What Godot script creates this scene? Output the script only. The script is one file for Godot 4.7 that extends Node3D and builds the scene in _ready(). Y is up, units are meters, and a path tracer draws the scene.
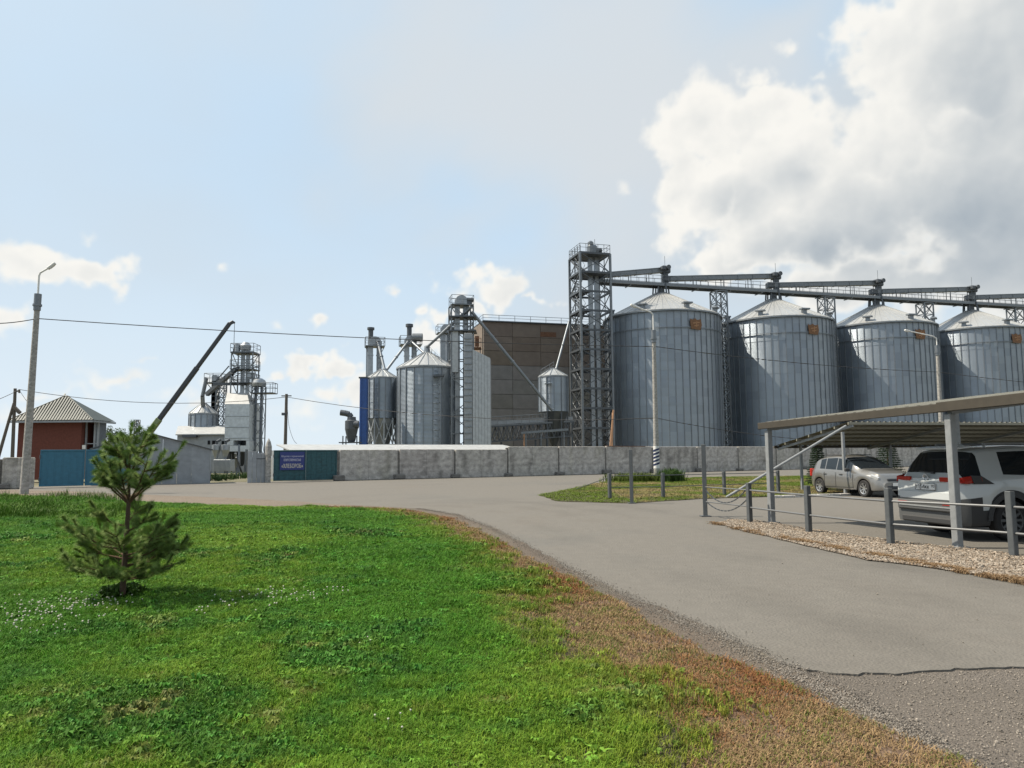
extends Node3D
# ---------------------------------------------------------------- camera model: turns a pixel of the photograph into a direction
const F := 750.0
const EYE := Vector3(0, 1.6, 0)
const EXPO := 1.5
var cam_basis := Basis(Vector3.RIGHT, deg_to_rad(5.48)) * Basis(Vector3.BACK, -0.0078)
var rng := RandomNumberGenerator.new()
var used := {}
var M := {}

func ray(px: float, py: float) -> Vector3:
	return cam_basis * Vector3((px - 512.0) / F, (384.0 - py) / F, -1.0)
func gp(px: float, py: float, y := 0.0) -> Vector3:      # where that line of sight meets the ground
	var r := ray(px, py)
	return EYE + r * ((y - EYE.y) / r.y)
func pt(px: float, py: float, d: float) -> Vector3:      # the point of that line of sight at d metres into the scene
	var r := ray(px, py)
	return EYE + r * (d / -r.z)
func X(px: float, d: float) -> float:
	return pt(px, 430.0, d).x
func Y(px: float, py: float, d: float) -> float:
	return pt(px, py, d).y
func rf(a: float, b: float) -> float:
	return rng.randf_range(a, b)

# ---------------------------------------------------------------- mesh builder
class MB:
	var v := PackedVector3Array()
	var n := PackedVector3Array()
	var c := PackedColorArray()
	var u := PackedVector2Array()
	var col := Color(1, 1, 1)
	func vert(p: Vector3, nn: Vector3, uv := Vector2.ZERO) -> void:
		v.append(p); n.append(nn); c.append(col); u.append(uv)
	func trin(a: Vector3, b: Vector3, d: Vector3, na: Vector3, nb: Vector3, nd: Vector3, ua := Vector2.ZERO, ub := Vector2.ZERO, ud := Vector2.ZERO) -> void:
		vert(a, na, ua); vert(d, nd, ud); vert(b, nb, ub)
	func tri(a: Vector3, b: Vector3, d: Vector3) -> void:
		var nn := (b - a).cross(d - a)
		if nn.length_squared() < 1e-16: return
		nn = nn.normalized()
		trin(a, b, d, nn, nn, nn)
	func quad(a: Vector3, b: Vector3, d: Vector3, e: Vector3) -> void:
		tri(a, b, d); tri(a, d, e)
	func quadn(a: Vector3, b: Vector3, d: Vector3, e: Vector3, na: Vector3, nb: Vector3, nd: Vector3, ne: Vector3) -> void:
		trin(a, b, d, na, nb, nd); trin(a, d, e, na, nd, ne)
	func box(o: Vector3, s: Vector3, bs := Basis.IDENTITY, bev := 0.0) -> void:
		var h := s * 0.5
		var ax := [bs.x, bs.y, bs.z]
		var hh := [h.x, h.y, h.z]
		var b: float = min(bev, min(h.x, min(h.y, h.z)) * 0.45)
		for i in 3:
			var j := (i + 1) % 3
			var k := (i + 2) % 3
			for sg in [-1.0, 1.0]:
				var ce: Vector3 = o + ax[i] * hh[i] * sg
				var e1: Vector3 = ax[j] * (hh[j] - b)
				var e2: Vector3 = ax[k] * (hh[k] - b)
				if sg > 0: quad(ce - e1 - e2, ce + e1 - e2, ce + e1 + e2, ce - e1 + e2)
				else: quad(ce - e1 - e2, ce - e1 + e2, ce + e1 + e2, ce + e1 - e2)
		if b <= 0.0: return
		for i in 3:
			var j := (i + 1) % 3
			var k := (i + 2) % 3
			for sj in [-1.0, 1.0]:
				for sk in [-1.0, 1.0]:
					var l: Vector3 = ax[i] * (hh[i] - b)
					var p: Vector3 = o + ax[j] * hh[j] * sj + ax[k] * (hh[k] - b) * sk
					var q: Vector3 = o + ax[j] * (hh[j] - b) * sj + ax[k] * hh[k] * sk
					if sj * sk > 0: quad(p - l, p + l, q + l, q - l)
					else: quad(p - l, q - l, q + l, p + l)
		for sx in [-1.0, 1.0]:
			for sy in [-1.0, 1.0]:
				for sz in [-1.0, 1.0]:
					var p: Vector3 = o + ax[0] * hh[0] * sx + ax[1] * (hh[1] - b) * sy + ax[2] * (hh[2] - b) * sz
					var q: Vector3 = o + ax[0] * (hh[0] - b) * sx + ax[1] * hh[1] * sy + ax[2] * (hh[2] - b) * sz
					var r: Vector3 = o + ax[0] * (hh[0] - b) * sx + ax[1] * (hh[1] - b) * sy + ax[2] * hh[2] * sz
					if sx * sy * sz > 0: tri(p, q, r)
					else: tri(p, r, q)
	func beam(a: Vector3, b: Vector3, w: float, h: float, up := Vector3.UP, bev := 0.0) -> void:
		var z := b - a
		var l := z.length()
		if l < 1e-5: return
		z /= l
		if abs(z.dot(up)) > 0.98: up = Vector3.RIGHT
		var x := up.cross(z).normalized()
		var y := z.cross(x)
		box((a + b) * 0.5, Vector3(w, h, l), Basis(x, y, z), bev)
	func tube(a: Vector3, b: Vector3, r0: float, r1 := -1.0, sides := 8, caps := true) -> void:
		if r1 < 0.0: r1 = r0
		var z := (b - a)
		if z.length() < 1e-5: return
		z = z.normalized()
		var up := Vector3.UP if abs(z.y) < 0.9 else Vector3.RIGHT
		var x := up.cross(z).normalized()
		var y := z.cross(x)
		for i in sides:
			var t0 := TAU * i / sides
			var t1 := TAU * (i + 1) / sides
			var d0 := x * cos(t0) + y * sin(t0)
			var d1 := x * cos(t1) + y * sin(t1)
			if r1 > 1e-4:
				quadn(a + d0 * r0, a + d1 * r0, b + d1 * r1, b + d0 * r1, d0, d1, d1, d0)
			else:
				trin(a + d0 * r0, a + d1 * r0, b, d0, d1, (d0 + d1).normalized())
			if caps:
				tri(a, a + d1 * r0, a + d0 * r0)
				if r1 > 1e-4: tri(b, b + d0 * r1, b + d1 * r1)
	func path(ps: Array, r: float, sides := 5) -> void:
		for i in ps.size() - 1: tube(ps[i], ps[i + 1], r, r, sides, false)
	func lathe(o: Vector3, prof: Array, sides := 24, smooth := true, bs := Basis.IDENTITY) -> void:   # prof: Vector2(radius, height) from the bottom up
		for k in prof.size() - 1:
			var p: Vector2 = prof[k]
			var q: Vector2 = prof[k + 1]
			var sl := Vector2(q.y - p.y, p.x - q.x)
			if sl.length() < 1e-7: continue
			sl = sl.normalized()
			for i in sides:
				var t0 := TAU * i / sides
				var t1 := TAU * (i + 1) / sides
				var d0 := Vector3(cos(t0), 0, -sin(t0))
				var d1 := Vector3(cos(t1), 0, -sin(t1))
				var n0 := bs * (d0 * sl.x + Vector3.UP * sl.y)
				var n1 := bs * (d1 * sl.x + Vector3.UP * sl.y)
				if not smooth:
					n0 = (n0 + n1).normalized(); n1 = n0
				var a := o + bs * (d0 * p.x + Vector3.UP * p.y)
				var b := o + bs * (d1 * p.x + Vector3.UP * p.y)
				var e := o + bs * (d1 * q.x + Vector3.UP * q.y)
				var f := o + bs * (d0 * q.x + Vector3.UP * q.y)
				if p.x > 1e-5: trin(a, b, e, n0, n1, n1)
				if q.x > 1e-5: trin(a, e, f, n0, n1, n0)
	func poly(ps: Array) -> void:                          # flat convex polygon
		for i in range(1, ps.size() - 1): tri(ps[0], ps[i], ps[i + 1])
	func slab(ps: Array, th: Vector3) -> void:              # convex polygon ps (anticlockwise from its outside), thickened to the back by th
		poly(ps)
		var bk := []
		for p in ps: bk.append(p + th)
		bk.reverse()
		poly(bk)
		for i in ps.size():
			var a: Vector3 = ps[i]
			var b: Vector3 = ps[(i + 1) % ps.size()]
			quad(b, a, a + th, b + th)
	func mesh(off := Vector3.ZERO) -> ArrayMesh:
		var am := ArrayMesh.new()
		if v.is_empty(): return am
		var w := v
		if off != Vector3.ZERO:
			w = PackedVector3Array()
			w.resize(v.size())
			for i in v.size(): w[i] = v[i] - off
		var ar := []
		ar.resize(Mesh.ARRAY_MAX)
		ar[Mesh.ARRAY_VERTEX] = w
		ar[Mesh.ARRAY_NORMAL] = n
		ar[Mesh.ARRAY_COLOR] = c
		ar[Mesh.ARRAY_TEX_UV] = u
		am.add_surface_from_arrays(Mesh.PRIMITIVE_TRIANGLES, ar)
		return am

# ---------------------------------------------------------------- naming and parenting
func numbered(called: String) -> String:
	if not used.has(called):
		used[called] = 0
		return called
	used[called] += 1
	return "%s_%03d" % [called, used[called]]
func base_of(o: Node) -> Vector3:
	var p := Vector3.ZERO
	while o != null and o != self:
		p += o.position
		o = o.get_parent()
	return p
func thing(called: String, label: String, category: String, at := Vector3.ZERO, group := "") -> Node3D:
	var o := Node3D.new()
	o.name = numbered(called)
	add_child(o)
	o.position = at
	tag(o, label, category, group)
	return o
func tag(o: Node, label: String, category: String, group := "", kind := "") -> void:
	if label: o.set_meta("label", label)
	if category: o.set_meta("category", category)
	if group: o.set_meta("group", group)
	if kind: o.set_meta("kind", kind)
func part(parent: Node, called: String, mb: MB, m: Material, label := "") -> MeshInstance3D:
	var o := MeshInstance3D.new()
	o.name = called if parent != self else numbered(called)
	o.mesh = mb.mesh(base_of(parent))
	o.material_override = m
	parent.add_child(o, true)
	if label: o.set_meta("label", label)
	return o
func share(parent: Node, called: String, mesh: Mesh, m: Material, tr: Transform3D) -> MeshInstance3D:
	var o := MeshInstance3D.new()
	o.name = called
	o.mesh = mesh
	o.material_override = m
	o.transform = tr
	parent.add_child(o, true)
	return o
func structure(called: String, mb: MB, m: Material) -> MeshInstance3D:
	var o := part(self, called, mb, m)
	o.set_meta("kind", "structure")
	return o
func dup(o: Node3D, at: Vector3, label: String) -> Node3D:
	var c: Node3D = o.duplicate()
	c.name = numbered(String(o.name))
	add_child(c)
	c.position = at
	c.set_meta("label", label)
	return c
func multi(called: String, mesh: Mesh, m: Material, buf: PackedFloat32Array, label: String, category: String, parent: Node = self) -> MultiMeshInstance3D:
	var mm := MultiMesh.new()
	mm.transform_format = MultiMesh.TRANSFORM_3D
	mm.use_colors = true
	mm.mesh = mesh
	mm.instance_count = buf.size() / 16
	mm.buffer = buf
	var o := MultiMeshInstance3D.new()
	o.name = numbered(called) if parent == self else called
	o.multimesh = mm
	o.material_override = m
	parent.add_child(o, true)
	if parent == self: tag(o, label, category, "", "stuff")
	else: o.set_meta("kind", "stuff")
	return o
func put(buf: PackedFloat32Array, b: Basis, p: Vector3, c: Color) -> void:
	buf.append_array(PackedFloat32Array([b.x.x, b.y.x, b.z.x, p.x, b.x.y, b.y.y, b.z.y, p.y, b.x.z, b.y.z, b.z.z, p.z, c.r, c.g, c.b, 1.0]))

# ---------------------------------------------------------------- textures and materials (colours are real-world linear base colours)
func fbm(freq: float, oct: int, sd: int, kind := FastNoiseLite.TYPE_SIMPLEX_SMOOTH) -> FastNoiseLite:
	var f := FastNoiseLite.new()
	f.noise_type = kind
	f.frequency = freq
	f.fractal_octaves = oct
	f.fractal_type = FastNoiseLite.FRACTAL_FBM if oct > 1 else FastNoiseLite.FRACTAL_NONE
	f.seed = sd
	return f
# grey texture: layers of [frequency, octaves, weight], values spread over lo..hi (sRGB)
func grain(size: int, layers: Array, lo: float, hi: float, sd := 1, speck := 0.0) -> ImageTexture:
	var sum := PackedFloat32Array()
	sum.resize(size * size)
	var k := 0
	for l in layers:
		var im := fbm(l[0], l[1], sd + k).get_seamless_image(size, size)
		im.convert(Image.FORMAT_L8)
		var by := im.get_data()
		var w: float = l[2] / 255.0
		for i in by.size(): sum[i] += by[i] * w
		k += 1
	var out := PackedByteArray()
	out.resize(size * size)
	var r := RandomNumberGenerator.new()
	r.seed = sd
	for i in out.size():
		var q := sum[i]
		if speck > 0.0: q += (r.randf() - 0.5) * speck
		out[i] = int(clampf(lo + (hi - lo) * q, 0.0, 1.0) * 255.0)
	var im2 := Image.create_from_data(size, size, false, Image.FORMAT_L8, out)
	im2.generate_mipmaps()
	return ImageTexture.create_from_image(im2)
func bump(size: int, freq: float, oct: int, strength: float, sd := 5) -> ImageTexture:
	var im := fbm(freq, oct, sd).get_seamless_image(size, size)
	im.convert(Image.FORMAT_RGBA8)
	im.bump_map_to_normal_map(strength)
	return ImageTexture.create_from_image(im)
# waves across v (u_waves false) or across u, as a normal map
func waves(trapezoid: bool, along_u: bool, strength: float) -> ImageTexture:
	var s := 64
	var im := Image.create(s, s, false, Image.FORMAT_RGBA8)
	for y in s:
		for x in s:
			var t := (x if along_u else y) / float(s)
			var sl := cos(TAU * t)
			if trapezoid: sl = 1.0 if (t > 0.1 and t < 0.2) else (-1.0 if (t > 0.5 and t < 0.6) else 0.0)
			var nn := Vector3(sl * strength if along_u else 0.0, 0.0 if along_u else sl * strength, 1.0).normalized()
			im.set_pixel(x, y, Color(nn.x * 0.5 + 0.5, nn.y * 0.5 + 0.5, nn.z * 0.5 + 0.5))
	return ImageTexture.create_from_image(im)
func lin(r: float, g: float, b: float) -> Color:
	return Color(r, g, b).linear_to_srgb()
func mat(c: Color, rough := 0.8, metal := 0.0, tex: Texture2D = null, scale := 0.5, nrm: Texture2D = null, ns := 1.0) -> StandardMaterial3D:
	var m := StandardMaterial3D.new()
	m.albedo_color = c.linear_to_srgb()
	m.roughness = rough
	m.metallic = metal
	m.vertex_color_use_as_albedo = true
	if tex != null:
		m.albedo_texture = tex
		m.uv1_triplanar = true
		m.uv1_world_triplanar = true
		m.uv1_scale = Vector3.ONE * scale
	if nrm != null:
		m.normal_enabled = true
		m.normal_texture = nrm
		m.normal_scale = ns
	return m
func leaf_mat(c: Color, back: Color, rough := 0.6) -> StandardMaterial3D:
	var m := mat(c, rough)
	m.cull_mode = BaseMaterial3D.CULL_DISABLED
	m.backlight_enabled = true
	m.backlight = back.linear_to_srgb()
	return m

func _ready() -> void:
	rng.seed = 20240
	# ---- camera
	var cam := Camera3D.new()
	cam.name = "camera"
	cam.fov = rad_to_deg(2.0 * atan(384.0 / F))
	cam.near = 0.05
	cam.far = 6000.0
	add_child(cam)
	cam.transform = Transform3D(cam_basis, EYE)
	# ---- sky, exposure
	var env := Environment.new()
	env.background_mode = Environment.BG_SKY
	var sk := Sky.new()
	var psm := PanoramaSkyMaterial.new()
	psm.panorama = ImageTexture.create_from_image(sky_image())
	sk.sky_material = psm
	env.sky = sk
	env.background_energy_multiplier = 1.0 / EXPO
	env.tonemap_mode = Environment.TONE_MAPPER_LINEAR
	env.tonemap_exposure = EXPO
	env.sdfgi_enabled = true
	env.ssao_enabled = true
	env.ssil_enabled = true
	var we := WorldEnvironment.new()
	we.environment = env
	add_child(we)
	# ---- sun: from the left and a little ahead, so that shadows fall to the right
	var sun := DirectionalLight3D.new()
	sun.name = "sun"
	sun.light_energy = 1.6
	sun.light_color = Color(1.0, 0.95, 0.87)
	sun.light_angular_distance = 0.6
	sun.shadow_enabled = true
	add_child(sun)
	var el := deg_to_rad(53.0)
	var az := deg_to_rad(5.0)
	sun.basis = Basis.looking_at(Vector3(cos(el) * cos(az), -sin(el), cos(el) * sin(az)), Vector3.UP)
	materials()
	print("sky ", Time.get_ticks_msec())
	setting()
	print("setting ", Time.get_ticks_msec())
	walls_and_gates()
	left_side()
	print("left ", Time.get_ticks_msec())
	middle_works()
	big_silos()
	print("silos ", Time.get_ticks_msec())
	poles_and_wires()
	railings()
	carports()
	cars()
	trees()
	print("trees ", Time.get_ticks_msec())
	ground_cover()
	print("done ", Time.get_ticks_msec())

# ---------------------------------------------------------------- sky: air, a thin veil and cumulus, by direction
var cl_big: FastNoiseLite
var cl_small: FastNoiseLite
var cl_cover: FastNoiseLite
var cl_wisp: FastNoiseLite
var cl_warp: FastNoiseLite
func az_el(px: float, py: float) -> Vector2:
	var r := ray(px, py).normalized()
	return Vector2(rad_to_deg(atan2(r.x, -r.z)), rad_to_deg(asin(r.y)))
func sstep(a: float, b: float, x: float) -> float:
	var t := clampf((x - a) / (b - a), 0.0, 1.0)
	return t * t * (3.0 - 2.0 * t)
func sky_color(az: float, el: float, clouds: Array, greys: Array) -> Vector3:
	var ra := deg_to_rad(az)
	var re := deg_to_rad(el)
	var d := Vector3(sin(ra) * cos(re), sin(re), -cos(ra) * cos(re))
	# clear air, whiter towards the horizon and towards the sun
	var t := clampf(el / 60.0, 0.0, 1.0)
	var c := Vector3(0.885, 0.935, 0.968).lerp(Vector3(0.725, 0.838, 0.942), pow(sstep(0.0, 0.42, t), 0.8))
	c = c.lerp(Vector3(0.50, 0.66, 0.86), sstep(0.45, 1.3, t))
	var cs := d.dot(Vector3(-0.6, 0.8, -0.05).normalized())
	c = c.lerp(Vector3(0.90, 0.95, 0.99), 0.95 * pow(clampf(cs * 0.5 + 0.5, 0.0, 1.0), 4.0))
	# veil of thin high cloud
	var p := d * 57.3
	var w := cl_wisp.get_noise_3dv(p * Vector3(1.0, 1.6, 1.0))
	var away := clampf((cs - 0.1) * -0.9 + 0.62, 0.0, 1.0)
	var va := clampf(sstep(-0.45, 0.5, w + away * 0.6 - 0.05), 0.0, 1.0) * 0.9 * sstep(2.0, 18.0, el)
	c = c.lerp(Vector3(0.815, 0.842, 0.862), va * clampf(away * 1.5, 0.25, 1.0))
	var vb := 1.0 - Vector2((az - 5.0) / 28.0, (el - 28.0) / 21.0).length()
	var stk := cl_wisp.get_noise_3dv(Vector3(p.x * 0.9 + p.y * 1.2, p.y * 3.2 - p.x * 2.2, p.z))
	c = c.lerp(Vector3(0.86, 0.878, 0.892), 0.74 * sstep(-0.05, 0.8, vb + 0.35 * w + 0.3 * stk))
	if el < 0.2: return c
	var n1 := cl_big.get_noise_3dv(p)
	var n2 := cl_small.get_noise_3dv(p)
	var s := -1.0
	var soft := 0.38
	var wx := cl_warp.get_noise_3dv(p)
	var wy := cl_warp.get_noise_3dv(p + Vector3(70, 30, 10))
	for b in clouds:
		var wk: float = 2.6 if b[5] > 0.5 else minf(b[2], 2.2) * 1.25
		var dx: float = (az + wx * wk - b[0]) / b[2]
		if dx > 1.7 or dx < -1.7: continue
		var dy: float = (el + wy * wk * 0.75 - b[1]) / b[3]
		if dy < 0.0: dy *= 1.25
		var q: float = (1.0 - sqrt(dx * dx + dy * dy)) * b[4]
		var k: float = b[5]
		q += n1 * (0.5 if k > 0.5 else 0.1) + n2 * (0.35 if k > 0.5 else 0.75)
		if b[6] < 1.0 and q > 0.0: q *= b[6]
		if q > s:
			s = q
			soft = 0.38 if k > 0.5 else 0.62
	# fair-weather clouds beyond the frame, of the same kind
	if absf(az) > 38.0 or el > 36.0:
		var edge := maxf(sstep(38.0, 50.0, absf(az)), sstep(36.0, 46.0, el))
		var g := cl_cover.get_noise_3dv(p) * 1.7 - 0.28 + n1 * 0.4 + n2 * 0.2
		s = max(s, g * edge + (edge - 1.0))
	if s <= -0.02: return c
	var a := sstep(-0.02, soft, s)
	var off := Vector3(-0.9, 1.1, -0.1)
	var e := n1 - cl_big.get_noise_3dv(p + off) + 0.7 * (n2 - cl_small.get_noise_3dv(p + off * 0.45))
	var gr := 0.0
	for b in greys:
		var dx: float = (az - b[0]) / b[2]
		var dy: float = (el - b[1]) / b[3]
		gr = max(gr, (1.0 - sqrt(dx * dx + dy * dy)) * b[4])
	if absf(az) > 38.0: gr = max(gr, 0.45 * sstep(38.0, 48.0, absf(az)))
	gr = clampf(gr * 1.35 + n1 * 0.22 * sstep(0.0, 0.3, gr), 0.0, 1.0) * sstep(0.1, 0.75, s)
	var lit := clampf(1.0 - 0.74 * gr + e * 0.22 - 0.16 * sstep(0.25, 1.2, s), 0.0, 1.0)
	var cc := Vector3(0.665, 0.705, 0.74).lerp(Vector3(0.985, 0.975, 0.95), lit)
	return c.lerp(cc, a * 0.95)
func sky_block(w: int, h: int, x0: int, x1: int, y0: int, y1: int, clouds: Array, greys: Array) -> Image:
	var out := PackedFloat32Array()
	out.resize((x1 - x0) * (y1 - y0) * 3)
	var i := 0
	for y in range(y0, y1):
		var el := 90.0 - (y + 0.5) / h * 180.0
		var row := []
		for b in clouds:
			if absf(el - b[1]) < b[3] * 1.7 + 1.6: row.append(b)
		for x in range(x0, x1):
			var c := sky_color((x + 0.5) / w * 360.0 - 180.0, el, row, greys)
			var l := Color(c.x, c.y, c.z).srgb_to_linear()
			out[i] = l.r; out[i + 1] = l.g; out[i + 2] = l.b
			i += 3
	return Image.create_from_data(x1 - x0, y1 - y0, false, Image.FORMAT_RGBF, out.to_byte_array())
func sky_image() -> Image:
	cl_big = fbm(0.085, 5, 11)
	cl_small = fbm(0.30, 5, 23)
	cl_cover = fbm(0.022, 3, 5)
	cl_wisp = fbm(0.035, 4, 31)
	cl_warp = fbm(0.27, 7, 71)
	var clouds := []
	# pixel of the photograph, radii in pixels, density, big or small kind, opacity
	for b in [[708, 128, 62, 62, 1.0, 1, 1], [765, 118, 60, 46, 1.0, 1, 1], [695, 200, 58, 62, 1.1, 1, 1], [770, 195, 95, 80, 1.3, 1, 1],
			[885, 150, 90, 62, 1.2, 1, 1], [915, 40, 62, 80, 1.1, 1, 1], [975, 70, 100, 100, 1.4, 1, 1], [990, 190, 140, 120, 1.5, 1, 1],
			[880, 205, 130, 85, 1.5, 1, 1], [805, 240, 120, 52, 1.2, 1, 1], [735, 262, 50, 26, 0.9, 1, 1], [930, 275, 170, 45, 1.2, 1, 1],
			[1060, 250, 170, 100, 1.5, 1, 1], [1040, -10, 130, 80, 1.4, 1, 1],
			[790, 48, 15, 11, 0.8, 0, 1], [818, 74, 16, 9, 0.6, 0, 0.8], [627, 190, 10, 8, 0.7, 0, 0.6], [745, 84, 20, 14, 0.8, 0, 1],
			[28, 273, 66, 24, 1.0, 0, 1], [92, 268, 48, 21, 1.0, 0, 1], [92, 238, 12, 6, 0.7, 0, 0.6], [8, 326, 26, 20, 0.9, 0, 0.9], [50, 395, 40, 14, 0.8, 0, 0.5],
			[125, 385, 45, 16, 0.9, 0, 0.7], [155, 358, 20, 8, 0.8, 0, 0.5], [30, 430, 60, 16, 0.8, 0, 0.5], [300, 368, 34, 12, 1.0, 0, 1], [340, 366, 30, 14, 1.0, 0, 1], [325, 322, 15, 9, 0.9, 0, 1],
			[392, 290, 11, 10, 0.9, 0, 1], [425, 308, 11, 8, 0.9, 0, 0.9], [498, 290, 54, 24, 1.1, 0, 1], [455, 312, 26, 14, 1.0, 0, 1], [530, 304, 26, 11, 0.9, 0, 1],
			[222, 271, 12, 7, 0.8, 0, 0.6], [278, 329, 11, 6, 0.8, 0, 0.5], [345, 395, 40, 20, 0.9, 0, 0.8], [432, 340, 22, 26, 0.9, 0, 0.9], [240, 385, 40, 18, 0.9, 0, 0.7], [300, 420, 70, 16, 0.8, 0, 0.4], [195, 408, 40, 14, 0.9, 0, 0.5]]:
		var c := az_el(b[0], b[1])
		clouds.append([c.x, c.y, b[2] * 0.072, b[3] * 0.072, b[4], b[5], b[6]])
	var greys := []
	for b in [[985, 235, 210, 110, 1.0], [850, 250, 150, 50, 0.9], [985, 110, 80, 110, 0.62], [735, 205, 55, 34, 0.42], [800, 175, 60, 30, 0.3], [1120, 120, 140, 200, 0.9]]:
		var c := az_el(b[0], b[1])
		greys.append([c.x, c.y, b[2] * 0.072, b[3] * 0.072, b[4]])
	var top := sky_block(1024, 512, 0, 1024, 0, 258, clouds, greys)
	var im := Image.create(1024, 512, false, Image.FORMAT_RGBF)
	im.fill(Color(0.35, 0.37, 0.33))
	im.blit_rect(top, Rect2i(0, 0, 1024, 258), Vector2i.ZERO)
	im.resize(4096, 2048, Image.INTERPOLATE_BILINEAR)
	var x0 := int(4096 * (180.0 - 42.0) / 360.0)
	var x1 := int(4096 * (180.0 + 42.0) / 360.0)
	var y0 := int(2048 * (90.0 - 39.0) / 180.0)
	var fine := sky_block(4096, 2048, x0, x1, y0, 1028, clouds, greys)
	im.blit_rect(fine, Rect2i(0, 0, x1 - x0, 1028 - y0), Vector2i(x0, y0))
	# straight ahead (-z) lies at the picture's left edge
	var turned := Image.create(4096, 2048, false, Image.FORMAT_RGBF)
	turned.blit_rect(im, Rect2i(2048, 0, 2048, 2048), Vector2i.ZERO)
	turned.blit_rect(im, Rect2i(0, 0, 2048, 2048), Vector2i(2048, 0))
	return turned

# ---------------------------------------------------------------- materials
func materials() -> void:
	var g_fine := grain(1024, [[0.3, 2, 0.5], [0.1, 2, 0.12], [0.012, 4, 0.2]], 0.74, 1.04, 3, 0.3)
	var g_soft := grain(512, [[0.012, 5, 0.7], [0.09, 3, 0.35]], 0.84, 1.02, 7)
	var g_coarse := grain(1024, [[0.12, 2, 0.6], [0.03, 3, 0.3], [0.3, 1, 0.35]], 0.35, 1.05, 9, 0.35)
	var g_conc := grain(1024, [[0.006, 5, 0.7], [0.03, 4, 0.4], [0.15, 2, 0.12]], 0.5, 1.05, 13, 0.06)
	var n_fine := bump(512, 0.16, 3, 3.0, 4)
	var n_coarse := bump(512, 0.09, 3, 6.0, 8)
	var n_conc := bump(512, 0.03, 5, 5.0, 6)
	M.asphalt = mat(Color(0.170, 0.160, 0.142), 0.93, 0, g_fine, 0.31, n_fine, 0.5)
	M.worn = mat(Color(0.185, 0.163, 0.141), 0.95, 0, g_coarse, 0.9, n_coarse, 1.0)
	M.soil = mat(Color(0.085, 0.075, 0.035), 1.0, 0, g_coarse, 0.6, n_coarse, 1.0)
	M.dry_soil = mat(Color(0.21, 0.135, 0.085), 1.0, 0, g_coarse, 0.8, n_coarse, 1.0)
	M.sand = mat(Color(0.26, 0.212, 0.165), 1.0, 0, g_coarse, 0.35, n_coarse, 0.8)
	M.earth = mat(Color(0.16, 0.15, 0.09), 1.0, 0, g_soft, 0.05)
	M.concrete = mat(Color(0.56, 0.535, 0.50), 0.95, 0, g_conc, 0.34, n_conc, 0.8)
	M.conc_dark = mat(Color(0.22, 0.21, 0.195), 0.95, 0, g_conc, 0.5, n_conc, 0.8)
	M.pole = mat(Color(0.42, 0.41, 0.385), 0.9, 0, g_conc, 0.8, n_conc, 0.4)
	M.kerb = mat(Color(0.62, 0.6, 0.56), 0.9, 0, g_conc, 0.8)
	M.blue_gate = mat(Color(0.028, 0.145, 0.225), 0.55, 0.0, g_soft, 0.6)
	M.teal_gate = mat(Color(0.022, 0.105, 0.125), 0.6, 0.0, g_conc, 0.7)
	M.grey_sheet = mat(Color(0.31, 0.335, 0.36), 0.5, 0.3, g_soft, 0.35)
	M.pale_sheet = mat(Color(0.43, 0.46, 0.485), 0.5, 0.2, g_soft, 0.3)
	M.white_roof = mat(Color(0.42, 0.435, 0.44), 0.5, 0.1, g_soft, 0.2)
	M.red_wall = mat(Color(0.145, 0.045, 0.032), 0.9, 0, g_soft, 0.7)
	M.roof_tin = mat(Color(0.062, 0.078, 0.074), 0.6, 0.0, g_soft, 0.4)
	M.dark = mat(Color(0.02, 0.024, 0.03), 0.4)
	M.glass = mat(Color(0.012, 0.016, 0.02), 0.05)
	M.steel = mat(Color(0.20, 0.22, 0.24), 0.45, 0.65, g_soft, 0.5)
	M.dark_steel = mat(Color(0.098, 0.11, 0.125), 0.5, 0.5, g_soft, 0.5)
	M.galv = mat(Color(0.272, 0.316, 0.368), 0.42, 0.72)
	M.galv.normal_enabled = true
	M.galv.normal_texture = waves(false, false, 0.42)
	M.galv_flat = mat(Color(0.36, 0.39, 0.42), 0.42, 0.75, g_soft, 0.3)
	M.galv_rib = mat(Color(0.235, 0.262, 0.292), 0.5, 0.6, g_soft, 0.4)
	M.silo_roof = mat(Color(0.47, 0.485, 0.49), 0.4, 0.35, g_soft, 0.3)
	M.plaque = mat(Color(0.23, 0.11, 0.045), 0.6, 0, g_conc, 1.2)
	M.crane_green = mat(Color(0.19, 0.25, 0.11), 0.5, 0.0, g_soft, 0.5)
	M.slate_steel = mat(Color(0.15, 0.175, 0.21), 0.45, 0.4, g_soft, 0.4)
	M.rail_grey = mat(Color(0.17, 0.178, 0.185), 0.5, 0.3, g_soft, 1.0)
	M.dryer_white = mat(Color(0.56, 0.61, 0.65), 0.5, 0.1, g_soft, 0.3)
	M.tin_seam = mat(Color(0.105, 0.125, 0.12), 0.6, 0.0, g_soft, 0.4)
	M.blue_steel = mat(Color(0.03, 0.09, 0.30), 0.45, 0.1, g_soft, 0.4)
	M.brown_wall = mat(Color(0.185, 0.152, 0.128), 0.9, 0, g_soft, 0.12)
	M.grey_wall = mat(Color(0.235, 0.225, 0.217), 0.9, 0, g_soft, 0.12)
	M.rust = mat(Color(0.19, 0.095, 0.055), 0.9, 0, g_conc, 0.5)
	M.wood = mat(Color(0.42, 0.235, 0.13), 0.8, 0, g_soft, 0.8)
	M.old_wood = mat(Color(0.12, 0.105, 0.09), 0.9, 0, g_soft, 0.8)
	M.cable = mat(Color(0.03, 0.03, 0.032), 0.6)
	M.post_grey = mat(Color(0.105, 0.115, 0.122), 0.45, 0.25, g_soft, 1.2)
	M.port_grey = mat(Color(0.26, 0.275, 0.285), 0.45, 0.15, g_soft, 1.0)
	M.tan = mat(Color(0.052, 0.044, 0.032), 0.6, 0.1, g_soft, 0.7)
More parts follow.
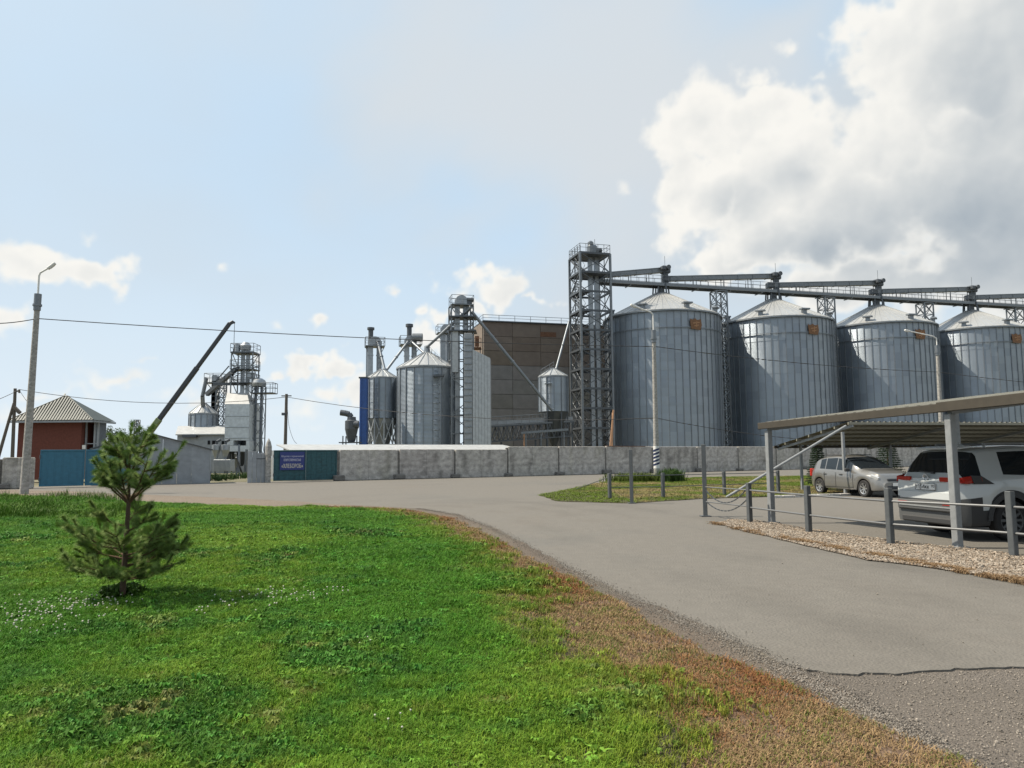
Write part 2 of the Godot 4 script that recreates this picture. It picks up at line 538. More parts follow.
	M.port_sheet = mat(Color(0.26, 0.25, 0.20), 0.5, 0.3, g_soft, 0.5)
	M.white_paint = mat(Color(0.76, 0.76, 0.74), 0.6, 0, g_soft, 0.8)
	M.navy = mat(Color(0.012, 0.022, 0.075), 0.5)
	M.sign_blue = mat(Color(0.022, 0.04, 0.19), 0.5, 0, g_soft, 1.0)
	M.letter = mat(Color(0.5, 0.5, 0.6), 0.6)
	M.letter_gold = mat(Color(0.62, 0.58, 0.45), 0.6)
	M.crane = mat(Color(0.05, 0.055, 0.065), 0.45, 0.2, g_soft, 0.5)
	M.bark = mat(Color(0.115, 0.075, 0.048), 0.95, 0, g_coarse, 2.0)
	M.bark_orange = mat(Color(0.16, 0.095, 0.05), 0.95, 0, g_coarse, 2.0)
	M.needle = leaf_mat(Color(0.16, 0.24, 0.07), Color(0.10, 0.16, 0.03))
	M.spruce = leaf_mat(Color(0.03, 0.052, 0.03), Color(0.01, 0.02, 0.006))
	M.leaf = leaf_mat(Color(0.07, 0.105, 0.035), Color(0.05, 0.08, 0.01))
	M.grass = leaf_mat(Color(1, 1, 1), Color(0.065, 0.15, 0.014), 0.6)
	M.straw = leaf_mat(Color(1, 1, 1), Color(0.04, 0.025, 0.01), 0.8)
	M.petal = leaf_mat(Color(0.5, 0.49, 0.45), Color(0.2, 0.2, 0.18), 0.8)
	for k in ["grass", "straw", "needle", "leaf", "spruce"]: M[k].metallic_specular = 0.22
	M.stone = mat(Color(1, 1, 1), 0.9)
	M.tyre = mat(Color(0.018, 0.018, 0.019), 0.85)
	M.rim = mat(Color(0.55, 0.56, 0.57), 0.3, 0.8)
	M.plastic = mat(Color(0.03, 0.031, 0.033), 0.6)
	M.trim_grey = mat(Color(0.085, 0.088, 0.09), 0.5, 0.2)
	M.car_white = mat(Color(0.45, 0.485, 0.50), 0.28)
	M.car_white.clearcoat_enabled = true
	M.car_white.clearcoat = 1.0
	M.car_white.clearcoat_roughness = 0.06
	M.car_silver = mat(Color(0.21, 0.208, 0.20), 0.3, 0.5)
	M.car_silver.clearcoat_enabled = true
	M.car_silver.clearcoat = 1.0
	M.car_silver.clearcoat_roughness = 0.06
	M.red_lamp = mat(Color(0.34, 0.02, 0.012), 0.12)
	M.clear_lamp = mat(Color(0.62, 0.64, 0.66), 0.1, 0.5)
	M.plate = mat(Color(0.72, 0.72, 0.70), 0.5)
	M.ink = mat(Color(0.015, 0.015, 0.015), 0.6)

# ---------------------------------------------------------------- the setting
# a flat sheet over polygon pg (x, z), in cells, with colours from noise and an optional rim that reaches down
func sheet(pg: PackedVector2Array, y: float, cell: float, tint: Callable, rim := 0.0, wob := 0.0) -> MB:
	var mb := MB.new()
	var lo := pg[0]
	var hi := pg[0]
	for p in pg:
		lo = lo.min(p); hi = hi.max(p)
	var wn := fbm(0.5, 2, 77)
	var nx := int(ceil((hi.x - lo.x) / cell))
	var nz := int(ceil((hi.y - lo.y) / cell))
	var emit := func(q: Vector2) -> void:
		mb.col = tint.call(q)
		mb.vert(Vector3(q.x, y + wob * wn.get_noise_2dv(q), q.y), Vector3.UP, q)
	var ins := []
	for j in nz + 1:
		var r := PackedByteArray()
		r.resize(nx + 1)
		for i in nx + 1:
			r[i] = 1 if Geometry2D.is_point_in_polygon(lo + Vector2(i, j) * cell, pg) else 0
		ins.append(r)
	var edge_cells := {}
	for k in pg.size():
		var a := pg[k]
		var b := pg[(k + 1) % pg.size()]
		var st := int(ceil(a.distance_to(b) / (cell * 0.3))) + 1
		for s in st + 1:
			var q := (a.lerp(b, s / float(st)) - lo) / cell
			edge_cells[Vector2i(int(floor(q.x)), int(floor(q.y)))] = true
	for j in nz:
		for i in nx:
			var q0 := lo + Vector2(i, j) * cell
			var q1 := q0 + Vector2(cell, 0)
			var q2 := q0 + Vector2(cell, cell)
			var q3 := q0 + Vector2(0, cell)
			var s: int = ins[j][i] + ins[j][i + 1] + ins[j + 1][i] + ins[j + 1][i + 1]
			if s == 4 and not edge_cells.has(Vector2i(i, j)):
				for q in [q0, q1, q2, q0, q2, q3]: emit.call(q)
			elif s > 0 or edge_cells.has(Vector2i(i, j)):
				for pc in Geometry2D.intersect_polygons(pg, PackedVector2Array([q0, q1, q2, q3])):
					var ix := Geometry2D.triangulate_polygon(pc)
					for k in range(0, ix.size(), 3):
						var a: Vector2 = pc[ix[k]]
						var b: Vector2 = pc[ix[k + 1]]
						var d: Vector2 = pc[ix[k + 2]]
						if (b - a).cross(d - a) < 0.0:
							var sw := b
							b = d; d = sw
						for q in [a, b, d]: emit.call(q)
	if rim > 0.0:
		for k in pg.size():
			var a := pg[k]
			var b := pg[(k + 1) % pg.size()]
			mb.col = tint.call(a)
			mb.quad(Vector3(a.x, y, a.y), Vector3(b.x, y, b.y), Vector3(b.x, y - rim, b.y), Vector3(a.x, y - rim, a.y))
	return mb
func flat(ps: Array) -> PackedVector2Array:
	var o := PackedVector2Array()
	for p in ps:
		if p is Vector3: o.append(Vector2(p.x, p.z))
		else: o.append(p)
	return o
# the same outline with more points, pushed about a little so that no edge is ruler-straight
func rough(pg: PackedVector2Array, step: float, amp: float, sd: int) -> PackedVector2Array:
	var o := PackedVector2Array()
	var nn := fbm(0.9, 3, sd)
	for k in pg.size():
		var a := pg[k]
		var b := pg[(k + 1) % pg.size()]
		var m := int(clampf(ceil(a.distance_to(b) / step), 1, 160))
		for s in m:
			var q := a.lerp(b, s / float(m))
			o.append(q + Vector2(nn.get_noise_2dv(q), nn.get_noise_2dv(q + Vector2(91, 17))) * amp)
	return o
var lawn_pg: PackedVector2Array
var verge_pg: PackedVector2Array
var island_pg: PackedVector2Array
var gravel_pg: PackedVector2Array
var worn_pg: PackedVector2Array
var shoulder_pg: PackedVector2Array
func setting() -> void:
	var n_lo := fbm(0.09, 4, 41)
	var n_md := fbm(0.6, 4, 42)
	var gr := MB.new()
	gr.quad(Vector3(-2500, -0.25, 2500), Vector3(2500, -0.25, 2500), Vector3(2500, -0.25, -2500), Vector3(-2500, -0.25, -2500))
	structure("ground", gr, M.earth)
	# asphalt: one wide apron, its old bare part in front lies 3 cm lower
	var road_dir := Vector2(0.62, -0.78)
	var road_edge := flat([gp(420, 508.5), gp(459, 515), gp(500, 531), gp(556, 561), gp(619, 592), gp(673, 616), gp(716, 633), gp(790, 668), gp(905, 728), gp(975, 768), Vector2(3.4, 0.0)])
	var tint_road := func(q: Vector2) -> Color:
		var along := q.dot(road_dir)
		var across := q.dot(Vector2(-road_dir.y, road_dir.x))
		var e := edge_distance(q, road_edge) if q.y > -32.0 and q.x > -6.0 and q.x < 14.0 else 9.0
		var wob := 0.5 * n_lo.get_noise_2dv(q * 0.7)
		var tr := 0.0
		for lane in [1.3, 2.9, 4.3, 5.9]: tr += exp(-pow((e + wob - lane) / 0.33, 2.0))
		var fade := clampf((32.0 + q.y) / 8.0, 0.0, 1.0)
		var dust := sstep(-0.1, 0.4, n_md.get_noise_2d(along * 0.25, across * 0.9))
		var k := 1.0 + 0.15 * dust - 0.115 * tr * fade + 0.17 * n_lo.get_noise_2dv(q) + 0.09 * n_lo.get_noise_2d(along * 0.6, across * 4.0) + 0.04 * n_md.get_noise_2dv(q)
		var warm := 0.04 * n_lo.get_noise_2d(q.x * 0.7 + 50.0, q.y * 0.7)
		return Color(k * (1.0 + warm), k, k * (1.0 - warm))
	worn_pg = rough(flat([gp(700, 655), gp(780, 664), gp(830, 674), gp(856, 674), gp(900, 672.5), gp(940, 669), gp(985, 668), gp(1024, 665), gp(1100, 662), Vector2(14, -6), Vector2(14, 6), Vector2(1.5, 6), Vector2(1.2, -3.5)]), 0.07, 0.09, 3)
	for i in worn_pg.size(): worn_pg[i] += Vector2(rf(-0.02, 0.02), rf(-0.028, 0.028))
	var apron := PackedVector2Array([Vector2(-75, 4), Vector2(-75, -40), Vector2(-40, -38), Vector2(50, -91), Vector2(75, -91), Vector2(75, 4)])
	var joined := apron
	var best := 0.0
	for pc in Geometry2D.clip_polygons(apron, worn_pg):
		var ar := 0.0
		for i in pc.size(): ar += pc[i].cross(pc[(i + 1) % pc.size()])
		if absf(ar) > best:
			best = absf(ar); joined = pc
	structure("road", sheet(joined, 0.0, 0.4, tint_road, 0.02), M.asphalt)
	var tint_old := func(q: Vector2) -> Color:
		var k := 1.0 + 0.22 * n_lo.get_noise_2dv(q * 3.0) + 0.2 * n_md.get_noise_2dv(q)
		return Color(k, k * 0.99, k * 0.97)
	structure("old_road_surface", sheet(PackedVector2Array([Vector2(-1, 3.5), Vector2(-1, -10), Vector2(15, -10), Vector2(15, 3.5)]), -0.015, 0.4, tint_old), M.worn)
	var tint_mix := func(q: Vector2) -> Color:
		var k := 1.0 + 0.35 * n_md.get_noise_2dv(q) + 0.25 * n_lo.get_noise_2dv(q * 4.0)
		return Color(k, k, k)
	# loose grit along the road's edge, dry verge, lawn, each a little higher than the one before
	shoulder_pg = rough(flat([gp(388, 507), gp(420, 508.5), gp(459, 515), gp(500, 531), gp(556, 561), gp(619, 592), gp(673, 616), gp(716, 633), gp(790, 668), gp(845, 695), gp(905, 728), gp(975, 768), Vector2(2.2, -2.0), Vector2(1.0, -2.0), gp(690, 690), gp(560, 610), gp(480, 550), gp(400, 514)]), 0.4, 0.12, 5)
	var tint_warm := func(q: Vector2) -> Color:
		var k := 1.0 + 0.3 * n_md.get_noise_2dv(q) + 0.25 * n_lo.get_noise_2dv(q * 4.0)
		return Color(k, k * 0.9, k * 0.8)
	structure("grit_shoulder", sheet(shoulder_pg, 0.006, 0.3, tint_warm), M.worn)
	verge_pg = rough(flat([gp(300, 507), gp(360, 507.5), gp(400, 509.5), gp(452, 519), gp(490, 537), gp(519, 553), gp(584, 586), gp(642, 618), gp(712, 655), gp(794, 690), gp(869, 723), gp(958, 768), Vector2(2.3, -2.5), Vector2(-0.5, -2.0), gp(640, 740), gp(520, 640), gp(470, 560), gp(420, 522), gp(380, 513)]), 0.4, 0.14, 9)
	structure("dry_verge", sheet(verge_pg, 0.014, 0.3, tint_mix, 0.0, 0.006), M.dry_soil)
	var sand_pg := rough(flat([gp(-300, 486), gp(-60, 489), gp(60, 491), gp(160, 495.5), gp(230, 498), gp(300, 502), gp(345, 505), gp(400, 508), gp(400, 514), gp(300, 511), gp(190, 508), gp(0, 500), gp(-300, 496)]), 0.8, 0.2, 4)
	structure("sandy_roadside", sheet(sand_pg, 0.01, 0.5, tint_mix), M.sand)
	lawn_pg = rough(flat([gp(-330, 492), gp(0, 497.5), gp(110, 502), gp(190, 505.5), gp(300, 508.5), gp(384, 510.5), gp(410, 515), gp(436, 523), gp(478, 545), gp(512, 568), gp(526, 597), gp(574, 648), gp(640, 692), gp(668, 730), gp(690, 768), Vector2(0.5, -2), Vector2(0.2, 3), Vector2(-40, 3)]), 0.5, 0.12, 12)
	structure("lawn_ground", sheet(lawn_pg, 0.03, 0.4, tint_mix, 0.03, 0.02), M.soil)
	# grass island beyond the road, its kerb, and the gravel strip under the railing
	island_pg = rough(flat([gp(540, 495.5), gp(556, 501.5), gp(629, 503.5), gp(703, 499), gp(780, 496.5), gp(830, 494.5), gp(900, 490), gp(980, 482), gp(900, 474), gp(780, 476.5), gp(700, 477.5), gp(644, 479.5), gp(609, 481), gp(570, 489)]), 0.5, 0.15, 14)
	var tint_isl := func(q: Vector2) -> Color:
		var k := 1.0 + 0.3 * n_md.get_noise_2dv(q)
		return Color(k * 1.9, k * 1.75, k * 1.6)
	structure("island_ground", sheet(island_pg, 0.016, 0.5, tint_isl, 0.016, 0.008), M.soil)
	gravel_pg = rough(flat([gp(716, 524), gp(775, 539), gp(869, 560.5), gp(944, 570), gp(1024, 584), gp(1110, 600), gp(1110, 573), gp(1024, 556), gp(887, 541), gp(812, 530), gp(756, 521), gp(730, 520)]), 0.3, 0.08, 19)
	structure("gravel_strip", sheet(gravel_pg, 0.012, 0.25, tint_mix), M.sand)

# ---------------------------------------------------------------- helpers for things far off, given by their outline in the photograph and their distance
func pb(mb: MB, x0: float, y0: float, x1: float, y1: float, d: float, th: float, bev := 0.0) -> void:    # box; y1 < 0: down to the ground
	var a := pt(x0, absf(y1) if y1 > 0 else 440.0, d)
	var b := pt(x1, y0, d)
	var lo := a.y if y1 > 0 else 0.0
	mb.box(Vector3((a.x + b.x) * 0.5, (lo + b.y) * 0.5, -d - th * 0.5), Vector3(b.x - a.x, b.y - lo, th), Basis.IDENTITY, bev)
func rail(mb: MB, ps: Array, h: float, r := 0.03, step := 1.3) -> void:
	for i in ps.size() - 1:
		var a: Vector3 = ps[i]
		var b: Vector3 = ps[i + 1]
		var k := int(max(1, round(a.distance_to(b) / step)))
		for j in k + 1:
			var p := a.lerp(b, j / float(k))
			mb.tube(p, p + Vector3.UP * h, r, r, 4, false)
		mb.tube(a + Vector3.UP * h, b + Vector3.UP * h, r, r, 4, false)
		mb.tube(a + Vector3.UP * h * 0.55, b + Vector3.UP * h * 0.55, r * 0.8, r * 0.8, 4, false)
# one braced mast: four legs, rings and diagonals. o: middle of its foot, u/w: its two sides
func lattice(legs: MB, braces: MB, o: Vector3, u: Vector3, w: Vector3, h: float, bay: float, leg: float, thin: float, cross := false) -> void:
	var cs := [o - u - w, o + u - w, o + u + w, o - u + w]
	for p in cs: legs.beam(p, p + Vector3.UP * h, leg, leg, u.normalized())
	var nb := int(round(h / bay))
	for k in nb:
		var y0 := Vector3.UP * (h * k / nb)
		var y1 := Vector3.UP * (h * (k + 1) / nb)
		for i in 4:
			var a: Vector3 = cs[i]
			var b: Vector3 = cs[(i + 1) % 4]
			braces.beam(a + y1, b + y1, thin * 1.3, thin * 1.3)
			if (k + i) % 2 == 0 or cross: braces.beam(a + y0, b + y1, thin, thin)
			if (k + i) % 2 == 1 or cross: braces.beam(b + y0, a + y1, thin, thin)
func ladder(mb: MB, a: Vector3, h: float, u: Vector3, wd := 0.45, step := 0.6) -> void:
	mb.beam(a - u * wd * 0.5, a - u * wd * 0.5 + Vector3.UP * h, 0.05, 0.05)
	mb.beam(a + u * wd * 0.5, a + u * wd * 0.5 + Vector3.UP * h, 0.05, 0.05)
	for k in int(h / step):
		var y := Vector3.UP * (k + 0.5) * step
		mb.beam(a - u * wd * 0.5 + y, a + u * wd * 0.5 + y, 0.035, 0.035)
# twin-trunk bucket elevator: two casings, hood with a round top, service platform with handrail
func elevator(called: String, label: String, at: Vector3, h: float, gap: float, wd: float, u: Vector3, plat: float, grp := "", with_motor := true) -> Node3D:
	var w := Vector3(-u.z, 0, u.x)
	var t := thing(called, label, "elevator", at, grp)
	for s in [-1.0, 1.0]:
		var mb := MB.new()
		var p: Vector3 = at + u * gap * 0.5 * s
		mb.beam(p, p + Vector3.UP * (h - wd), wd, wd * 0.8, w, 0.02)
		var k := 1.8
		while k < h - wd:
			mb.beam(p + Vector3.UP * k, p + Vector3.UP * (k + 0.1), wd + 0.1, wd * 0.8 + 0.1, w)
			k += 2.4
		part(t, "casing", mb, M.galv_flat)
	var hd := MB.new()
	var c := at + Vector3.UP * (h - wd)
	var ra := gap * 0.42 + wd * 0.45
	for s in 8:
		var t0 := PI * s / 8.0
		var t1 := PI * (s + 1) / 8.0
		var p0 := c + u * ra * cos(t0) + Vector3.UP * ra * 0.75 * sin(t0)
		var p1 := c + u * ra * cos(t1) + Vector3.UP * ra * 0.75 * sin(t1)
		var q := w * wd * 0.5
		hd.quad(p0 - q, p1 - q, p1 + q, p0 + q)
		hd.tri(c + q, p0 + q, p1 + q)
		hd.tri(c - q, p1 - q, p0 - q)
	hd.box(c - Vector3.UP * 0.25, Vector3(ra * 2.0, 0.5, wd), Basis(u, Vector3.UP, w), 0.02)
	part(t, "head", hd, M.galv_flat)
	var pl := MB.new()
	var py := c - Vector3.UP * 0.7
	pl.box(py, Vector3(plat, 0.1, plat * 0.8), Basis(u, Vector3.UP, w))
	for s in [-1.0, 1.0]: pl.beam(py + u * plat * 0.5 * s, at + u * gap * 0.5 * s + Vector3.UP * (h - wd - 1.9), 0.08, 0.08)
	part(t, "platform", pl, M.steel)
	var rl := MB.new()
	var a := u * plat * 0.5
	var b := w * plat * 0.4
	rail(rl, [py - a - b, py + a - b, py + a + b, py - a + b, py - a - b], 1.05, 0.03)
	part(t, "handrail", rl, M.steel)
	if with_motor:
		var mo := MB.new()
		var q := c + u * (ra + 0.25) + w * 0.1
		mo.tube(q - u * 0.3, q + u * 0.45, 0.26, 0.26, 10)
		mo.box(q - Vector3.UP * 0.35, Vector3(0.5, 0.3, 0.5), Basis(u, Vector3.UP, w))
		part(t, "motor", mo, M.dark_steel)
	var ld := MB.new()
	ladder(ld, at + w * (wd * 0.5 + 0.12) + u * gap * 0.5, h - wd - 0.8, u)
	part(t, "ladder", ld, M.steel)
	return t
func spout(called: String, label: String, a: Vector3, b: Vector3, r: float) -> Node3D:
	var t := thing(called, label, "pipe", b, "grain spouts of the middle works")
	var mb := MB.new()
	mb.tube(a, b, r, r, 10)
	part(t, "pipe", mb, M.galv_rib)
	var fl := MB.new()
	var k := int(max(2, a.distance_to(b) / 3.0))
	var dn := (b - a).normalized()
	for i in k + 1:
		var p := a.lerp(b, i / float(k))
		fl.tube(p - dn * 0.05, p + dn * 0.05, r * 1.35, r * 1.35, 10)
	part(t, "flanges", fl, M.galv_rib)
	return t

# ---------------------------------------------------------------- concrete wall and gates
const WALL_A := Vector3(-11.9, 0, -52.0)
const WALL_D := Vector3(0.846, 0, -0.533)
func wall_at(px: float) -> Vector3:
	var r := ray(px, 470.0)
	var q := Vector2(r.x, r.z)
	var d := Vector2(WALL_D.x, WALL_D.z)
	var a := Vector2(WALL_A.x, WALL_A.z)
	var s := a.cross(d) / q.cross(d)
	return Vector3(q.x * s, 0, q.y * s)
func wall_panels(t: Node3D, joints: Array, heights: Array) -> void:
	var wash := fbm(0.55, 4, 88)
	var nrm := Vector3(-WALL_D.z, 0, WALL_D.x) * -1.0
	if nrm.z < 0: nrm = -nrm
	for i in joints.size() - 1:
		var a: Vector3 = joints[i]
		var b: Vector3 = joints[i + 1]
		var h: float = heights[i]
		var u := (b - a).normalized()
		var mb := MB.new()
		var k := rf(0.86, 1.12)
		mb.col = Color(k, k * rf(0.98, 1.01), k * rf(0.95, 1.0))
		var off := nrm * rf(-0.03, 0.03)
		var l := a.distance_to(b) - 0.16
		mb.box((a + b) * 0.5 + Vector3.UP * h * 0.5 + off, Vector3(l, h, 0.18), Basis(u, Vector3.UP, -u.cross(Vector3.UP)).orthonormalized(), 0.025)
		# two raised ribs and a top band, cast with the panel
		for x in [-0.5, 0.0, 0.5]:
			mb.box((a + b) * 0.5 + u * l * x * 0.97 + Vector3.UP * h * 0.5 + off + nrm * 0.1, Vector3(0.10, h - 0.08, 0.05), Basis(u, Vector3.UP, -u.cross(Vector3.UP)), 0.02)
		var kc := mb.col
		var nx := 12
		var ny := 6
		var o2 := (a + b) * 0.5 + off + nrm * 0.0935 - u * (l * 0.5 - 0.03) + Vector3.UP * 0.03
		var tint := func(ci: int, j: int) -> Color:
			var q := o2 + u * (l - 0.06) * ci / nx + Vector3.UP * (h - 0.06) * j / ny
			var w1 := wash.get_noise_3dv(q)
			var w2 := wash.get_noise_3dv(q * Vector3(3.0, 0.5, 3.0) + Vector3(50, 0, 0))
			var f := 1.0 + 0.55 * sstep(0.0, 0.35, w1) - 0.45 * sstep(0.05, 0.4, w2)
			return Color(kc.r * f, kc.g * f, kc.b * f)
		for gi in nx:
			for j in ny:
				var cs := [[gi, j], [gi + 1, j], [gi + 1, j + 1], [gi, j], [gi + 1, j + 1], [gi, j + 1]]
				for c in [cs[0], cs[2], cs[1], cs[3], cs[5], cs[4]]:
					mb.col = tint.call(c[0], c[1])
					mb.vert(o2 + u * (l - 0.06) * c[0] / nx + Vector3.UP * (h - 0.06) * c[1] / ny, nrm)
		mb.col = kc
		part(t, "panel", mb, M.concrete)
		var ps := MB.new()
		ps.box(a + Vector3.UP * (h * 0.5 - 0.05) - nrm * 0.02, Vector3(0.2, h - 0.1, 0.16), Basis(u, Vector3.UP, -u.cross(Vector3.UP)), 0.02)
		part(t, "post", ps, M.conc_dark)
		var ft := MB.new()
		var fs := rf(0.3, 0.5)
		ft.box(a + Vector3.UP * fs * 0.4 + nrm * 0.2, Vector3(rf(0.5, 0.9), fs * 0.8, 0.5), Basis(u, Vector3.UP, -u.cross(Vector3.UP)), 0.06)
		part(t, "footing", ft, M.conc_dark)
func gate(called: String, label: String, px0: float, px1: float, h: float, m: Material, grp: String) -> Node3D:
	var a := wall_at(px0)
	var b := wall_at(px1)
	var u := (b - a).normalized()
	var w := Vector3(u.z, 0, -u.x) * -1.0
	if w.z < 0: w = -w
	var bs := Basis(u, Vector3.UP, u.cross(Vector3.UP))
	var t := thing(called, label, "gate", (a + b) * 0.5, grp)
	var l := a.distance_to(b)
	for s in 2:
		var lf := MB.new()
		var c: Vector3 = a.lerp(b, 0.25 + 0.5 * s) + Vector3.UP * (h * 0.5 + 0.06)
		var lw := l * 0.5 - 0.05
		lf.box(c, Vector3(lw, h - 0.06, 0.03), bs)
		var leaf := part(t, "gate_leaf", lf, m)
		var fr := MB.new()
		for y in [-0.5, 0.5]: fr.box(c + Vector3.UP * (h - 0.12) * y + w * 0.035, Vector3(lw, 0.07, 0.05), bs, 0.01)
		for x in [-0.5, 0.5]: fr.box(c + u * (lw - 0.07) * x + w * 0.035, Vector3(0.06, h - 0.2, 0.05), bs, 0.01)
		part(leaf, "frame", fr, m)
		# shallow pressed ribs
		var rb := MB.new()
		var k := int(lw / 0.32)
		for i in range(1, k): rb.box(c + u * (lw * (i / float(k) - 0.5)) + w * 0.02, Vector3(0.05, h - 0.24, 0.02), bs)
		part(leaf, "pressed_ribs", rb, m)
		var e := -0.5 if s == 0 else 0.5
		for y in [-0.3, 0.3]:
			var hg := MB.new()
			hg.tube(c + u * (lw * e) + Vector3.UP * (h * y - 0.1) + w * 0.05, c + u * (lw * e) + Vector3.UP * (h * y + 0.1) + w * 0.05, 0.04, 0.04, 8)
			part(leaf, "hinge", hg, M.dark_steel)
	return t
func walls_and_gates() -> void:
	var js := []
	for px in [338, 398, 454, 507, 558, 605, 652, 697, 738, 776]: js.append(wall_at(px))
	var st: float = 4.05
	for k in 12: js.append(js[js.size() - 1] + WALL_D.normalized() * st)
	var hs := []
	for i in js.size() - 1: hs.append((2.12 if i < 3 else 2.36) + rf(-0.03, 0.03))
	var t := thing("concrete_wall", "long weathered grey concrete panel wall in front of the silos", "wall", js[0])
	wall_panels(t, js, hs)
	var st2 := MB.new()
	var ra := wall_at(607)
	var rb := wall_at(645)
	st2.beam(ra + Vector3(0, 2.37, 0.0), rb + Vector3(0, 2.37, 0.0), 0.22, 0.06)
	part(t, "coping_strip", st2, M.rust, "rusty metal strip lying on the wall's top")
	var jl := []
	for px in [-260, -190, -120, -55, 1, 36]: jl.append(wall_at(px))
	var t2 := thing("concrete_wall", "low pale concrete wall beside the plain blue gate", "wall", jl[3])
	wall_panels(t2, jl, [1.75, 1.75, 1.76, 1.72, 1.74])
	gate("metal_gate", "plain bright blue sheet metal gate below the red house", 39, 128, 2.12, M.blue_gate, "")
	var g := gate("metal_gate", "dark teal sheet metal gate that carries the blue sign", 273, 337, 2.06, M.teal_gate, "")
	# sign board with lettering
	var a := wall_at(279.3)
	var b := wall_at(304)
	var u := (b - a).normalized()
	var w := Vector3(u.z, 0, -u.x)
	if w.z < 0: w = -w
	var c := (a + b) * 0.5 + w * 0.085
	var d := -c.z
	var y1 := Y(290, 451.8, d)
	var y0 := Y(290, 470.0, d)
	var bs := Basis(u, Vector3.UP, w)
	var s := thing("name_board", "dark blue name board with pale lettering on the teal gate", "sign", Vector3(c.x, y0, c.z))
	var mb := MB.new()
	mb.box(Vector3(c.x, (y0 + y1) * 0.5, c.z), Vector3(a.distance_to(b), y1 - y0, 0.02), bs, 0.004)
	part(s, "board", mb, M.sign_blue)
	var f := SystemFont.new()
	f.font_names = PackedStringArray(["Droid Sans"])
	var L := a.distance_to(b)
	var rows := [["Общество с ограниченной", 0.70, 0.11, 0.90, M.letter], ["ответственностью", 0.52, 0.11, 0.70, M.letter], ["", 0.38, 0.1, 0.44, M.letter], ["«ХЛЕБОРОБ»", 0.13, 0.19, 0.86, M.letter_gold]]
	for r in rows:
		if r[0] == "":
			continue
		var tm := TextMesh.new()
		tm.font = f
		tm.text = r[0]
		tm.font_size = 64
		tm.pixel_size = 0.01
		tm.depth = 0.01
		var sz := tm.get_aabb().size
		var o := MeshInstance3D.new()
		o.name = "lettering"
		o.mesh = tm
		o.material_override = r[4]
		var sx: float = L * r[3] / max(sz.x, 0.01)
		var sy: float = (y1 - y0) * r[2] * 1.2 / max(sz.y, 0.01)
		var p := Vector3(c.x, y0 + (y1 - y0) * (r[1] + r[2] * 0.5), c.z) + w * 0.014
		o.transform = Transform3D(Basis(u * sx, Vector3.UP * sy, w), p - s.position)
		s.add_child(o, true)
	# pointed concrete post beside the gate
	var pp := wall_at(267.5) + w * 0.15
	var dd := -pp.z
	var pw := 0.30
	var ph := Y(267, 446.5, dd)
	var tip := Y(267, 438.0, dd)
	var pth := thing("pointed_gatepost", "tall pale concrete gatepost with a pointed tip", "gatepost", Vector3(pp.x, 0, pp.z))
	var sh := MB.new()
	sh.lathe(pp, [Vector2(pw * 0.62, 0), Vector2(pw * 0.62, ph * 0.72), Vector2(pw * 0.72, ph * 0.76), Vector2(pw * 0.72, ph)], 8, false)
	part(pth, "shaft", sh, M.pole)
	var tp := MB.new()
	tp.lathe(pp + Vector3.UP * ph, [Vector2(pw * 0.72, 0), Vector2(pw * 0.45, (tip - ph) * 0.55), Vector2(0.0, tip - ph)], 8, false)
	part(pth, "tip", tp, M.pole)

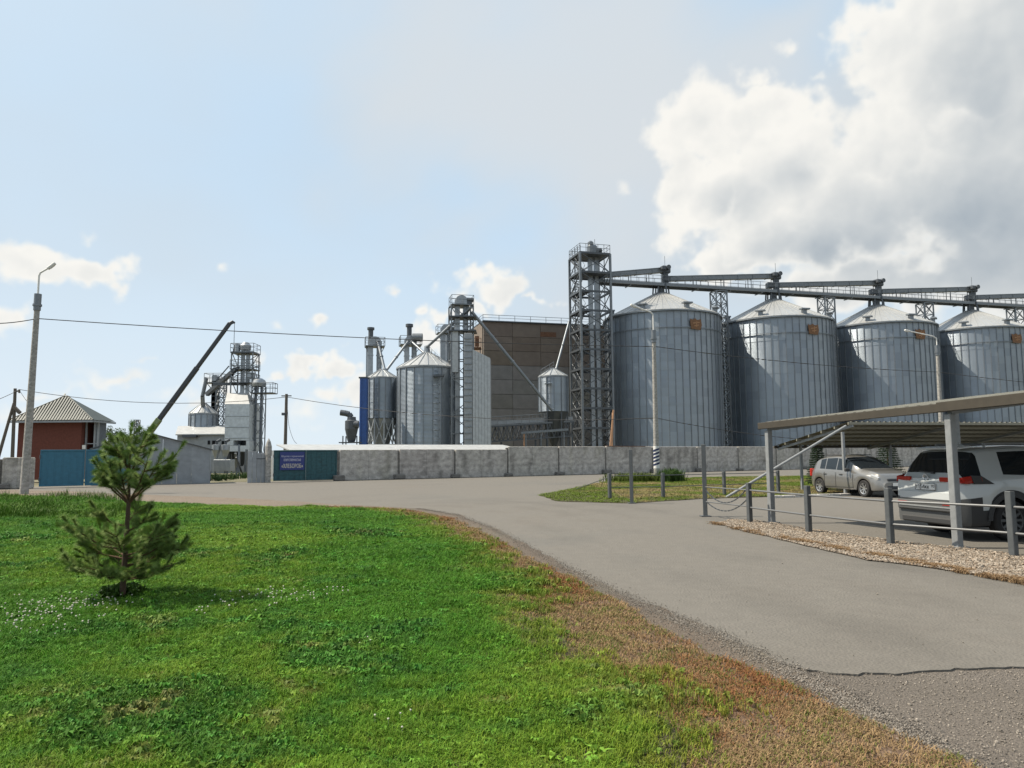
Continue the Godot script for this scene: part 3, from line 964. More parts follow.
# ---------------------------------------------------------------- left: house, shed, crane, drying plant
func left_side() -> void:
	# red house with a hipped tin roof
	var d := 60.0
	var x0 := X(18, d)
	var x1 := X(81.5, d)
	var ey := Y(55, 420.5, d)
	var t := thing("red_house", "dark red house with a green grey hipped metal roof", "house", Vector3((x0 + x1) * 0.5, 0, -d - 1.25))
	var mb := MB.new()
	mb.box(Vector3((x0 + x1) * 0.5, ey * 0.5, -d - 1.25), Vector3(x1 - x0, ey, 2.5), Basis.IDENTITY, 0.02)
	part(t, "wall", mb, M.red_wall)
	var ve := MB.new()
	var x2 := X(91, d)
	ve.box(Vector3((x1 + x2) * 0.5, ey * 0.5 - 0.05, -d - 2.2), Vector3(x2 - x1 - 0.01, ey - 0.1, 0.12), Basis.IDENTITY)
	ve.box(Vector3(x2 - 0.06, ey * 0.5 - 0.05, -d - 1.5), Vector3(0.1, ey - 0.1, 1.28), Basis.IDENTITY)
	part(t, "porch", ve, M.slate_steel)
	var pf := MB.new()
	for px in [83.0, 91.6, 95.0]: pf.box(Vector3(X(px, d), ey * 0.5, -d - 0.5), Vector3(0.12, ey, 0.12))
	pf.box(Vector3((x1 + X(95, d)) * 0.5, Y(90, 443.5, d), -d - 0.5), Vector3(X(95, d) - x1, 0.07, 0.07))
	part(t, "porch_frame", pf, M.grey_sheet)
	var pn := MB.new()
	pb(pn, 82.0, 445.0, 85.5, 449.0, d - 0.1, 0.05)
	part(t, "white_box", pn, M.white_paint)
	var e0 := Vector3(X(12, d), ey, -d + 0.6)
	var e1 := Vector3(X(97, d), ey, -d + 0.6)
	var e2 := Vector3(X(97, d), ey, -d - 2.7)
	var e3 := Vector3(X(12, d), ey, -d - 2.7)
	var ry := Y(64, 396.5, d + 1.2)
	var r0 := Vector3(X(62, d + 1.2), ry, -d - 1.2)
	var r1 := Vector3(X(66.5, d + 1.2), ry, -d - 1.25)
	var rf_ := MB.new()
	rf_.quad(e0, e1, r1, r0)
	rf_.tri(e1, e2, r1); rf_.quad(e2, e3, r0, r1); rf_.tri(e3, e0, r0)
	rf_.quad(e0, e3, e2, e1)
	var roof := part(t, "roof", rf_, M.roof_tin)
	var rb := MB.new()
	var sn := (e1 - e0).cross(r0 - e0).normalized()
	for i in 30:
		var f := (i + 0.5) / 30.0
		var a := e0.lerp(e1, f)
		var top := r0 if a.x < r0.x else r1
		var edge := e0 if a.x < r0.x else e1
		var g := absf(a.x - edge.x) / absf(top.x - edge.x)
		var b := Vector3(a.x, lerpf(ey, ry, g), lerpf(e0.z, r0.z, g))
		rb.beam(a + sn * 0.012, b + sn * 0.012, 0.11, 0.05, sn)
	var seams := part(roof, "seams", rb, M.tin_seam)
	seams.set_meta("kind", "stuff")
	var hp := MB.new()
	hp.tube(e0, r0, 0.07, 0.07, 6); hp.tube(e1, r1, 0.07, 0.07, 6); hp.tube(r0, r1, 0.07, 0.07, 6)
	part(roof, "ridge_caps", hp, M.roof_tin)
	var gu := MB.new()
	gu.beam(e0 - Vector3.UP * 0.12, e1 - Vector3.UP * 0.12, 0.14, 0.14)
	gu.beam(e1 - Vector3.UP * 0.12, e2 - Vector3.UP * 0.12, 0.14, 0.14)
	part(roof, "gutter", gu, M.grey_sheet)
	var fm := thing("radio_mast", "thin far lattice mast above the grey shed", "mast", Vector3(X(137, 140), 0, -140))
	var fl := MB.new()
	var fb := MB.new()
	lattice(fl, fb, Vector3(X(137, 140), 0, -140), Vector3(0.35, 0, 0), Vector3(0, 0, 0.35), Y(137, 420, 140), 0.9, 0.12, 0.08, true)
	part(fm, "legs", fl, M.steel)
	part(fm, "braces", fb, M.steel)
	# grey sheet shed, its gable to the road
	d = 47.2
	var sp := thing("metal_shed", "plain grey sheet metal shed with a low gable beside the blue gate", "shed", Vector3(X(154, d), 0, -d))
	var peak := X(150, d)
	var xs := [100.0, 113.0, 127.0, 139.0, 150.0, 163.0, 177.0, 191.0, 208.5]
	var ypk := Y(150, 433.5, d)
	var yl := Y(100, 449.0, d)
	var yr := Y(209, 449.5, d)
	for i in xs.size() - 1:
		var a := X(xs[i], d) + 0.006
		var b := X(xs[i + 1], d) - 0.006
		var ya := lerpf(yl, ypk, (a - X(100, d)) / (peak - X(100, d))) if a < peak else lerpf(ypk, yr, (a - peak) / (X(208.5, d) - peak))
		var yb := lerpf(yl, ypk, (b - X(100, d)) / (peak - X(100, d))) if b <= peak else lerpf(ypk, yr, (b - peak) / (X(208.5, d) - peak))
		var s := MB.new()
		var k := rf(0.93, 1.07)
		s.col = Color(k, k, k)
		var z := -d + rf(0.0, 0.015)
		s.slab([Vector3(a, 0, z), Vector3(b, 0, z), Vector3(b, yb, z), Vector3(a, ya, z)], Vector3(0, 0, -0.06))
		for j in 5:
			var x := lerpf(a, b, (j + 0.5) / 5.0)
			s.box(Vector3(x, lerpf(ya, yb, (j + 0.5) / 5.0) * 0.5 - 0.03, z + 0.012), Vector3(0.035, lerpf(ya, yb, (j + 0.5) / 5.0) - 0.1, 0.024))
		part(sp, "wall_sheet", s, M.grey_sheet)
	for e in [[208.5, yr, 1.0], [100.0, yl, -1.0]]:
		var sw := MB.new()
		sw.box(Vector3(X(e[0], d) + 0.04 * e[2], e[1] * 0.5, -d - 3.5), Vector3(0.06, e[1], 7.0))
		part(sp, "side_wall", sw, M.grey_sheet)
	var sr := MB.new()
	var pk0 := Vector3(peak, ypk + 0.05, -d + 0.2)
	var bk := Vector3(0, 0, -7.3)
	sr.slab([pk0, pk0 + bk, Vector3(X(99, d) - 0.15, yl + 0.02, -d + 0.2) + bk, Vector3(X(99, d) - 0.15, yl + 0.02, -d + 0.2)], Vector3(0, -0.05, 0))
	sr.slab([Vector3(X(210, d) + 0.1, yr + 0.02, -d + 0.2), Vector3(X(210, d) + 0.1, yr + 0.02, -d + 0.2) + bk, pk0 + bk, pk0], Vector3(0, -0.05, 0))
	part(sp, "roof", sr, M.dark_steel)
	# the shed stands square to the wall's line, so its flank is hidden
	var turn := Transform3D(Basis(Vector3.UP, deg_to_rad(24.0)), Vector3.ZERO)
	sp.transform = Transform3D(turn.basis.scaled(Vector3(0.965, 1, 0.965)), sp.position)
	# lorry crane behind the shed, boom raised
	d = 62.0
	var foot := pt(133, 455, d)
	var tip := pt(230, 323, d)
	var cr := thing("lorry_crane", "dark telescopic crane boom rising slantwise above the grey shed", "crane", Vector3(foot.x, 0, -d))
	var bo := MB.new()
	var up := Vector3(0, 0, 1)
	for k in 3:
		var a := foot.lerp(tip, [0.0, 0.24, 0.62][k])
		var b := foot.lerp(tip, [0.27, 0.66, 1.0][k])
		var wd: float = [0.46, 0.38, 0.31][k]
		var s := MB.new()
		s.beam(a, b, wd, wd * 0.9, up, 0.05)
		part(cr, "boom_section", s, M.crane_green if k == 0 else M.crane, "pale green lowest boom section" if k == 0 else "")
	bo.beam(tip - Vector3(0.1, 0.1, 0), tip + Vector3(0.3, 0.12, 0), 0.26, 0.2, up, 0.04)
	bo.tube(tip + Vector3(0.3, 0.05, -0.12), tip + Vector3(0.3, 0.05, 0.12), 0.1, 0.1, 12)
	part(cr, "boom_head", bo, M.crane)
	var ck := MB.new()
	ck.tube(tip + Vector3(0.38, 0, 0), tip + Vector3(0.38, -2.2, 0), 0.02, 0.025, 5)
	part(cr, "hoist_rope", ck, M.cable)
	var hk := MB.new()
	hk.tube(tip + Vector3(0.38, -2.2, 0), tip + Vector3(0.38, -2.5, 0), 0.08, 0.05, 8)
	part(cr, "hook_block", hk, M.crane)
	var cb := MB.new()
	cb.box(Vector3(foot.x - 1.0, 1.25, -d), Vector3(8.5, 0.5, 2.4), Basis.IDENTITY, 0.05)
	cb.box(Vector3(foot.x - 4.2, 2.0, -d), Vector3(1.9, 1.6, 2.3), Basis.IDENTITY, 0.1)
	cb.box(Vector3(foot.x, 1.9, -d), Vector3(1.6, 1.1, 1.6), Basis.IDENTITY, 0.08)
	part(cr, "carrier", cb, M.crane)
	for k in 4:
		for s in [-1.0, 1.0]:
			var wh := MB.new()
			var q := Vector3(foot.x - 4.3 + [0.0, 3.4, 4.9, 6.2][k], 0.52, -d + s * 1.0)
			wh.tube(q - Vector3(0, 0, 0.16), q + Vector3(0, 0, 0.16), 0.52, 0.52, 16)
			part(cr, "wheel", wh, M.tyre)
	drying_plant()
func drying_plant() -> void:
	var d := 80.0
	var u := Vector3.RIGHT
	# low grey building
	var t := thing("plant_building", "low blue grey plant building with a pale sheet roof", "building", Vector3(X(205, d), 0, -d - 3))
	var mb := MB.new()
	pb(mb, 177, 434.0, 232, -1, d, 6.0, 0.03)
	part(t, "wall", mb, M.grey_sheet)
	var rm := MB.new()
	var a := pt(175.5, 434.2, d - 0.4)
	var b := pt(233, 433.6, d - 0.4)
	var a2 := pt(178, 426.0, d + 3)
	var b2 := pt(233, 425.6, d + 3)
	rm.slab([a, b, b2, a2], Vector3(0, -0.12, 0))
	part(t, "roof", rm, M.white_roof)
	for w in [[207.5, 440.5, 210, 444.5], [212, 440.5, 215.5, 444.5], [221.5, 441, 226, 444.5]]:
		var wm := MB.new()
		pb(wm, w[0], w[1], w[2], w[3], d - 0.06, 0.05)
		part(t, "window", wm, M.glass)
	var cv := MB.new()
	pb(cv, 182, 434.8, 196, 437.5, d - 0.5, 0.5)
	part(t, "canopy", cv, M.dark_steel)
	var st := MB.new()
	pb(st, 226, 423.0, 230.5, 462.0, d - 0.4, 0.4)
	part(t, "duct", st, M.dark_steel)
	# tall pale dryer tower
	var dt := thing("grain_dryer", "tall pale boxy grain dryer with a white sloped top", "dryer", Vector3(X(237, d), 0, -d - 1.8))
	mb = MB.new()
	var zf := d - 1.0
	pb(mb, 224.5, 404.0, 249.5, 440.5, zf, 3.4)
	pb(mb, 224.5, 445.5, 249.5, 451.5, zf, 3.4)
	pb(mb, 224.5, 440.5, 233.5, 445.5, zf, 3.4)
	pb(mb, 246.0, 440.5, 249.5, 445.5, zf, 3.4)
	part(dt, "body", mb, M.dryer_white)
	var tp := MB.new()
	var ta := pt(224.5, 404, zf)
	var tb := pt(249.5, 404, zf)
	var tu := pt(227, 393, zf + 1.5)
	var tv := pt(247, 393, zf + 1.5)
	tp.quad(ta, tb, tv, tu)
	tp.quad(tb, tb + Vector3(0, 0, -3.4), tv + Vector3(0, 0, -0.6), tv)
	tp.quad(ta + Vector3(0, 0, -3.4), ta, tu, tu + Vector3(0, 0, -0.6))
	tp.quad(tu, tv, tv + Vector3(0, 0, -0.6), tu + Vector3(0, 0, -0.6))
	tp.quad(tb + Vector3(0, 0, -3.4), ta + Vector3(0, 0, -3.4), tu + Vector3(0, 0, -0.6), tv + Vector3(0, 0, -0.6))
	part(dt, "top", tp, M.white_roof)
	mb = MB.new()
	pb(mb, 233.5, 440.5, 246.0, 445.5, zf + 2.4, 0.1)
	part(dt, "air_duct_back", mb, M.steel)
	for k in 3:
		var sm := MB.new()
		pb(sm, 224.6, 416.0 + k * 11.0, 249.4, 416.5 + k * 11.0, zf - 0.04, 0.04)
		part(dt, "seam", sm, M.steel)
	for px in [230.5, 242.0]:
		var hp := MB.new()
		var c := pt(px, 452, zf + 1.5)
		hp.lathe(Vector3(c.x, c.y - 1.5, c.z), [Vector2(0.15, 0), Vector2(0.85, 1.5)], 4, false)
		part(dt, "discharge_hopper", hp, M.dark_steel)
	for px in [225.5, 248.5]:
		for z in [zf + 0.2, zf + 2.8]:
			mb = MB.new()
			mb.beam(Vector3(X(px, zf), 0, -z), Vector3(X(px, zf), Y(px, 451, zf), -z), 0.16, 0.16)
			part(dt, "leg", mb, M.dark_steel)
	# machinery frame on the dryer
	var fr := thing("elevator_frame", "open steel platform frame with handrails on top of the white dryer", "platform", Vector3(X(238, d), Y(238, 392.5, d), -d - 1.5))
	var lg := MB.new()
	var br := MB.new()
	var o := Vector3(X(238.5, d), Y(238, 392.5, d), -d - 1.5)
	var hh := Y(238, 351, d) - o.y
	lattice(lg, br, o, Vector3(1.15, 0, 0), Vector3(0, 0, 1.0), hh, 1.45, 0.11, 0.07)
	part(fr, "legs", lg, M.steel)
	part(fr, "braces", br, M.steel)
	for k in 3:
		var y: float = o.y + [0.25, 0.58, 0.98][k] * hh
		var pl := MB.new()
		pl.box(Vector3(o.x, y, o.z), Vector3(2.5, 0.1, 2.2))
		var pf := part(fr, "platform", pl, M.dark_steel)
		var rl := MB.new()
		rail(rl, [Vector3(o.x - 1.25, y, o.z + 1.1), Vector3(o.x + 1.25, y, o.z + 1.1), Vector3(o.x + 1.25, y, o.z - 1.1), Vector3(o.x - 1.25, y, o.z - 1.1), Vector3(o.x - 1.25, y, o.z + 1.1)], 1.0, 0.03)
		part(pf, "handrail", rl, M.steel)
	mb = MB.new()
	for x in [-0.25, 0.3]: mb.beam(Vector3(o.x + x, o.y, o.z), Vector3(o.x + x, o.y + hh + 0.4, o.z), 0.4, 0.34)
	mb.lathe(Vector3(o.x, o.y + hh + 0.3, o.z), [Vector2(0.55, 0), Vector2(0.6, 0.5), Vector2(0.3, 0.85), Vector2(0, 0.9)], 12)
	mb.tube(Vector3(o.x - 0.9, o.y + hh + 0.1, o.z), Vector3(o.x - 0.9, o.y + hh + 1.0, o.z), 0.3, 0.3, 10)
	mb.tube(Vector3(o.x + 0.8, o.y + hh * 0.35, o.z + 0.5), Vector3(o.x + 0.8, o.y + hh * 0.5, o.z + 0.5), 0.5, 0.5, 10)
	part(fr, "elevator_casing", mb, M.galv_flat)
	# elevator with a domed head to the right of the dryer
	var et := thing("domed_elevator", "slim lattice elevator with a round domed head beside the white dryer", "elevator", Vector3(X(256.5, d), 0, -d))
	lg = MB.new()
	br = MB.new()
	o = Vector3(X(256, d), 0, -d - 0.6)
	hh = Y(256, 386, d)
	lattice(lg, br, o, Vector3(0.6, 0, 0), Vector3(0, 0, 0.5), hh, 1.7, 0.1, 0.05, false)
	part(et, "legs", lg, M.steel)
	part(et, "braces", br, M.steel)
	mb = MB.new()
	mb.beam(o + Vector3(-0.28, 0, 0), o + Vector3(-0.28, hh, 0), 0.2, 0.2)
	mb.beam(o + Vector3(0.28, 0, 0), o + Vector3(0.28, hh, 0), 0.2, 0.2)
	part(et, "casing", mb, M.slate_steel)
	mb = MB.new()
	mb.lathe(Vector3(o.x, hh, o.z), [Vector2(0.72, 0), Vector2(0.78, 0.3), Vector2(0.66, 0.65), Vector2(0.36, 0.86), Vector2(0, 0.92)], 14)
	part(et, "dome", mb, M.galv_flat)
	mb = MB.new()
	var pc := Vector3(o.x + 0.55, Y(256, 393, d), o.z)
	mb.box(pc, Vector3(2.4, 0.1, 1.6))
	part(et, "platform", mb, M.dark_steel)
	mb = MB.new()
	rail(mb, [pc + Vector3(-1.2, 0, 0.8), pc + Vector3(1.2, 0, 0.8), pc + Vector3(1.2, 0, -0.8), pc + Vector3(-1.2, 0, -0.8)], 1.1, 0.03, 0.8)
	part(et, "handrail", mb, M.steel)
	# small silo with a conical roof behind the building, and its elevator and mast
	d = 84.0
	var so := Vector3(X(203, d), 0, -d)
	var R := 0.5 * (X(216, d) - X(189.5, d))
	var H := Y(203, 413.5, d)
	var ss := thing("small_silo", "small ribbed steel silo behind the low plant building", "silo", so)
	silo_parts(ss, R, H, 1.15, 14, 12, false)
	elevator("bucket_elevator", "slim bucket elevator with a railed top above the small ribbed silo", Vector3(X(207, d + 0.2), 0, -d - 2.2), Y(207, 371, d + 2.2), 0.0, 0.7, u, 2.0, "", false)
	var ms := thing("lattice_mast", "thin lattice mast between the small silo and white dryer", "mast", Vector3(X(217, d), 0, -d - 1))
	lg = MB.new()
	br = MB.new()
	o = Vector3(X(217, d), 0, -d - 1.0)
	lattice(lg, br, o, Vector3(0.42, 0, 0), Vector3(0, 0, 0.42), Y(217, 378, d), 1.1, 0.09, 0.06, true)
	part(ms, "legs", lg, M.steel)
	part(ms, "braces", br, M.steel)
	# inclined conveyor and chute between the two elevators
	var cv2 := thing("inclined_conveyor", "dark inclined conveyor running up to the dryer's platform frame", "conveyor", pt(214, 383, 81.5))
	mb = MB.new()
	mb.beam(pt(207, 394.5, 82.5), pt(236, 369, 80.5), 0.45, 0.4)
	part(cv2, "casing", mb, M.dark_steel)
	mb = MB.new()
	mb.beam(pt(213, 384, 81), pt(245, 384, 81), 0.18, 0.3)
	mb.beam(pt(216, 381, 81), pt(229, 366, 81), 0.1, 0.1)
	part(cv2, "support", mb, M.dark_steel)
	var ch := thing("grain_chute", "narrow chute slanting down to the small ribbed silo's roof", "pipe", pt(203, 405, 83.0))
	mb = MB.new()
	mb.path([pt(206.5, 378, 82.8), pt(202.5, 396, 82.8), pt(203, 408, 83.5)], 0.22, 8)
	part(ch, "pipe", mb, M.steel)
	# cyclones and bin in front of the dryer
	d = 72.0
	for px in [217.0, 226.0]:
		var cy := thing("cyclone", "small grey cone cyclone on the bin, " + ("beside the plant building's windows" if px < 220.0 else "nearer the white dryer's legs"), "cyclone", Vector3(X(px, d), Y(px, 459, d), -d), "cyclones on the bin")
		mb = MB.new()
		var cp := Vector3(X(px, d), Y(px, 459, d), -d)
		mb.lathe(cp, [Vector2(0.1, -0.1), Vector2(0.14, 0.1), Vector2(0.4, 0.85), Vector2(0.4, 1.35), Vector2(0.1, 1.4)], 14)
		part(cy, "body", mb, M.galv_flat)
		mb = MB.new()
		mb.path([cp + Vector3(0, 1.3, 0), cp + Vector3(0, 1.65, 0), cp + Vector3(0.25, 1.85, -0.3)], 0.13, 8)
		part(cy, "pipe", mb, M.dark_steel)
	var bn := thing("dust_bin", "square grey dust bin on legs below two small cyclones", "bin", Vector3(X(221.5, d), 0, -d))
	mb = MB.new()
	pb(mb, 213, 459.5, 230.5, 471.5, d - 0.5, 1.3, 0.03)
	part(bn, "box", mb, M.galv_flat)
	for px in [213.5, 230.0]:
		for z in [d - 0.4, d + 0.7]:
			mb = MB.new()
			mb.beam(Vector3(X(px, d), 0, -z), Vector3(X(px, d), Y(px, 471, d), -z), 0.1, 0.1)
			part(bn, "leg", mb, M.dark_steel)
	# clutter of pipes under the dryer
	var cl := thing("pipe_stack", "tangle of dark pipes and frames under the white dryer", "pipes", Vector3(X(240, 66), 0, -66))
	for k in 9:
		mb = MB.new()
		var px := 233.0 + k * 1.9
		mb.beam(Vector3(X(px, 66), 0, -66 - rf(0, 1.5)), Vector3(X(px + rf(-3, 3), 66), rf(1.2, 2.9), -66 - rf(0, 1.5)), rf(0.08, 0.2), rf(0.08, 0.2))
		part(cl, "pipe", mb, M.dark_steel if k % 2 else M.steel)
	# grey sheet fence that closes the yard up to the pointed post
	var a0 := wall_at(247.5)
	var a1 := wall_at(265.5)
	var un := (a1 - a0).normalized()
	var fs := thing("sheet_fence", "short grey sheet metal fence with a wicket by the pointed gatepost", "fence", (a0 + a1) * 0.5)
	for k in 4:
		mb = MB.new()
		var kk := rf(0.9, 1.1)
		mb.col = Color(kk, kk, kk)
		var p := a0.lerp(a1, (k + 0.5) / 4.0)
		var hgt := Y(255, 451.5, -p.z) + (-0.1 if k > 1 else 0.0)
		mb.box(p + Vector3.UP * hgt * 0.5, Vector3(a0.distance_to(a1) / 4.0 - 0.015, hgt, 0.05), Basis(un, Vector3.UP, un.cross(Vector3.UP)), 0.01)
		part(fs, "fence_sheet", mb, M.grey_sheet)
	mb = MB.new()
	mb.beam(a0.lerp(a1, 0.5) + Vector3(0, 1.55, 0.05), a1 + Vector3(0, 1.55, 0.05), 0.06, 0.05)
	part(fs, "crossbar", mb, M.dark_steel)

# steel silo standing at its node: shell in rings of sheets, upright stiffeners, ribbed cone roof
func silo_parts(t: Node3D, R: float, H: float, roof: float, cols: int, rings: int, big: bool, y0 := 0.0) -> void:
	var o := t.position
	var sh := MB.new()
	var rh := (H - y0) / rings
	var sub := 3
	for k in rings:
		for i in cols:
			var tone := rf(0.87, 1.10) if big else rf(0.9, 1.1)
			sh.col = Color(tone * rf(0.99, 1.01), tone, tone * rf(0.99, 1.02))
			for s in sub:
				var t0 := TAU * (i + s / float(sub)) / cols
				var t1 := TAU * (i + (s + 1) / float(sub)) / cols
				var d0 := Vector3(cos(t0), 0, -sin(t0))
				var d1 := Vector3(cos(t1), 0, -sin(t1))
				var ya := y0 + rh * k
				var yb := y0 + rh * (k + 1)
				var rr := R + (0.012 if k % 2 else 0.0)
				var p := o + d0 * rr + Vector3.UP * ya
				var q := o + d1 * rr + Vector3.UP * ya
				var e := o + d1 * rr + Vector3.UP * yb
				var f := o + d0 * rr + Vector3.UP * yb
				sh.trin(p, q, e, d0, d1, d1, Vector2(t0 * R, ya * 7.0), Vector2(t1 * R, ya * 7.0), Vector2(t1 * R, yb * 7.0))
				sh.trin(p, e, f, d0, d1, d0, Vector2(t0 * R, ya * 7.0), Vector2(t1 * R, yb * 7.0), Vector2(t0 * R, yb * 7.0))
				if k % 2: sh.quad(o + d0 * R + Vector3.UP * ya, o + d1 * R + Vector3.UP * ya, q, p)
	part(t, "shell", sh, M.galv)
	var rb := MB.new()
	for i in cols:
		var a := TAU * i / cols
		var dn := Vector3(cos(a), 0, -sin(a))
		var w := 0.10 if big else 0.10
		rb.beam(o + dn * (R + 0.04) + Vector3.UP * y0, o + dn * (R + 0.04) + Vector3.UP * (H - 0.05), w, 0.08, dn)
	part(t, "stiffeners", rb, M.galv_rib)
	var ro := MB.new()
	var top := R * (0.11 if big else 0.14)
	ro.lathe(o + Vector3.UP * H, [Vector2(R * 1.025, -0.12), Vector2(R * 1.03, 0.02), Vector2(top, roof), Vector2(0, roof + 0.05)], cols * 2)
	var rn := part(t, "roof", ro, M.silo_roof)
	var rr2 := MB.new()
	for i in cols:
		var a := TAU * (i + 0.5) / cols
		var dn := Vector3(cos(a), 0, -sin(a))
		rr2.beam(o + dn * R * 1.02 + Vector3.UP * (H + 0.05), o + dn * top + Vector3.UP * (roof + H + 0.03), 0.07, 0.09)
	part(rn, "ribs", rr2, M.silo_roof if big else M.galv_flat)
	var ev := MB.new()
	ev.lathe(o + Vector3.UP * H, [Vector2(R * 1.012, -0.2), Vector2(R * 1.035, -0.2), Vector2(R * 1.035, -0.06), Vector2(R * 1.02, -0.04)], cols * 2)
	part(t, "eave_ring", ev, M.galv_rib)

# ---------------------------------------------------------------- middle: small silos, elevators, dryer, brown building
const ROW_U := Vector3(0.9623, 0, -0.2718)
const ROW_W := Vector3(0.2718, 0, 0.9623)
func middle_works() -> void:
	var wn := Vector3(WALL_D.z, 0, -WALL_D.x).normalized()
	if wn.z > 0: wn = -wn
	# long low store with a white roof right behind the wall
	var a := wall_at(299) + wn * 2.2
	var b := wall_at(540) + wn * 2.2
	var t := thing("low_store", "long low store with a white sheet roof behind the concrete wall", "building", (a + b) * 0.5 + wn * 2.0)
	var mb := MB.new()
	mb.slab([a + wn * 0.3, b + wn * 0.3, b + wn * 0.3 + Vector3.UP * 2.15, a + wn * 0.3 + Vector3.UP * 2.15], wn * 4.6)
	part(t, "wall", mb, M.grey_sheet)
	mb = MB.new()
	var lo := Vector3.UP * 2.14
	var hi := wn * 3.6 + Vector3.UP * 2.58
	mb.slab([a + lo, b + lo, b + hi, a + hi], Vector3(0, -0.08, 0))
	part(t, "roof", mb, M.white_roof)
	# dark cyclone with a curved outlet
	var d := 76.0
	t = thing("dust_cyclone", "dark steel cyclone with a bent outlet pipe beside the blue column", "cyclone", Vector3(X(351, d), 0, -d))
	var c := Vector3(X(351.5, d), 0, -d)
	mb = MB.new()
	mb.lathe(c, [Vector2(0.3, Y(351, 443, d)), Vector2(0.42, Y(351, 440, d)), Vector2(0.66, Y(351, 429, d)), Vector2(0.66, Y(351, 421, d)), Vector2(0.45, Y(351, 420, d)), Vector2(0.42, Y(351, 417, d))], 18)
	part(t, "body", mb, M.dark_steel)
	mb = MB.new()
	mb.path([pt(351.5, 421, d), pt(351, 417, d), pt(349, 414.3, d), pt(345.5, 413.3, d), pt(340.5, 412.6, d)], 0.3, 12)
	part(t, "outlet_bend", mb, M.dark_steel)
	mb = MB.new()
	mb.tube(pt(354, 424.5, d - 0.3), pt(358.5, 424.5, d - 0.3), 0.4, 0.4, 12)
	part(t, "inlet", mb, M.dark_steel)
	mb = MB.new()
	for s in [-0.7, 0.7]:
		for z in [-0.7, 0.7]: mb.beam(c + Vector3(s, 0, z), c + Vector3(s, Y(351, 436, d), z), 0.1, 0.1)
	mb.box(c + Vector3(-0.1, Y(351, 442.6, d), 0), Vector3(2.0, 0.1, 1.6))
	part(t, "stand", mb, M.dark_steel)
	# blue column
	d = 83.0
	t = thing("blue_column", "tall narrow bright blue steel column beside the small hopper silo", "column", Vector3(X(363, d), 0, -d - 0.5))
	mb = MB.new()
	pb(mb, 359.0, 377.5, 367.0, -1, d, 1.0, 0.06)
	part(t, "casing", mb, M.blue_steel)
	mb = MB.new()
	pb(mb, 358.6, 376.7, 367.4, 378.2, d - 0.05, 1.1)
	part(t, "cap", mb, M.dark_steel)
	mb = MB.new()
	pb(mb, 361.2, 379.0, 361.9, -1, d - 0.04, 0.04)
	part(t, "seam", mb, M.blue_steel)
	# hopper silo on lattice legs
	d = 87.0
	var R := 0.5 * (X(397, d) - X(366.5, d))
	c = Vector3(X(381.8, d), 0, -d)
	t = thing("hopper_silo", "small steel hopper silo standing on crossed lattice legs", "silo", c)
	silo_parts(t, R, Y(382, 378, d), 1.0, 16, 8, false, Y(382, 418.5, d))
	mb = MB.new()
	mb.lathe(c, [Vector2(0.25, 1.1), Vector2(R * 0.98, Y(382, 419, d))], 16, false)
	part(t, "hopper", mb, M.galv_flat)
	var lg := MB.new()
	var br := MB.new()
	var yt := Y(382, 418.5, d)
	for i in 10:
		var p := c + Vector3(cos(TAU * i / 10.0), 0, sin(TAU * i / 10.0)) * R
		var q := c + Vector3(cos(TAU * (i + 1) / 10.0), 0, sin(TAU * (i + 1) / 10.0)) * R
		lg.beam(p, p + Vector3.UP * yt, 0.14, 0.14)
		for k in 2:
			br.beam(p + Vector3.UP * yt * k * 0.5, q + Vector3.UP * yt * (k + 1) * 0.5, 0.09, 0.09)
			br.beam(q + Vector3.UP * yt * k * 0.5, p + Vector3.UP * yt * (k + 1) * 0.5, 0.09, 0.09)
		br.beam(p + Vector3.UP * yt * 0.5, q + Vector3.UP * yt * 0.5, 0.1, 0.1)
	part(t, "legs", lg, M.pale_sheet)
	part(t, "braces", br, M.pale_sheet)
	mb = MB.new()
	ladder(mb, c + Vector3(-0.3, yt, R + 0.2), Y(382, 379, d) - yt, Vector3.RIGHT)
	part(t, "ladder", mb, M.steel)
	# wide silo with a ribbed cone roof
	d = 86.0
	R = 0.5 * (X(457.0, d) - X(396.5, d)) * 0.985
	c = Vector3(X(426.8, d), 0, -d)
	t = thing("flat_silo", "wide pale steel silo with a ribbed cone roof amid the elevators", "silo", c)
	silo_parts(t, R, Y(427, 368.5, d), Y(427, 353, d) - Y(427, 368.5, d), 20, 11, false)
	mb = MB.new()
	var lp := c + Vector3(R * 0.42, 0, R * 0.93)
	ladder(mb, lp, Y(445, 370, d), Vector3.RIGHT, 0.7)
	for k in 9: mb.lathe(lp + Vector3(0, 2.5 + k * 1.0, 0.25), [Vector2(0.42, 0), Vector2(0.42, 0.06)], 8, false)
	part(t, "caged_ladder", mb, M.galv_rib)
	mb = MB.new()
	pb(mb, 433.5, 374.5, 443.5, 376.5, d - R - 0.5, 0.8)
	part(t, "ledge", mb, M.dark_steel)
	mb = MB.new()
	var e0 := c + Vector3(0.55, 0, 0) * R + Vector3(0, Y(440, 369, d), 0.6 * R)
	var e1 := c + Vector3.UP * Y(427, 352, d)
	rail(mb, [e0, e1.lerp(e0, 0.1)], 0.9, 0.03, 0.8)
	part(t, "roof_handrail", mb, M.steel)
	mb = MB.new()
	mb.tube(e1 - Vector3.UP * 0.2, e1 + Vector3.UP * 0.7, 0.4, 0.3, 10)
	part(t, "roof_inlet", mb, M.galv_flat)
	# bucket elevators
	var ur := Vector3(0.97, 0, -0.24)
	d = 90.0
	var e := elevator("bucket_elevator", "three-pipe bucket elevator with a chimney above the small hopper silo", Vector3(X(374, d), 0, -d), Y(374, 336, d), 1.05, 0.62, ur, 2.3, "", false)
	mb = MB.new()
	var ch := Vector3(X(369.8, d), Y(370, 342, d), -d)
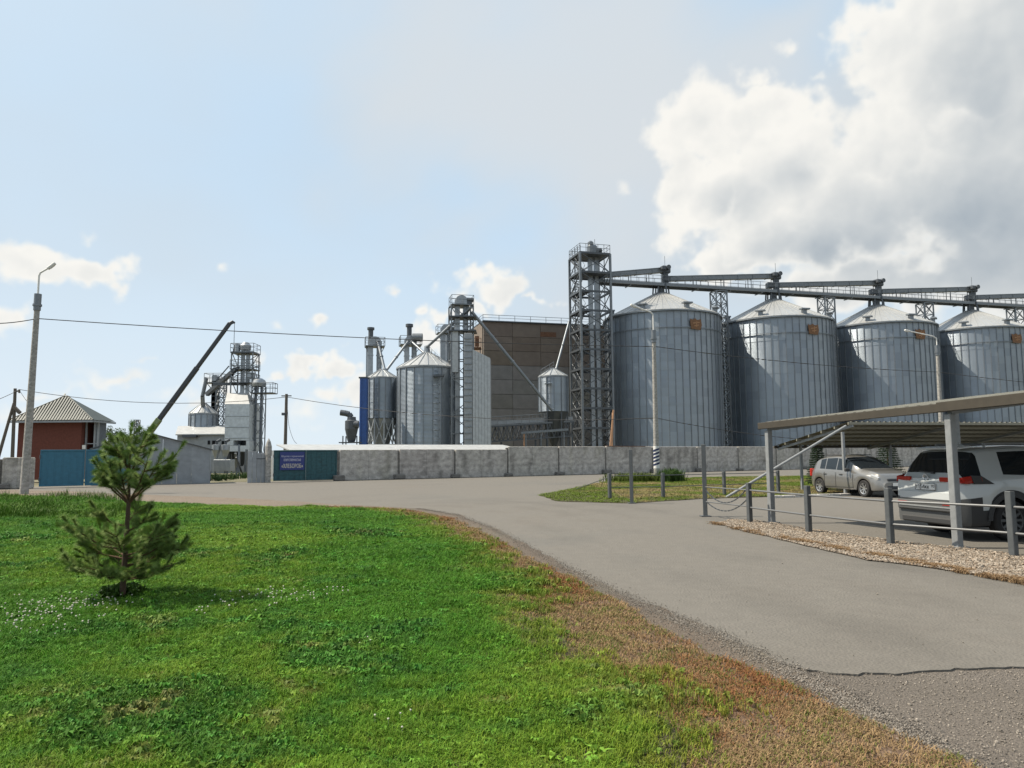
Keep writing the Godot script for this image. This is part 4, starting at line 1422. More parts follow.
	mb.tube(ch, ch + Vector3.UP * (Y(370, 330, d) - ch.y), 0.3, 0.3, 12)
	mb.tube(Vector3(ch.x, Y(370, 330, d), ch.z), Vector3(ch.x, Y(370, 327.6, d), ch.z), 0.44, 0.44, 12)
	part(e, "chimney", mb, M.dark_steel)
	mb = MB.new()
	mb.beam(Vector3(X(366.5, d), 0, -d - 0.6), Vector3(X(366.5, d), Y(366, 345, d), -d - 0.6), 0.45, 0.45)
	part(e, "third_casing", mb, M.galv_flat)
	d = 91.0
	e = elevator("bucket_elevator", "bucket elevator with a round drum on its platform behind the wide silo", Vector3(X(410, d), 0, -d), Y(410, 335, d), 0.9, 0.6, ur, 2.6, "", false)
	mb = MB.new()
	ch = Vector3(X(408.8, d), Y(409, 341, d), -d)
	mb.tube(ch, Vector3(ch.x, Y(409, 327, d), ch.z), 0.3, 0.3, 12)
	mb.tube(Vector3(ch.x, Y(409, 327, d), ch.z), Vector3(ch.x, Y(409, 324.2, d), ch.z), 0.46, 0.46, 12)
	part(e, "chimney", mb, M.dark_steel)
	mb = MB.new()
	mb.tube(pt(412.5, 337.5, d - 0.6), pt(422.5, 337.5, d - 0.6), 0.5, 0.5, 14)
	part(e, "drum", mb, M.steel)
	d = 96.0
	elevator("bucket_elevator", "dark short bucket elevator behind the wide silo's right edge", Vector3(X(446, d), 0, -d), Y(446, 323, d), 0.8, 0.7, ur, 2.4, "", true)
	d = 84.0
	e = elevator("bucket_elevator", "tallest bucket elevator with a railed head beside the pale dryer block", Vector3(X(461.5, d), 0, -d), Y(462, 295.0, d), 0.95, 0.55, ur, 2.5, "", true)
	lg = MB.new()
	br = MB.new()
	lattice(lg, br, Vector3(X(461, d), 0, -d - 0.3), ur * 1.25, Vector3(-ur.z, 0, ur.x) * 0.9, Y(462, 306, d), 2.1, 0.14, 0.08)
	part(e, "frame_legs", lg, M.steel)
	part(e, "frame_braces", br, M.steel)
	for py in [318.0, 332.0]:
		mb = MB.new()
		mb.box(Vector3(X(463, d), Y(463, py, d), -d), Vector3(3.1, 0.14, 2.4))
		part(e, "landing", mb, M.dark_steel)
	mb = MB.new()
	pb(mb, 452.0, 331.0, 458.0, 372.0, d - 0.9, 0.5)
	part(e, "side_panel", mb, M.pale_sheet)
	# ribbed column with rungs and pale dryer block
	d = 81.0
	t = thing("ribbed_tower", "narrow grey tower crossed by regular rungs left of the pale block", "tower", Vector3(X(468, d), 0, -d - 0.7))
	mb = MB.new()
	pb(mb, 464.5, 333.0, 472.0, -1, d, 1.4, 0.03)
	part(t, "body", mb, M.grey_sheet)
	var yy := 338.0
	while yy < 443.0:
		mb = MB.new()
		pb(mb, 464.4, yy, 472.1, yy + 0.9, d - 0.1, 0.1)
		part(t, "rung", mb, M.galv_rib)
		yy += 6.3
	t = thing("dryer_block", "pale ribbed metal dryer block with a slanting top in front of brown building", "dryer", Vector3(X(481, d), 0, -d - 1.5))
	var n := 6
	for k in n:
		mb = MB.new()
		var f0 := k / float(n)
		var f1 := (k + 1) / float(n)
		var xa := lerpf(X(472.6, d), X(490.6, d), f0) + 0.008
		var xb := lerpf(X(472.6, d), X(490.6, d), f1) - 0.008
		var ya := lerpf(Y(473, 349.2, d), Y(490, 358.0, d), f0)
		var yb := lerpf(Y(473, 349.2, d), Y(490, 358.0, d), f1)
		var z := -d + (0.012 if k % 2 else 0.0)
		mb.slab([Vector3(xa, 0, z), Vector3(xb, 0, z), Vector3(xb, yb, z), Vector3(xa, ya, z)], Vector3(0, 0, -3.0))
		part(t, "cladding_strip", mb, M.pale_sheet)
	# spouts
	spout("grain_spout", "long pipe slanting from the tallest elevator down to the truss bridge", pt(472, 312, 83.4), pt(552, 410, 87.0), 0.18)
	spout("grain_spout", "pipe slanting from the tallest elevator to the wide silo's peak", pt(471, 307, 83.2), pt(427, 347, 85.8), 0.17)
	spout("grain_spout", "pipe slanting from the drum elevator down to the small hopper silo", pt(408.5, 341, 90), pt(384, 373.5, 87.2), 0.15)
	spout("grain_spout", "pipe slanting from the drum elevator across the wide silo's roof", pt(412, 342, 90), pt(452, 378, 84.2), 0.15)
	spout("grain_spout", "short steep pipe from the chimney elevator to the small hopper silo", pt(378, 342, 89.4), pt(385, 371.5, 87.2), 0.17)
	# brown panel building
	var p0 := pt(484, 440, 104.0)
	p0.y = 0
	var H := Y(484, 321.5, 104.0)
	var L := 21.0
	t = thing("brown_building", "big windowless brown and grey panel building behind the elevators", "building", p0 + ROW_U * L * 0.5)
	mb = MB.new()
	mb.box(p0 + ROW_U * L * 0.5 - ROW_W * 6.15 + Vector3.UP * H * 0.5, Vector3(L, H, 12.0), Basis(ROW_U, Vector3.UP, ROW_W))
	part(t, "core", mb, M.grey_wall)
	var nr := 10
	var nc := 5
	for r in nr:
		for k in nc:
			mb = MB.new()
			var tn := rf(0.85, 1.15)
			mb.col = Color(tn, tn * rf(0.97, 1.02), tn * rf(0.93, 1.02))
			var cc := p0 + ROW_U * L * (k + 0.5) / nc + Vector3.UP * H * (r + 0.5) / nr - ROW_W * (0.07 + rf(0, 0.03))
			mb.box(cc, Vector3(L / nc - 0.04, H / nr - 0.045, 0.2), Basis(ROW_U, Vector3.UP, ROW_W), 0.02)
			part(t, "wall_panel", mb, M.brown_wall if r > 6 else M.grey_wall)
	for r in 10:
		mb = MB.new()
		mb.box(p0 - ROW_W * (1.6 + 2.7 * (r % 4)) + Vector3.UP * H * 0.125 * (r / 4 * 2 + 3.0) - ROW_U * 0.06, Vector3(0.15, H * 0.25 - 0.06, 2.6), Basis(ROW_U, Vector3.UP, ROW_W), 0.02)
		part(t, "side_panel", mb, M.brown_wall)
	mb = MB.new()
	mb.box(p0 + ROW_U * L * 0.5 - ROW_W * 6.0 + Vector3.UP * (H + 0.08), Vector3(L + 0.3, 0.16, 12.5), Basis(ROW_U, Vector3.UP, ROW_W))
	part(t, "roof_edge", mb, M.dark_steel)
	mb = MB.new()
	var pq := p0 + Vector3.UP * (H + 0.15)
	rail(mb, [pq - ROW_W * 11.5, pq - ROW_W * 0.3, pq + ROW_U * L - ROW_W * 0.3], 0.9, 0.035, 2.3)
	part(t, "roof_railing", mb, M.steel)
	for s in [[530, 334, 17, 5]]:
		mb = MB.new()
		var f: float = (s[0] - 480.0) / 110.0
		var cc := p0 + ROW_U * (L * f) + Vector3.UP * Y(s[0], s[1], 106.0) + ROW_W * 0.045
		mb.box(cc, Vector3(s[2] * 0.14, s[3] * 0.14, 0.02), Basis(ROW_U, Vector3.UP, ROW_W))
		part(t, "rusty_sheet", mb, M.rust)
	t = thing("rusty_landing", "small rusty orange landing at the brown building's corner", "landing", pt(477, 350, 100.0))
	mb = MB.new()
	pb(mb, 473.5, 347.0, 481.0, 348.5, 99.0, 1.6)
	pb(mb, 475.0, 336.0, 479.0, 346.5, 99.8, 0.2)
	part(t, "plate", mb, M.rust)
	mb = MB.new()
	rail(mb, [pt(474, 347, 99.0), pt(481, 347, 99.0)], 1.2, 0.04, 0.5)
	part(t, "handrail", mb, M.rust)
	mb = MB.new()
	for px in [474.0, 480.5]: mb.beam(Vector3(X(px, 99.5), 0, -99.5), Vector3(X(px, 99.5), Y(px, 348, 99.5), -99.5), 0.12, 0.12)
	part(t, "legs", mb, M.dark_steel)
	# truss bridge with a conveyor
	var b0 := pt(488, 427, 89.0)
	var b1 := pt(572, 422, 93.5)
	t = thing("truss_bridge", "dark lattice truss bridge running from dryer block to the tall tower", "bridge", Vector3((b0.x + b1.x) * 0.5, 0, (b0.z + b1.z) * 0.5))
	var ud := (b1 - b0).normalized()
	var ph := Vector3.UP * 1.75
	for s in [-0.55, 0.55]:
		lg = MB.new()
		br = MB.new()
		var off := Vector3(-ud.z, 0, ud.x).normalized() * float(s)
		lg.beam(b0 + off, b1 + off, 0.16, 0.16)
		lg.beam(b0 + off - ph, b1 + off - ph, 0.16, 0.16)
		var nb := 10
		for k in nb:
			var q0 := b0.lerp(b1, k / float(nb)) + off
			var q1 := b0.lerp(b1, (k + 1) / float(nb)) + off
			var qm := (q0 + q1) * 0.5
			br.beam(q0, qm - ph, 0.09, 0.09)
			br.beam(qm - ph, q1, 0.09, 0.09)
			br.beam(q0, q0 - ph, 0.07, 0.07)
		part(t, "chords", lg, M.dark_steel)
		part(t, "diagonals", br, M.dark_steel)
	mb = MB.new()
	mb.beam(b0 + Vector3.UP * 0.12, b1 + Vector3.UP * 0.12, 1.3, 0.1)
	part(t, "walkway", mb, M.steel)
	mb = MB.new()
	mb.beam(b0 + Vector3.UP * 0.45, b1 + Vector3.UP * 0.45, 0.5, 0.45)
	part(t, "conveyor_casing", mb, M.grey_sheet)
	mb = MB.new()
	var so := Vector3(-ud.z, 0, ud.x).normalized() * 0.62
	rail(mb, [b0 + so + Vector3.UP * 0.17, b1 + so + Vector3.UP * 0.17], 1.0, 0.03, 1.0)
	rail(mb, [b0 - so + Vector3.UP * 0.17, b1 - so + Vector3.UP * 0.17], 1.0, 0.03, 1.0)
	part(t, "handrail", mb, M.steel)
	for f in [0.15, 0.55, 0.95]:
		mb = MB.new()
		var q := b0.lerp(b1, f)
		mb.beam(Vector3(q.x, 0, q.z), q - Vector3.UP * 1.9, 0.25, 0.25)
		part(t, "support_leg", mb, M.dark_steel)
	# grey belt table in front of the bridge
	t = thing("belt_conveyor", "light grey inclined belt conveyor below the truss bridge", "conveyor", Vector3(X(545, 86), 0, -86))
	mb = MB.new()
	mb.beam(pt(521, 433.0, 86), pt(568, 429.5, 86), 0.7, 0.25)
	part(t, "belt", mb, M.steel)
	for px in [526.0, 541.0, 564.0]:
		mb = MB.new()
		var q := pt(px, 432, 86)
		mb.beam(Vector3(q.x, 0, q.z), q, 0.12, 0.12)
		part(t, "leg", mb, M.steel)
	t = thing("yellow_bollard", "thin yellow pole under the truss bridge", "pole", Vector3(X(524, 84), 0, -84))
	mb = MB.new()
	mb.tube(Vector3(X(524, 84), 0, -84), Vector3(X(524, 84), Y(524, 434, 84), -84), 0.07, 0.07, 8)
	mb.lathe(Vector3(X(524, 84), 0, -84), [Vector2(0.15, 0), Vector2(0.15, 0.1), Vector2(0.07, 0.12)], 8)
	part(t, "shaft", mb, M.wood)
	# small bright tank
	d = 93.0
	R = 0.5 * (X(568.5, d) - X(539, d))
	c = Vector3(X(553.8, d), 0, -d)
	t = thing("bright_tank", "small bright galvanised tank on legs left of the tall tower", "silo", c)
	silo_parts(t, R, Y(554, 376.5, d), 1.0, 12, 6, false, Y(554, 412, d))
	mb = MB.new()
	for i in 6:
		var q := c + Vector3(cos(TAU * i / 6.0), 0, sin(TAU * i / 6.0)) * R * 0.95
		mb.beam(q, q + Vector3.UP * Y(554, 412, d), 0.16, 0.16)
	part(t, "legs", mb, M.dark_steel)
	mb = MB.new()
	mb.lathe(c, [Vector2(0.2, 2.4), Vector2(R, Y(554, 412.3, d))], 12, false)
	part(t, "hopper", mb, M.dark_steel)
	mb = MB.new()
	rail(mb, [pt(541, 377, d - 1.2), pt(554, 369, d)], 0.9, 0.03, 0.7)
	ladder(mb, pt(549, 412, d - R - 0.2), Y(549, 377, d) - Y(549, 412, d), Vector3.RIGHT)
	pb(mb, 545, 383, 552, 384, d - R - 0.6, 0.6)
	part(t, "roof_handrail", mb, M.steel)
	spout("grain_spout", "thin pipe from the tall lattice tower down to the bright tank", pt(569, 322, 96), pt(556, 369.5, 93.2), 0.14)

# ---------------------------------------------------------------- the four big silos, their conveyors, and the tall tower
func big_silos() -> void:
	var c0 := Vector3(20.6, 0, -101.6)
	var st := Vector3(17.17, 0, -4.85)
	var R := 7.75
	var H := 20.0
	var rise := 3.65
	var s0 := thing("grain_silo", "first big ribbed grain silo, next to the tall lattice tower", "silo", c0, "row of big grain silos")
	silo_parts(s0, R, H, rise, 52, 18, true)
	var wr := MB.new()
	for y in [H - 2.3]:
		wr.lathe(c0 + Vector3.UP * y, [Vector2(R + 0.1, -0.05), Vector2(R + 0.19, -0.05), Vector2(R + 0.19, 0.05), Vector2(R + 0.1, 0.05)], 66)
	part(s0, "wind_ring", wr, M.galv_rib)
	for k in 8:
		var vt := MB.new()
		var a := TAU * (k + 0.32) / 8.0
		var dn := Vector3(cos(a), 0, -sin(a))
		var tg := Vector3(-dn.z, 0, dn.x)
		var p := c0 + dn * (R - 0.45) + Vector3.UP * (H + 0.2)
		vt.box(p + Vector3.UP * 0.3, Vector3(0.55, 0.75, 0.55), Basis(dn, Vector3.UP, tg), 0.03)
		vt.box(p + Vector3.UP * 0.72 + dn * 0.14, Vector3(0.75, 0.22, 1.3), Basis(dn, Vector3.UP, tg), 0.04)
		part(s0, "roof_vent", vt, M.galv_rib)
	var pf := MB.new()
	for k in 6:
		var a := TAU * k / 6.0
		var dn := Vector3(cos(a), 0, -sin(a))
		pf.beam(c0 + dn * 1.15 + Vector3.UP * (H + rise - 0.45), c0 + dn * 1.0 + Vector3.UP * 24.95, 0.18, 0.18)
	pf.tube(c0 + Vector3.UP * (H + rise - 0.3), c0 + Vector3.UP * 24.9, 0.55, 0.45, 12)
	part(s0, "peak_frame", pf, M.dark_steel)
	var pq := MB.new()
	var an := deg_to_rad(-69.0)
	var dp := Vector3(cos(an), 0, -sin(an))
	var tp := Vector3(sin(an), 0, cos(an)) * -1.0
	var pc := c0 + dp * (R + 0.2) + Vector3.UP * (H - 1.9)
	var ol := []
	for v in [[-0.72, -0.55], [0.62, -0.66], [0.86, -0.1], [0.74, 0.62], [0.2, 0.5], [-0.1, 0.68], [-0.5, 0.52], [-0.86, 0.6], [-0.8, 0.05]]:
		ol.append(pc + tp * v[0] * 1.02 + Vector3.UP * v[1] * 1.1)
	if (ol[1] - ol[0]).cross(ol[2] - ol[0]).dot(dp) < 0: ol.reverse()
	pq.slab(ol, -dp * 0.06)
	var plaque := part(s0, "emblem_plate", pq, M.plaque, "rusty orange emblem plate near the eave")
	var ed := MB.new()
	for v in [[-0.45, 0.1, 0.5, 0.25], [-0.3, -0.25, 0.4, -0.1], [0.05, -0.4, 0.1, 0.4]]:
		ed.beam(pc + tp * v[0] + Vector3.UP * v[1] + dp * 0.03, pc + tp * v[2] + Vector3.UP * v[3] + dp * 0.03, 0.12, 0.03, dp)
	part(plaque, "emblem_marks", ed, M.wood)
	var lad := MB.new()
	var al := deg_to_rad(-35.0)
	ladder(lad, c0 + Vector3(cos(al), 0, -sin(al)) * (R + 0.3), H, Vector3(sin(al), 0, cos(al)), 0.6)
	part(s0, "ladder", lad, M.galv_rib)
	var s1 := dup(s0, c0 + st, "second big ribbed grain silo, counted from the tall lattice tower")
	var s2 := dup(s0, c0 + st * 2.0, "third big ribbed grain silo, counted from the tall lattice tower")
	var s3 := dup(s0, c0 + st * 3.0, "fourth big ribbed grain silo, counted from the tall lattice tower")
	s1.rotation.y = deg_to_rad(-2.5)
	s2.rotation.y = deg_to_rad(-5.0)
	s3.rotation.y = deg_to_rad(-9.0)
	# gallery over the peaks
	var dk := 24.95
	var g0 := c0 + st * -0.56 + Vector3.UP * dk
	var g1 := c0 + st * 4.0 + Vector3.UP * dk
	var g := thing("conveyor_gallery", "long steel walkway gallery running over the big silos' peaks", "gallery", (g0 + g1) * 0.5)
	var ns := 16
	for k in ns:
		var mb := MB.new()
		var a := g0.lerp(g1, k / float(ns))
		var b := g0.lerp(g1, (k + 1) / float(ns))
		mb.beam(a, b - ROW_U * 0.02, 1.9, 0.08)
		for s in [-0.9, 0.9]: mb.beam(a + ROW_W * float(s) - Vector3.UP * 0.2, b + ROW_W * float(s) - Vector3.UP * 0.2, 0.14, 0.34)
		mb.beam(a - ROW_W * 0.9 - Vector3.UP * 0.5, a + ROW_W * 0.9 - Vector3.UP * 0.5, 0.12, 0.12)
		part(g, "deck_section", mb, M.steel)
	for s in [-0.95, 0.95]:
		var mb := MB.new()
		rail(mb, [g0 + ROW_W * float(s), g1 + ROW_W * float(s)], 1.05, 0.03, 1.2)
		part(g, "handrail", mb, M.steel)
	# drag conveyors, each rising to a head over the next one's tail
	var ends := [[-0.56, 0.04, 25.5, 27.0], [0.05, 1.03, 25.75, 27.15], [0.97, 2.03, 25.75, 27.15], [1.97, 3.03, 25.75, 27.15], [2.98, 4.0, 25.75, 27.15]]
	var lab := ["between the tall tower and the first silo", "from the first silo to the second", "from the second silo to the third", "from the third silo to the fourth", "beyond the fourth silo's peak"]
	for i in ends.size():
		var r: Array = ends[i]
		var a := c0 + st * float(r[0]) + Vector3.UP * float(r[2])
		var b := c0 + st * float(r[1]) + Vector3.UP * float(r[3])
		var t := thing("drag_conveyor", "grey enclosed drag conveyor on the gallery " + lab[i], "conveyor", Vector3((a.x + b.x) * 0.5, dk, (a.z + b.z) * 0.5), "drag conveyors over the silos")
		var u := (b - a).normalized()
		var mb := MB.new()
		mb.beam(a, b, 0.75, 0.62, Vector3.UP, 0.03)
		var k := 1.5
		while k < a.distance_to(b) - 0.5:
			var q := a + u * k
			mb.beam(q - u * 0.05, q + u * 0.05, 0.84, 0.72)
			k += 2.4
		part(t, "casing", mb, M.steel)
		mb = MB.new()
		mb.beam(a + Vector3.UP * 0.34, b + Vector3.UP * 0.34, 0.95, 0.07)
		part(t, "cover", mb, M.galv_flat)
		mb = MB.new()
		mb.box(b + Vector3.UP * 0.05, Vector3(1.3, 1.05, 1.1), Basis(ROW_U, Vector3.UP, ROW_W), 0.15)
		mb.tube(b + ROW_W * 0.5 + Vector3.UP * 0.2, b + ROW_W * 1.2 + Vector3.UP * 0.2, 0.32, 0.32, 10)
		mb.box(b + ROW_W * 0.8 - ROW_U * 0.6 + Vector3.UP * 0.1, Vector3(0.7, 0.5, 0.5), Basis(ROW_U, Vector3.UP, ROW_W), 0.05)
		part(t, "drive_head", mb, M.dark_steel)
		mb = MB.new()
		mb.tube(b + Vector3.UP * 0.5, b + Vector3.UP * 2.0, 0.03, 0.03, 5)
		part(t, "lightning_rod", mb, M.steel)
		mb = MB.new()
		mb.box(a, Vector3(0.9, 0.8, 0.95), Basis(ROW_U, Vector3.UP, ROW_W), 0.08)
		part(t, "tail_box", mb, M.dark_steel)
		mb = MB.new()
		for f in [0.25, 0.5, 0.75, 0.97]:
			var q := a.lerp(b, f)
			for s in [-0.4, 0.4]: mb.beam(Vector3(q.x, dk, q.z) + ROW_W * float(s), q + ROW_W * float(s) - Vector3.UP * 0.3, 0.08, 0.08)
		mb.beam(Vector3(b.x, dk, b.z), b, 0.7, 0.7)
		part(t, "stands", mb, M.dark_steel)
	# braced masts between the silos
	for i in 4:
		var p := c0 + st * (i + 0.5)
		var t := thing("support_mast", "lattice mast holding the gallery %s" % ["between the first and second silos", "between the second and third silos", "between the third and fourth silos", "past the fourth silo"][i], "mast", p, "masts between the silos")
		var lg := MB.new()
		var br := MB.new()
		lattice(lg, br, p, ROW_U * 0.85, ROW_W * 0.8, dk - 0.55, 1.75, 0.16, 0.08, true)
		part(t, "legs", lg, M.steel)
		part(t, "braces", br, M.steel)
	tall_tower()
	# two raw boards leaning by the tower
	for k in 2:
		var b := thing("leaning_board", "raw reddish timber board leaning at the first silo's foot", "board", Vector3(X(608 + k * 3, 88), 0, -88), "leaning boards")
		var mb := MB.new()
		mb.beam(Vector3(X(607.5 + k * 3, 87.5), 0, -87.5), pt(613.5 - k * 0.7, 410.0 + k * 3.0, 92.0), 0.2, 0.08, ROW_W, 0.01)
		part(b, "plank", mb, M.wood)
		b.set_meta("label", ["raw reddish timber board leaning at the first silo's foot", "shorter raw timber board leaning beside a longer one at the first silo"][k])
func tall_tower() -> void:
	var o := Vector3(10.4, 0, -97.5)
	var hw := 2.1
	var hd := 2.0
	var H := 27.8
	var t := thing("lattice_tower", "tall open steel elevator tower with floors and zigzag stairs", "tower", o)
	var u := ROW_U * hw
	var w := ROW_W * hd
	var cs := [o - u - w, o + u - w, o + u + w, o - u + w]
	for p in cs:
		var mb := MB.new()
		mb.beam(p, p + Vector3.UP * H, 0.26, 0.26, ROW_U)
		part(t, "corner_post", mb, M.steel)
	var nb := 11
	var bay := H / nb
	var br := MB.new()
	for k in nb:
		var y0 := Vector3.UP * bay * k
		var y1 := Vector3.UP * bay * (k + 1)
		for i in 4:
			var a: Vector3 = cs[i]
			var b: Vector3 = cs[(i + 1) % 4]
			br.beam(a + y0, b + y1, 0.085, 0.085)
			br.beam(b + y0, a + y1, 0.085, 0.085)
			if i == 1 or i == 3: br.beam((a + b) * 0.5 + y0, (a + b) * 0.5 + y1, 0.1, 0.1)
		var fl := MB.new()
		for i in 4: fl.beam(cs[i] + y1, cs[(i + 1) % 4] + y1, 0.18, 0.26)
		part(t, "floor_frame", fl, M.dark_steel)
		var dkm := MB.new()
		dkm.box(o - u * 0.62 + y1, Vector3(hw * 0.7, 0.08, hd * 2.0 - 0.3), Basis(ROW_U, Vector3.UP, ROW_W))
		if k == nb - 1 or k == nb - 2: dkm.box(o + u * 0.3 + y1, Vector3(hw * 1.3, 0.1, hd * 2.0 - 0.3), Basis(ROW_U, Vector3.UP, ROW_W))
		part(t, "floor_plate", dkm, M.dark_steel)
		# stair flight and its rails
		var fl2 := MB.new()
		var s := 1.0 if k % 2 else -1.0
		var a := o - u * 0.8 - w * 0.8 * s + y0
		var b := o - u * 0.8 + w * 0.8 * s + y1
		fl2.beam(a - ROW_U * 0.35, b - ROW_U * 0.35, 0.06, 0.2)
		fl2.beam(a + ROW_U * 0.35, b + ROW_U * 0.35, 0.06, 0.2)
		for q in 9:
			var m := a.lerp(b, (q + 0.5) / 9.0)
			fl2.box(m, Vector3(0.7, 0.04, 0.24), Basis(ROW_U, Vector3.UP, ROW_W))
		var st := part(t, "stair_flight", fl2, M.steel)
		var rl := MB.new()
		rl.tube(a - ROW_U * 0.38 + Vector3.UP, b - ROW_U * 0.38 + Vector3.UP, 0.035, 0.035, 4)
		rl.tube(a + ROW_U * 0.38 + Vector3.UP, b + ROW_U * 0.38 + Vector3.UP, 0.035, 0.035, 4)
		rail(rl, [o - u * 0.95 - w * 0.95 + y1, o - u * 0.95 + w * 0.95 + y1], 1.0, 0.03, 1.0)
		part(st, "handrail", rl, M.steel)
	part(t, "braces", br, M.dark_steel)
	for s in [-0.42, 0.42]:
		var mb := MB.new()
		mb.beam(o + ROW_U * (0.5 + float(s)), o + ROW_U * (0.5 + float(s)) + Vector3.UP * (H + 0.8), 0.55, 0.5, ROW_W, 0.02)
		part(t, "elevator_casing", mb, M.galv_flat)
	var hd2 := MB.new()
	var hc := o + ROW_U * 0.4 + Vector3.UP * (H + 0.9)
	hd2.box(hc, Vector3(1.3, 1.5, 0.9), Basis(ROW_U, Vector3.UP, ROW_W), 0.25)
	hd2.lathe(hc + Vector3.UP * 0.7 - ROW_U * 0.2, [Vector2(0.4, 0), Vector2(0.4, 0.4), Vector2(0.15, 0.6)], 10)
	part(t, "elevator_head", hd2, M.steel)
	var mo := MB.new()
	mo.tube(hc + ROW_U * 0.6, hc + ROW_U * 1.3 + Vector3.UP * 0.1, 0.35, 0.35, 10)
	mo.tube(hc + Vector3.UP * 0.9 + ROW_U * 0.4, hc + Vector3.UP * 1.6 + ROW_U * 0.4, 0.03, 0.03, 4)
	part(t, "motor", mo, M.dark_steel)
	var rl := MB.new()
	var y := Vector3.UP * (H + 0.1)
	rail(rl, [cs[0] + y, cs[1] + y, cs[2] + y, cs[3] + y, cs[0] + y], 1.1, 0.035, 0.9)
	part(t, "top_handrail", rl, M.steel)

# ---------------------------------------------------------------- lamp poles and wires
func lamp_pole(label: String, foot: Vector3, top: Vector3, br_up: float, arm: Vector3, striped: bool) -> Node3D:
	var t := thing("lamp_pole", label, "lamp pole", foot)
	var mb := MB.new()
	mb.tube(foot - Vector3.UP * 0.05, top, 0.19, 0.115, 12)
	part(t, "pole", mb, M.pole)
	mb = MB.new()
	var ax := (top - foot).normalized()
	mb.tube(top - ax * 0.75, top + ax * 0.05, 0.16, 0.16, 12)
	mb.tube(top - ax * 0.55, top - ax * 0.45, 0.2, 0.2, 12)
	part(t, "collar", mb, M.steel)
	mb = MB.new()
	var b := top + Vector3.UP * br_up
	mb.path([top - ax * 0.3, b, b + arm * 0.12 + Vector3.UP * 0.1, b + arm], 0.045, 8)
	part(t, "bracket", mb, M.white_paint)
	mb = MB.new()
	var an := arm.normalized()
	var e := b + arm
	mb.beam(e - an * 0.1, e + an * 0.34, 0.2, 0.11, Vector3.UP, 0.035)
	mb.beam(e + an * 0.05 - Vector3.UP * 0.07, e + an * 0.3 - Vector3.UP * 0.07, 0.15, 0.04)
	part(t, "lamp_head", mb, M.white_paint)
	if striped:
		mb = MB.new()
		mb.tube(foot + ax * 0.75, foot + ax * 2.15, 0.192, 0.182, 16, false)
		part(t, "white_band", mb, M.white_paint)
		for k in 5:
			mb = MB.new()
			for s in 16:
				var t0 := TAU * s / 16.0
				var t1 := TAU * (s + 1) / 16.0
				var y0 := 0.72 + 0.22 * k + 0.35 * s / 16.0
				var y1 := 0.72 + 0.22 * k + 0.35 * (s + 1) / 16.0
				for v in [0.0]:
					var r := 0.197
					var p0 := foot + Vector3(cos(t0), 0, -sin(t0)) * r
					var p1 := foot + Vector3(cos(t1), 0, -sin(t1)) * r
					mb.quad(p0 + Vector3.UP * y0, p1 + Vector3.UP * y1, p1 + Vector3.UP * (y1 + 0.12), p0 + Vector3.UP * (y0 + 0.12))
			part(t, "navy_stripe", mb, M.navy)
	return t
func wire(label: String, ps: Array, sag: float, r := 0.022) -> void:
	var t := thing("overhead_wire", label, "wire", ps[0], "overhead wires")
	for i in ps.size() - 1:
		var mb := MB.new()
		var q := []
		for k in 13:
			var f := k / 12.0
			q.append((ps[i] as Vector3).lerp(ps[i + 1], f) - Vector3.UP * sag * 4.0 * f * (1.0 - f))
		mb.path(q, r, 5)
		part(t, "span", mb, M.cable)
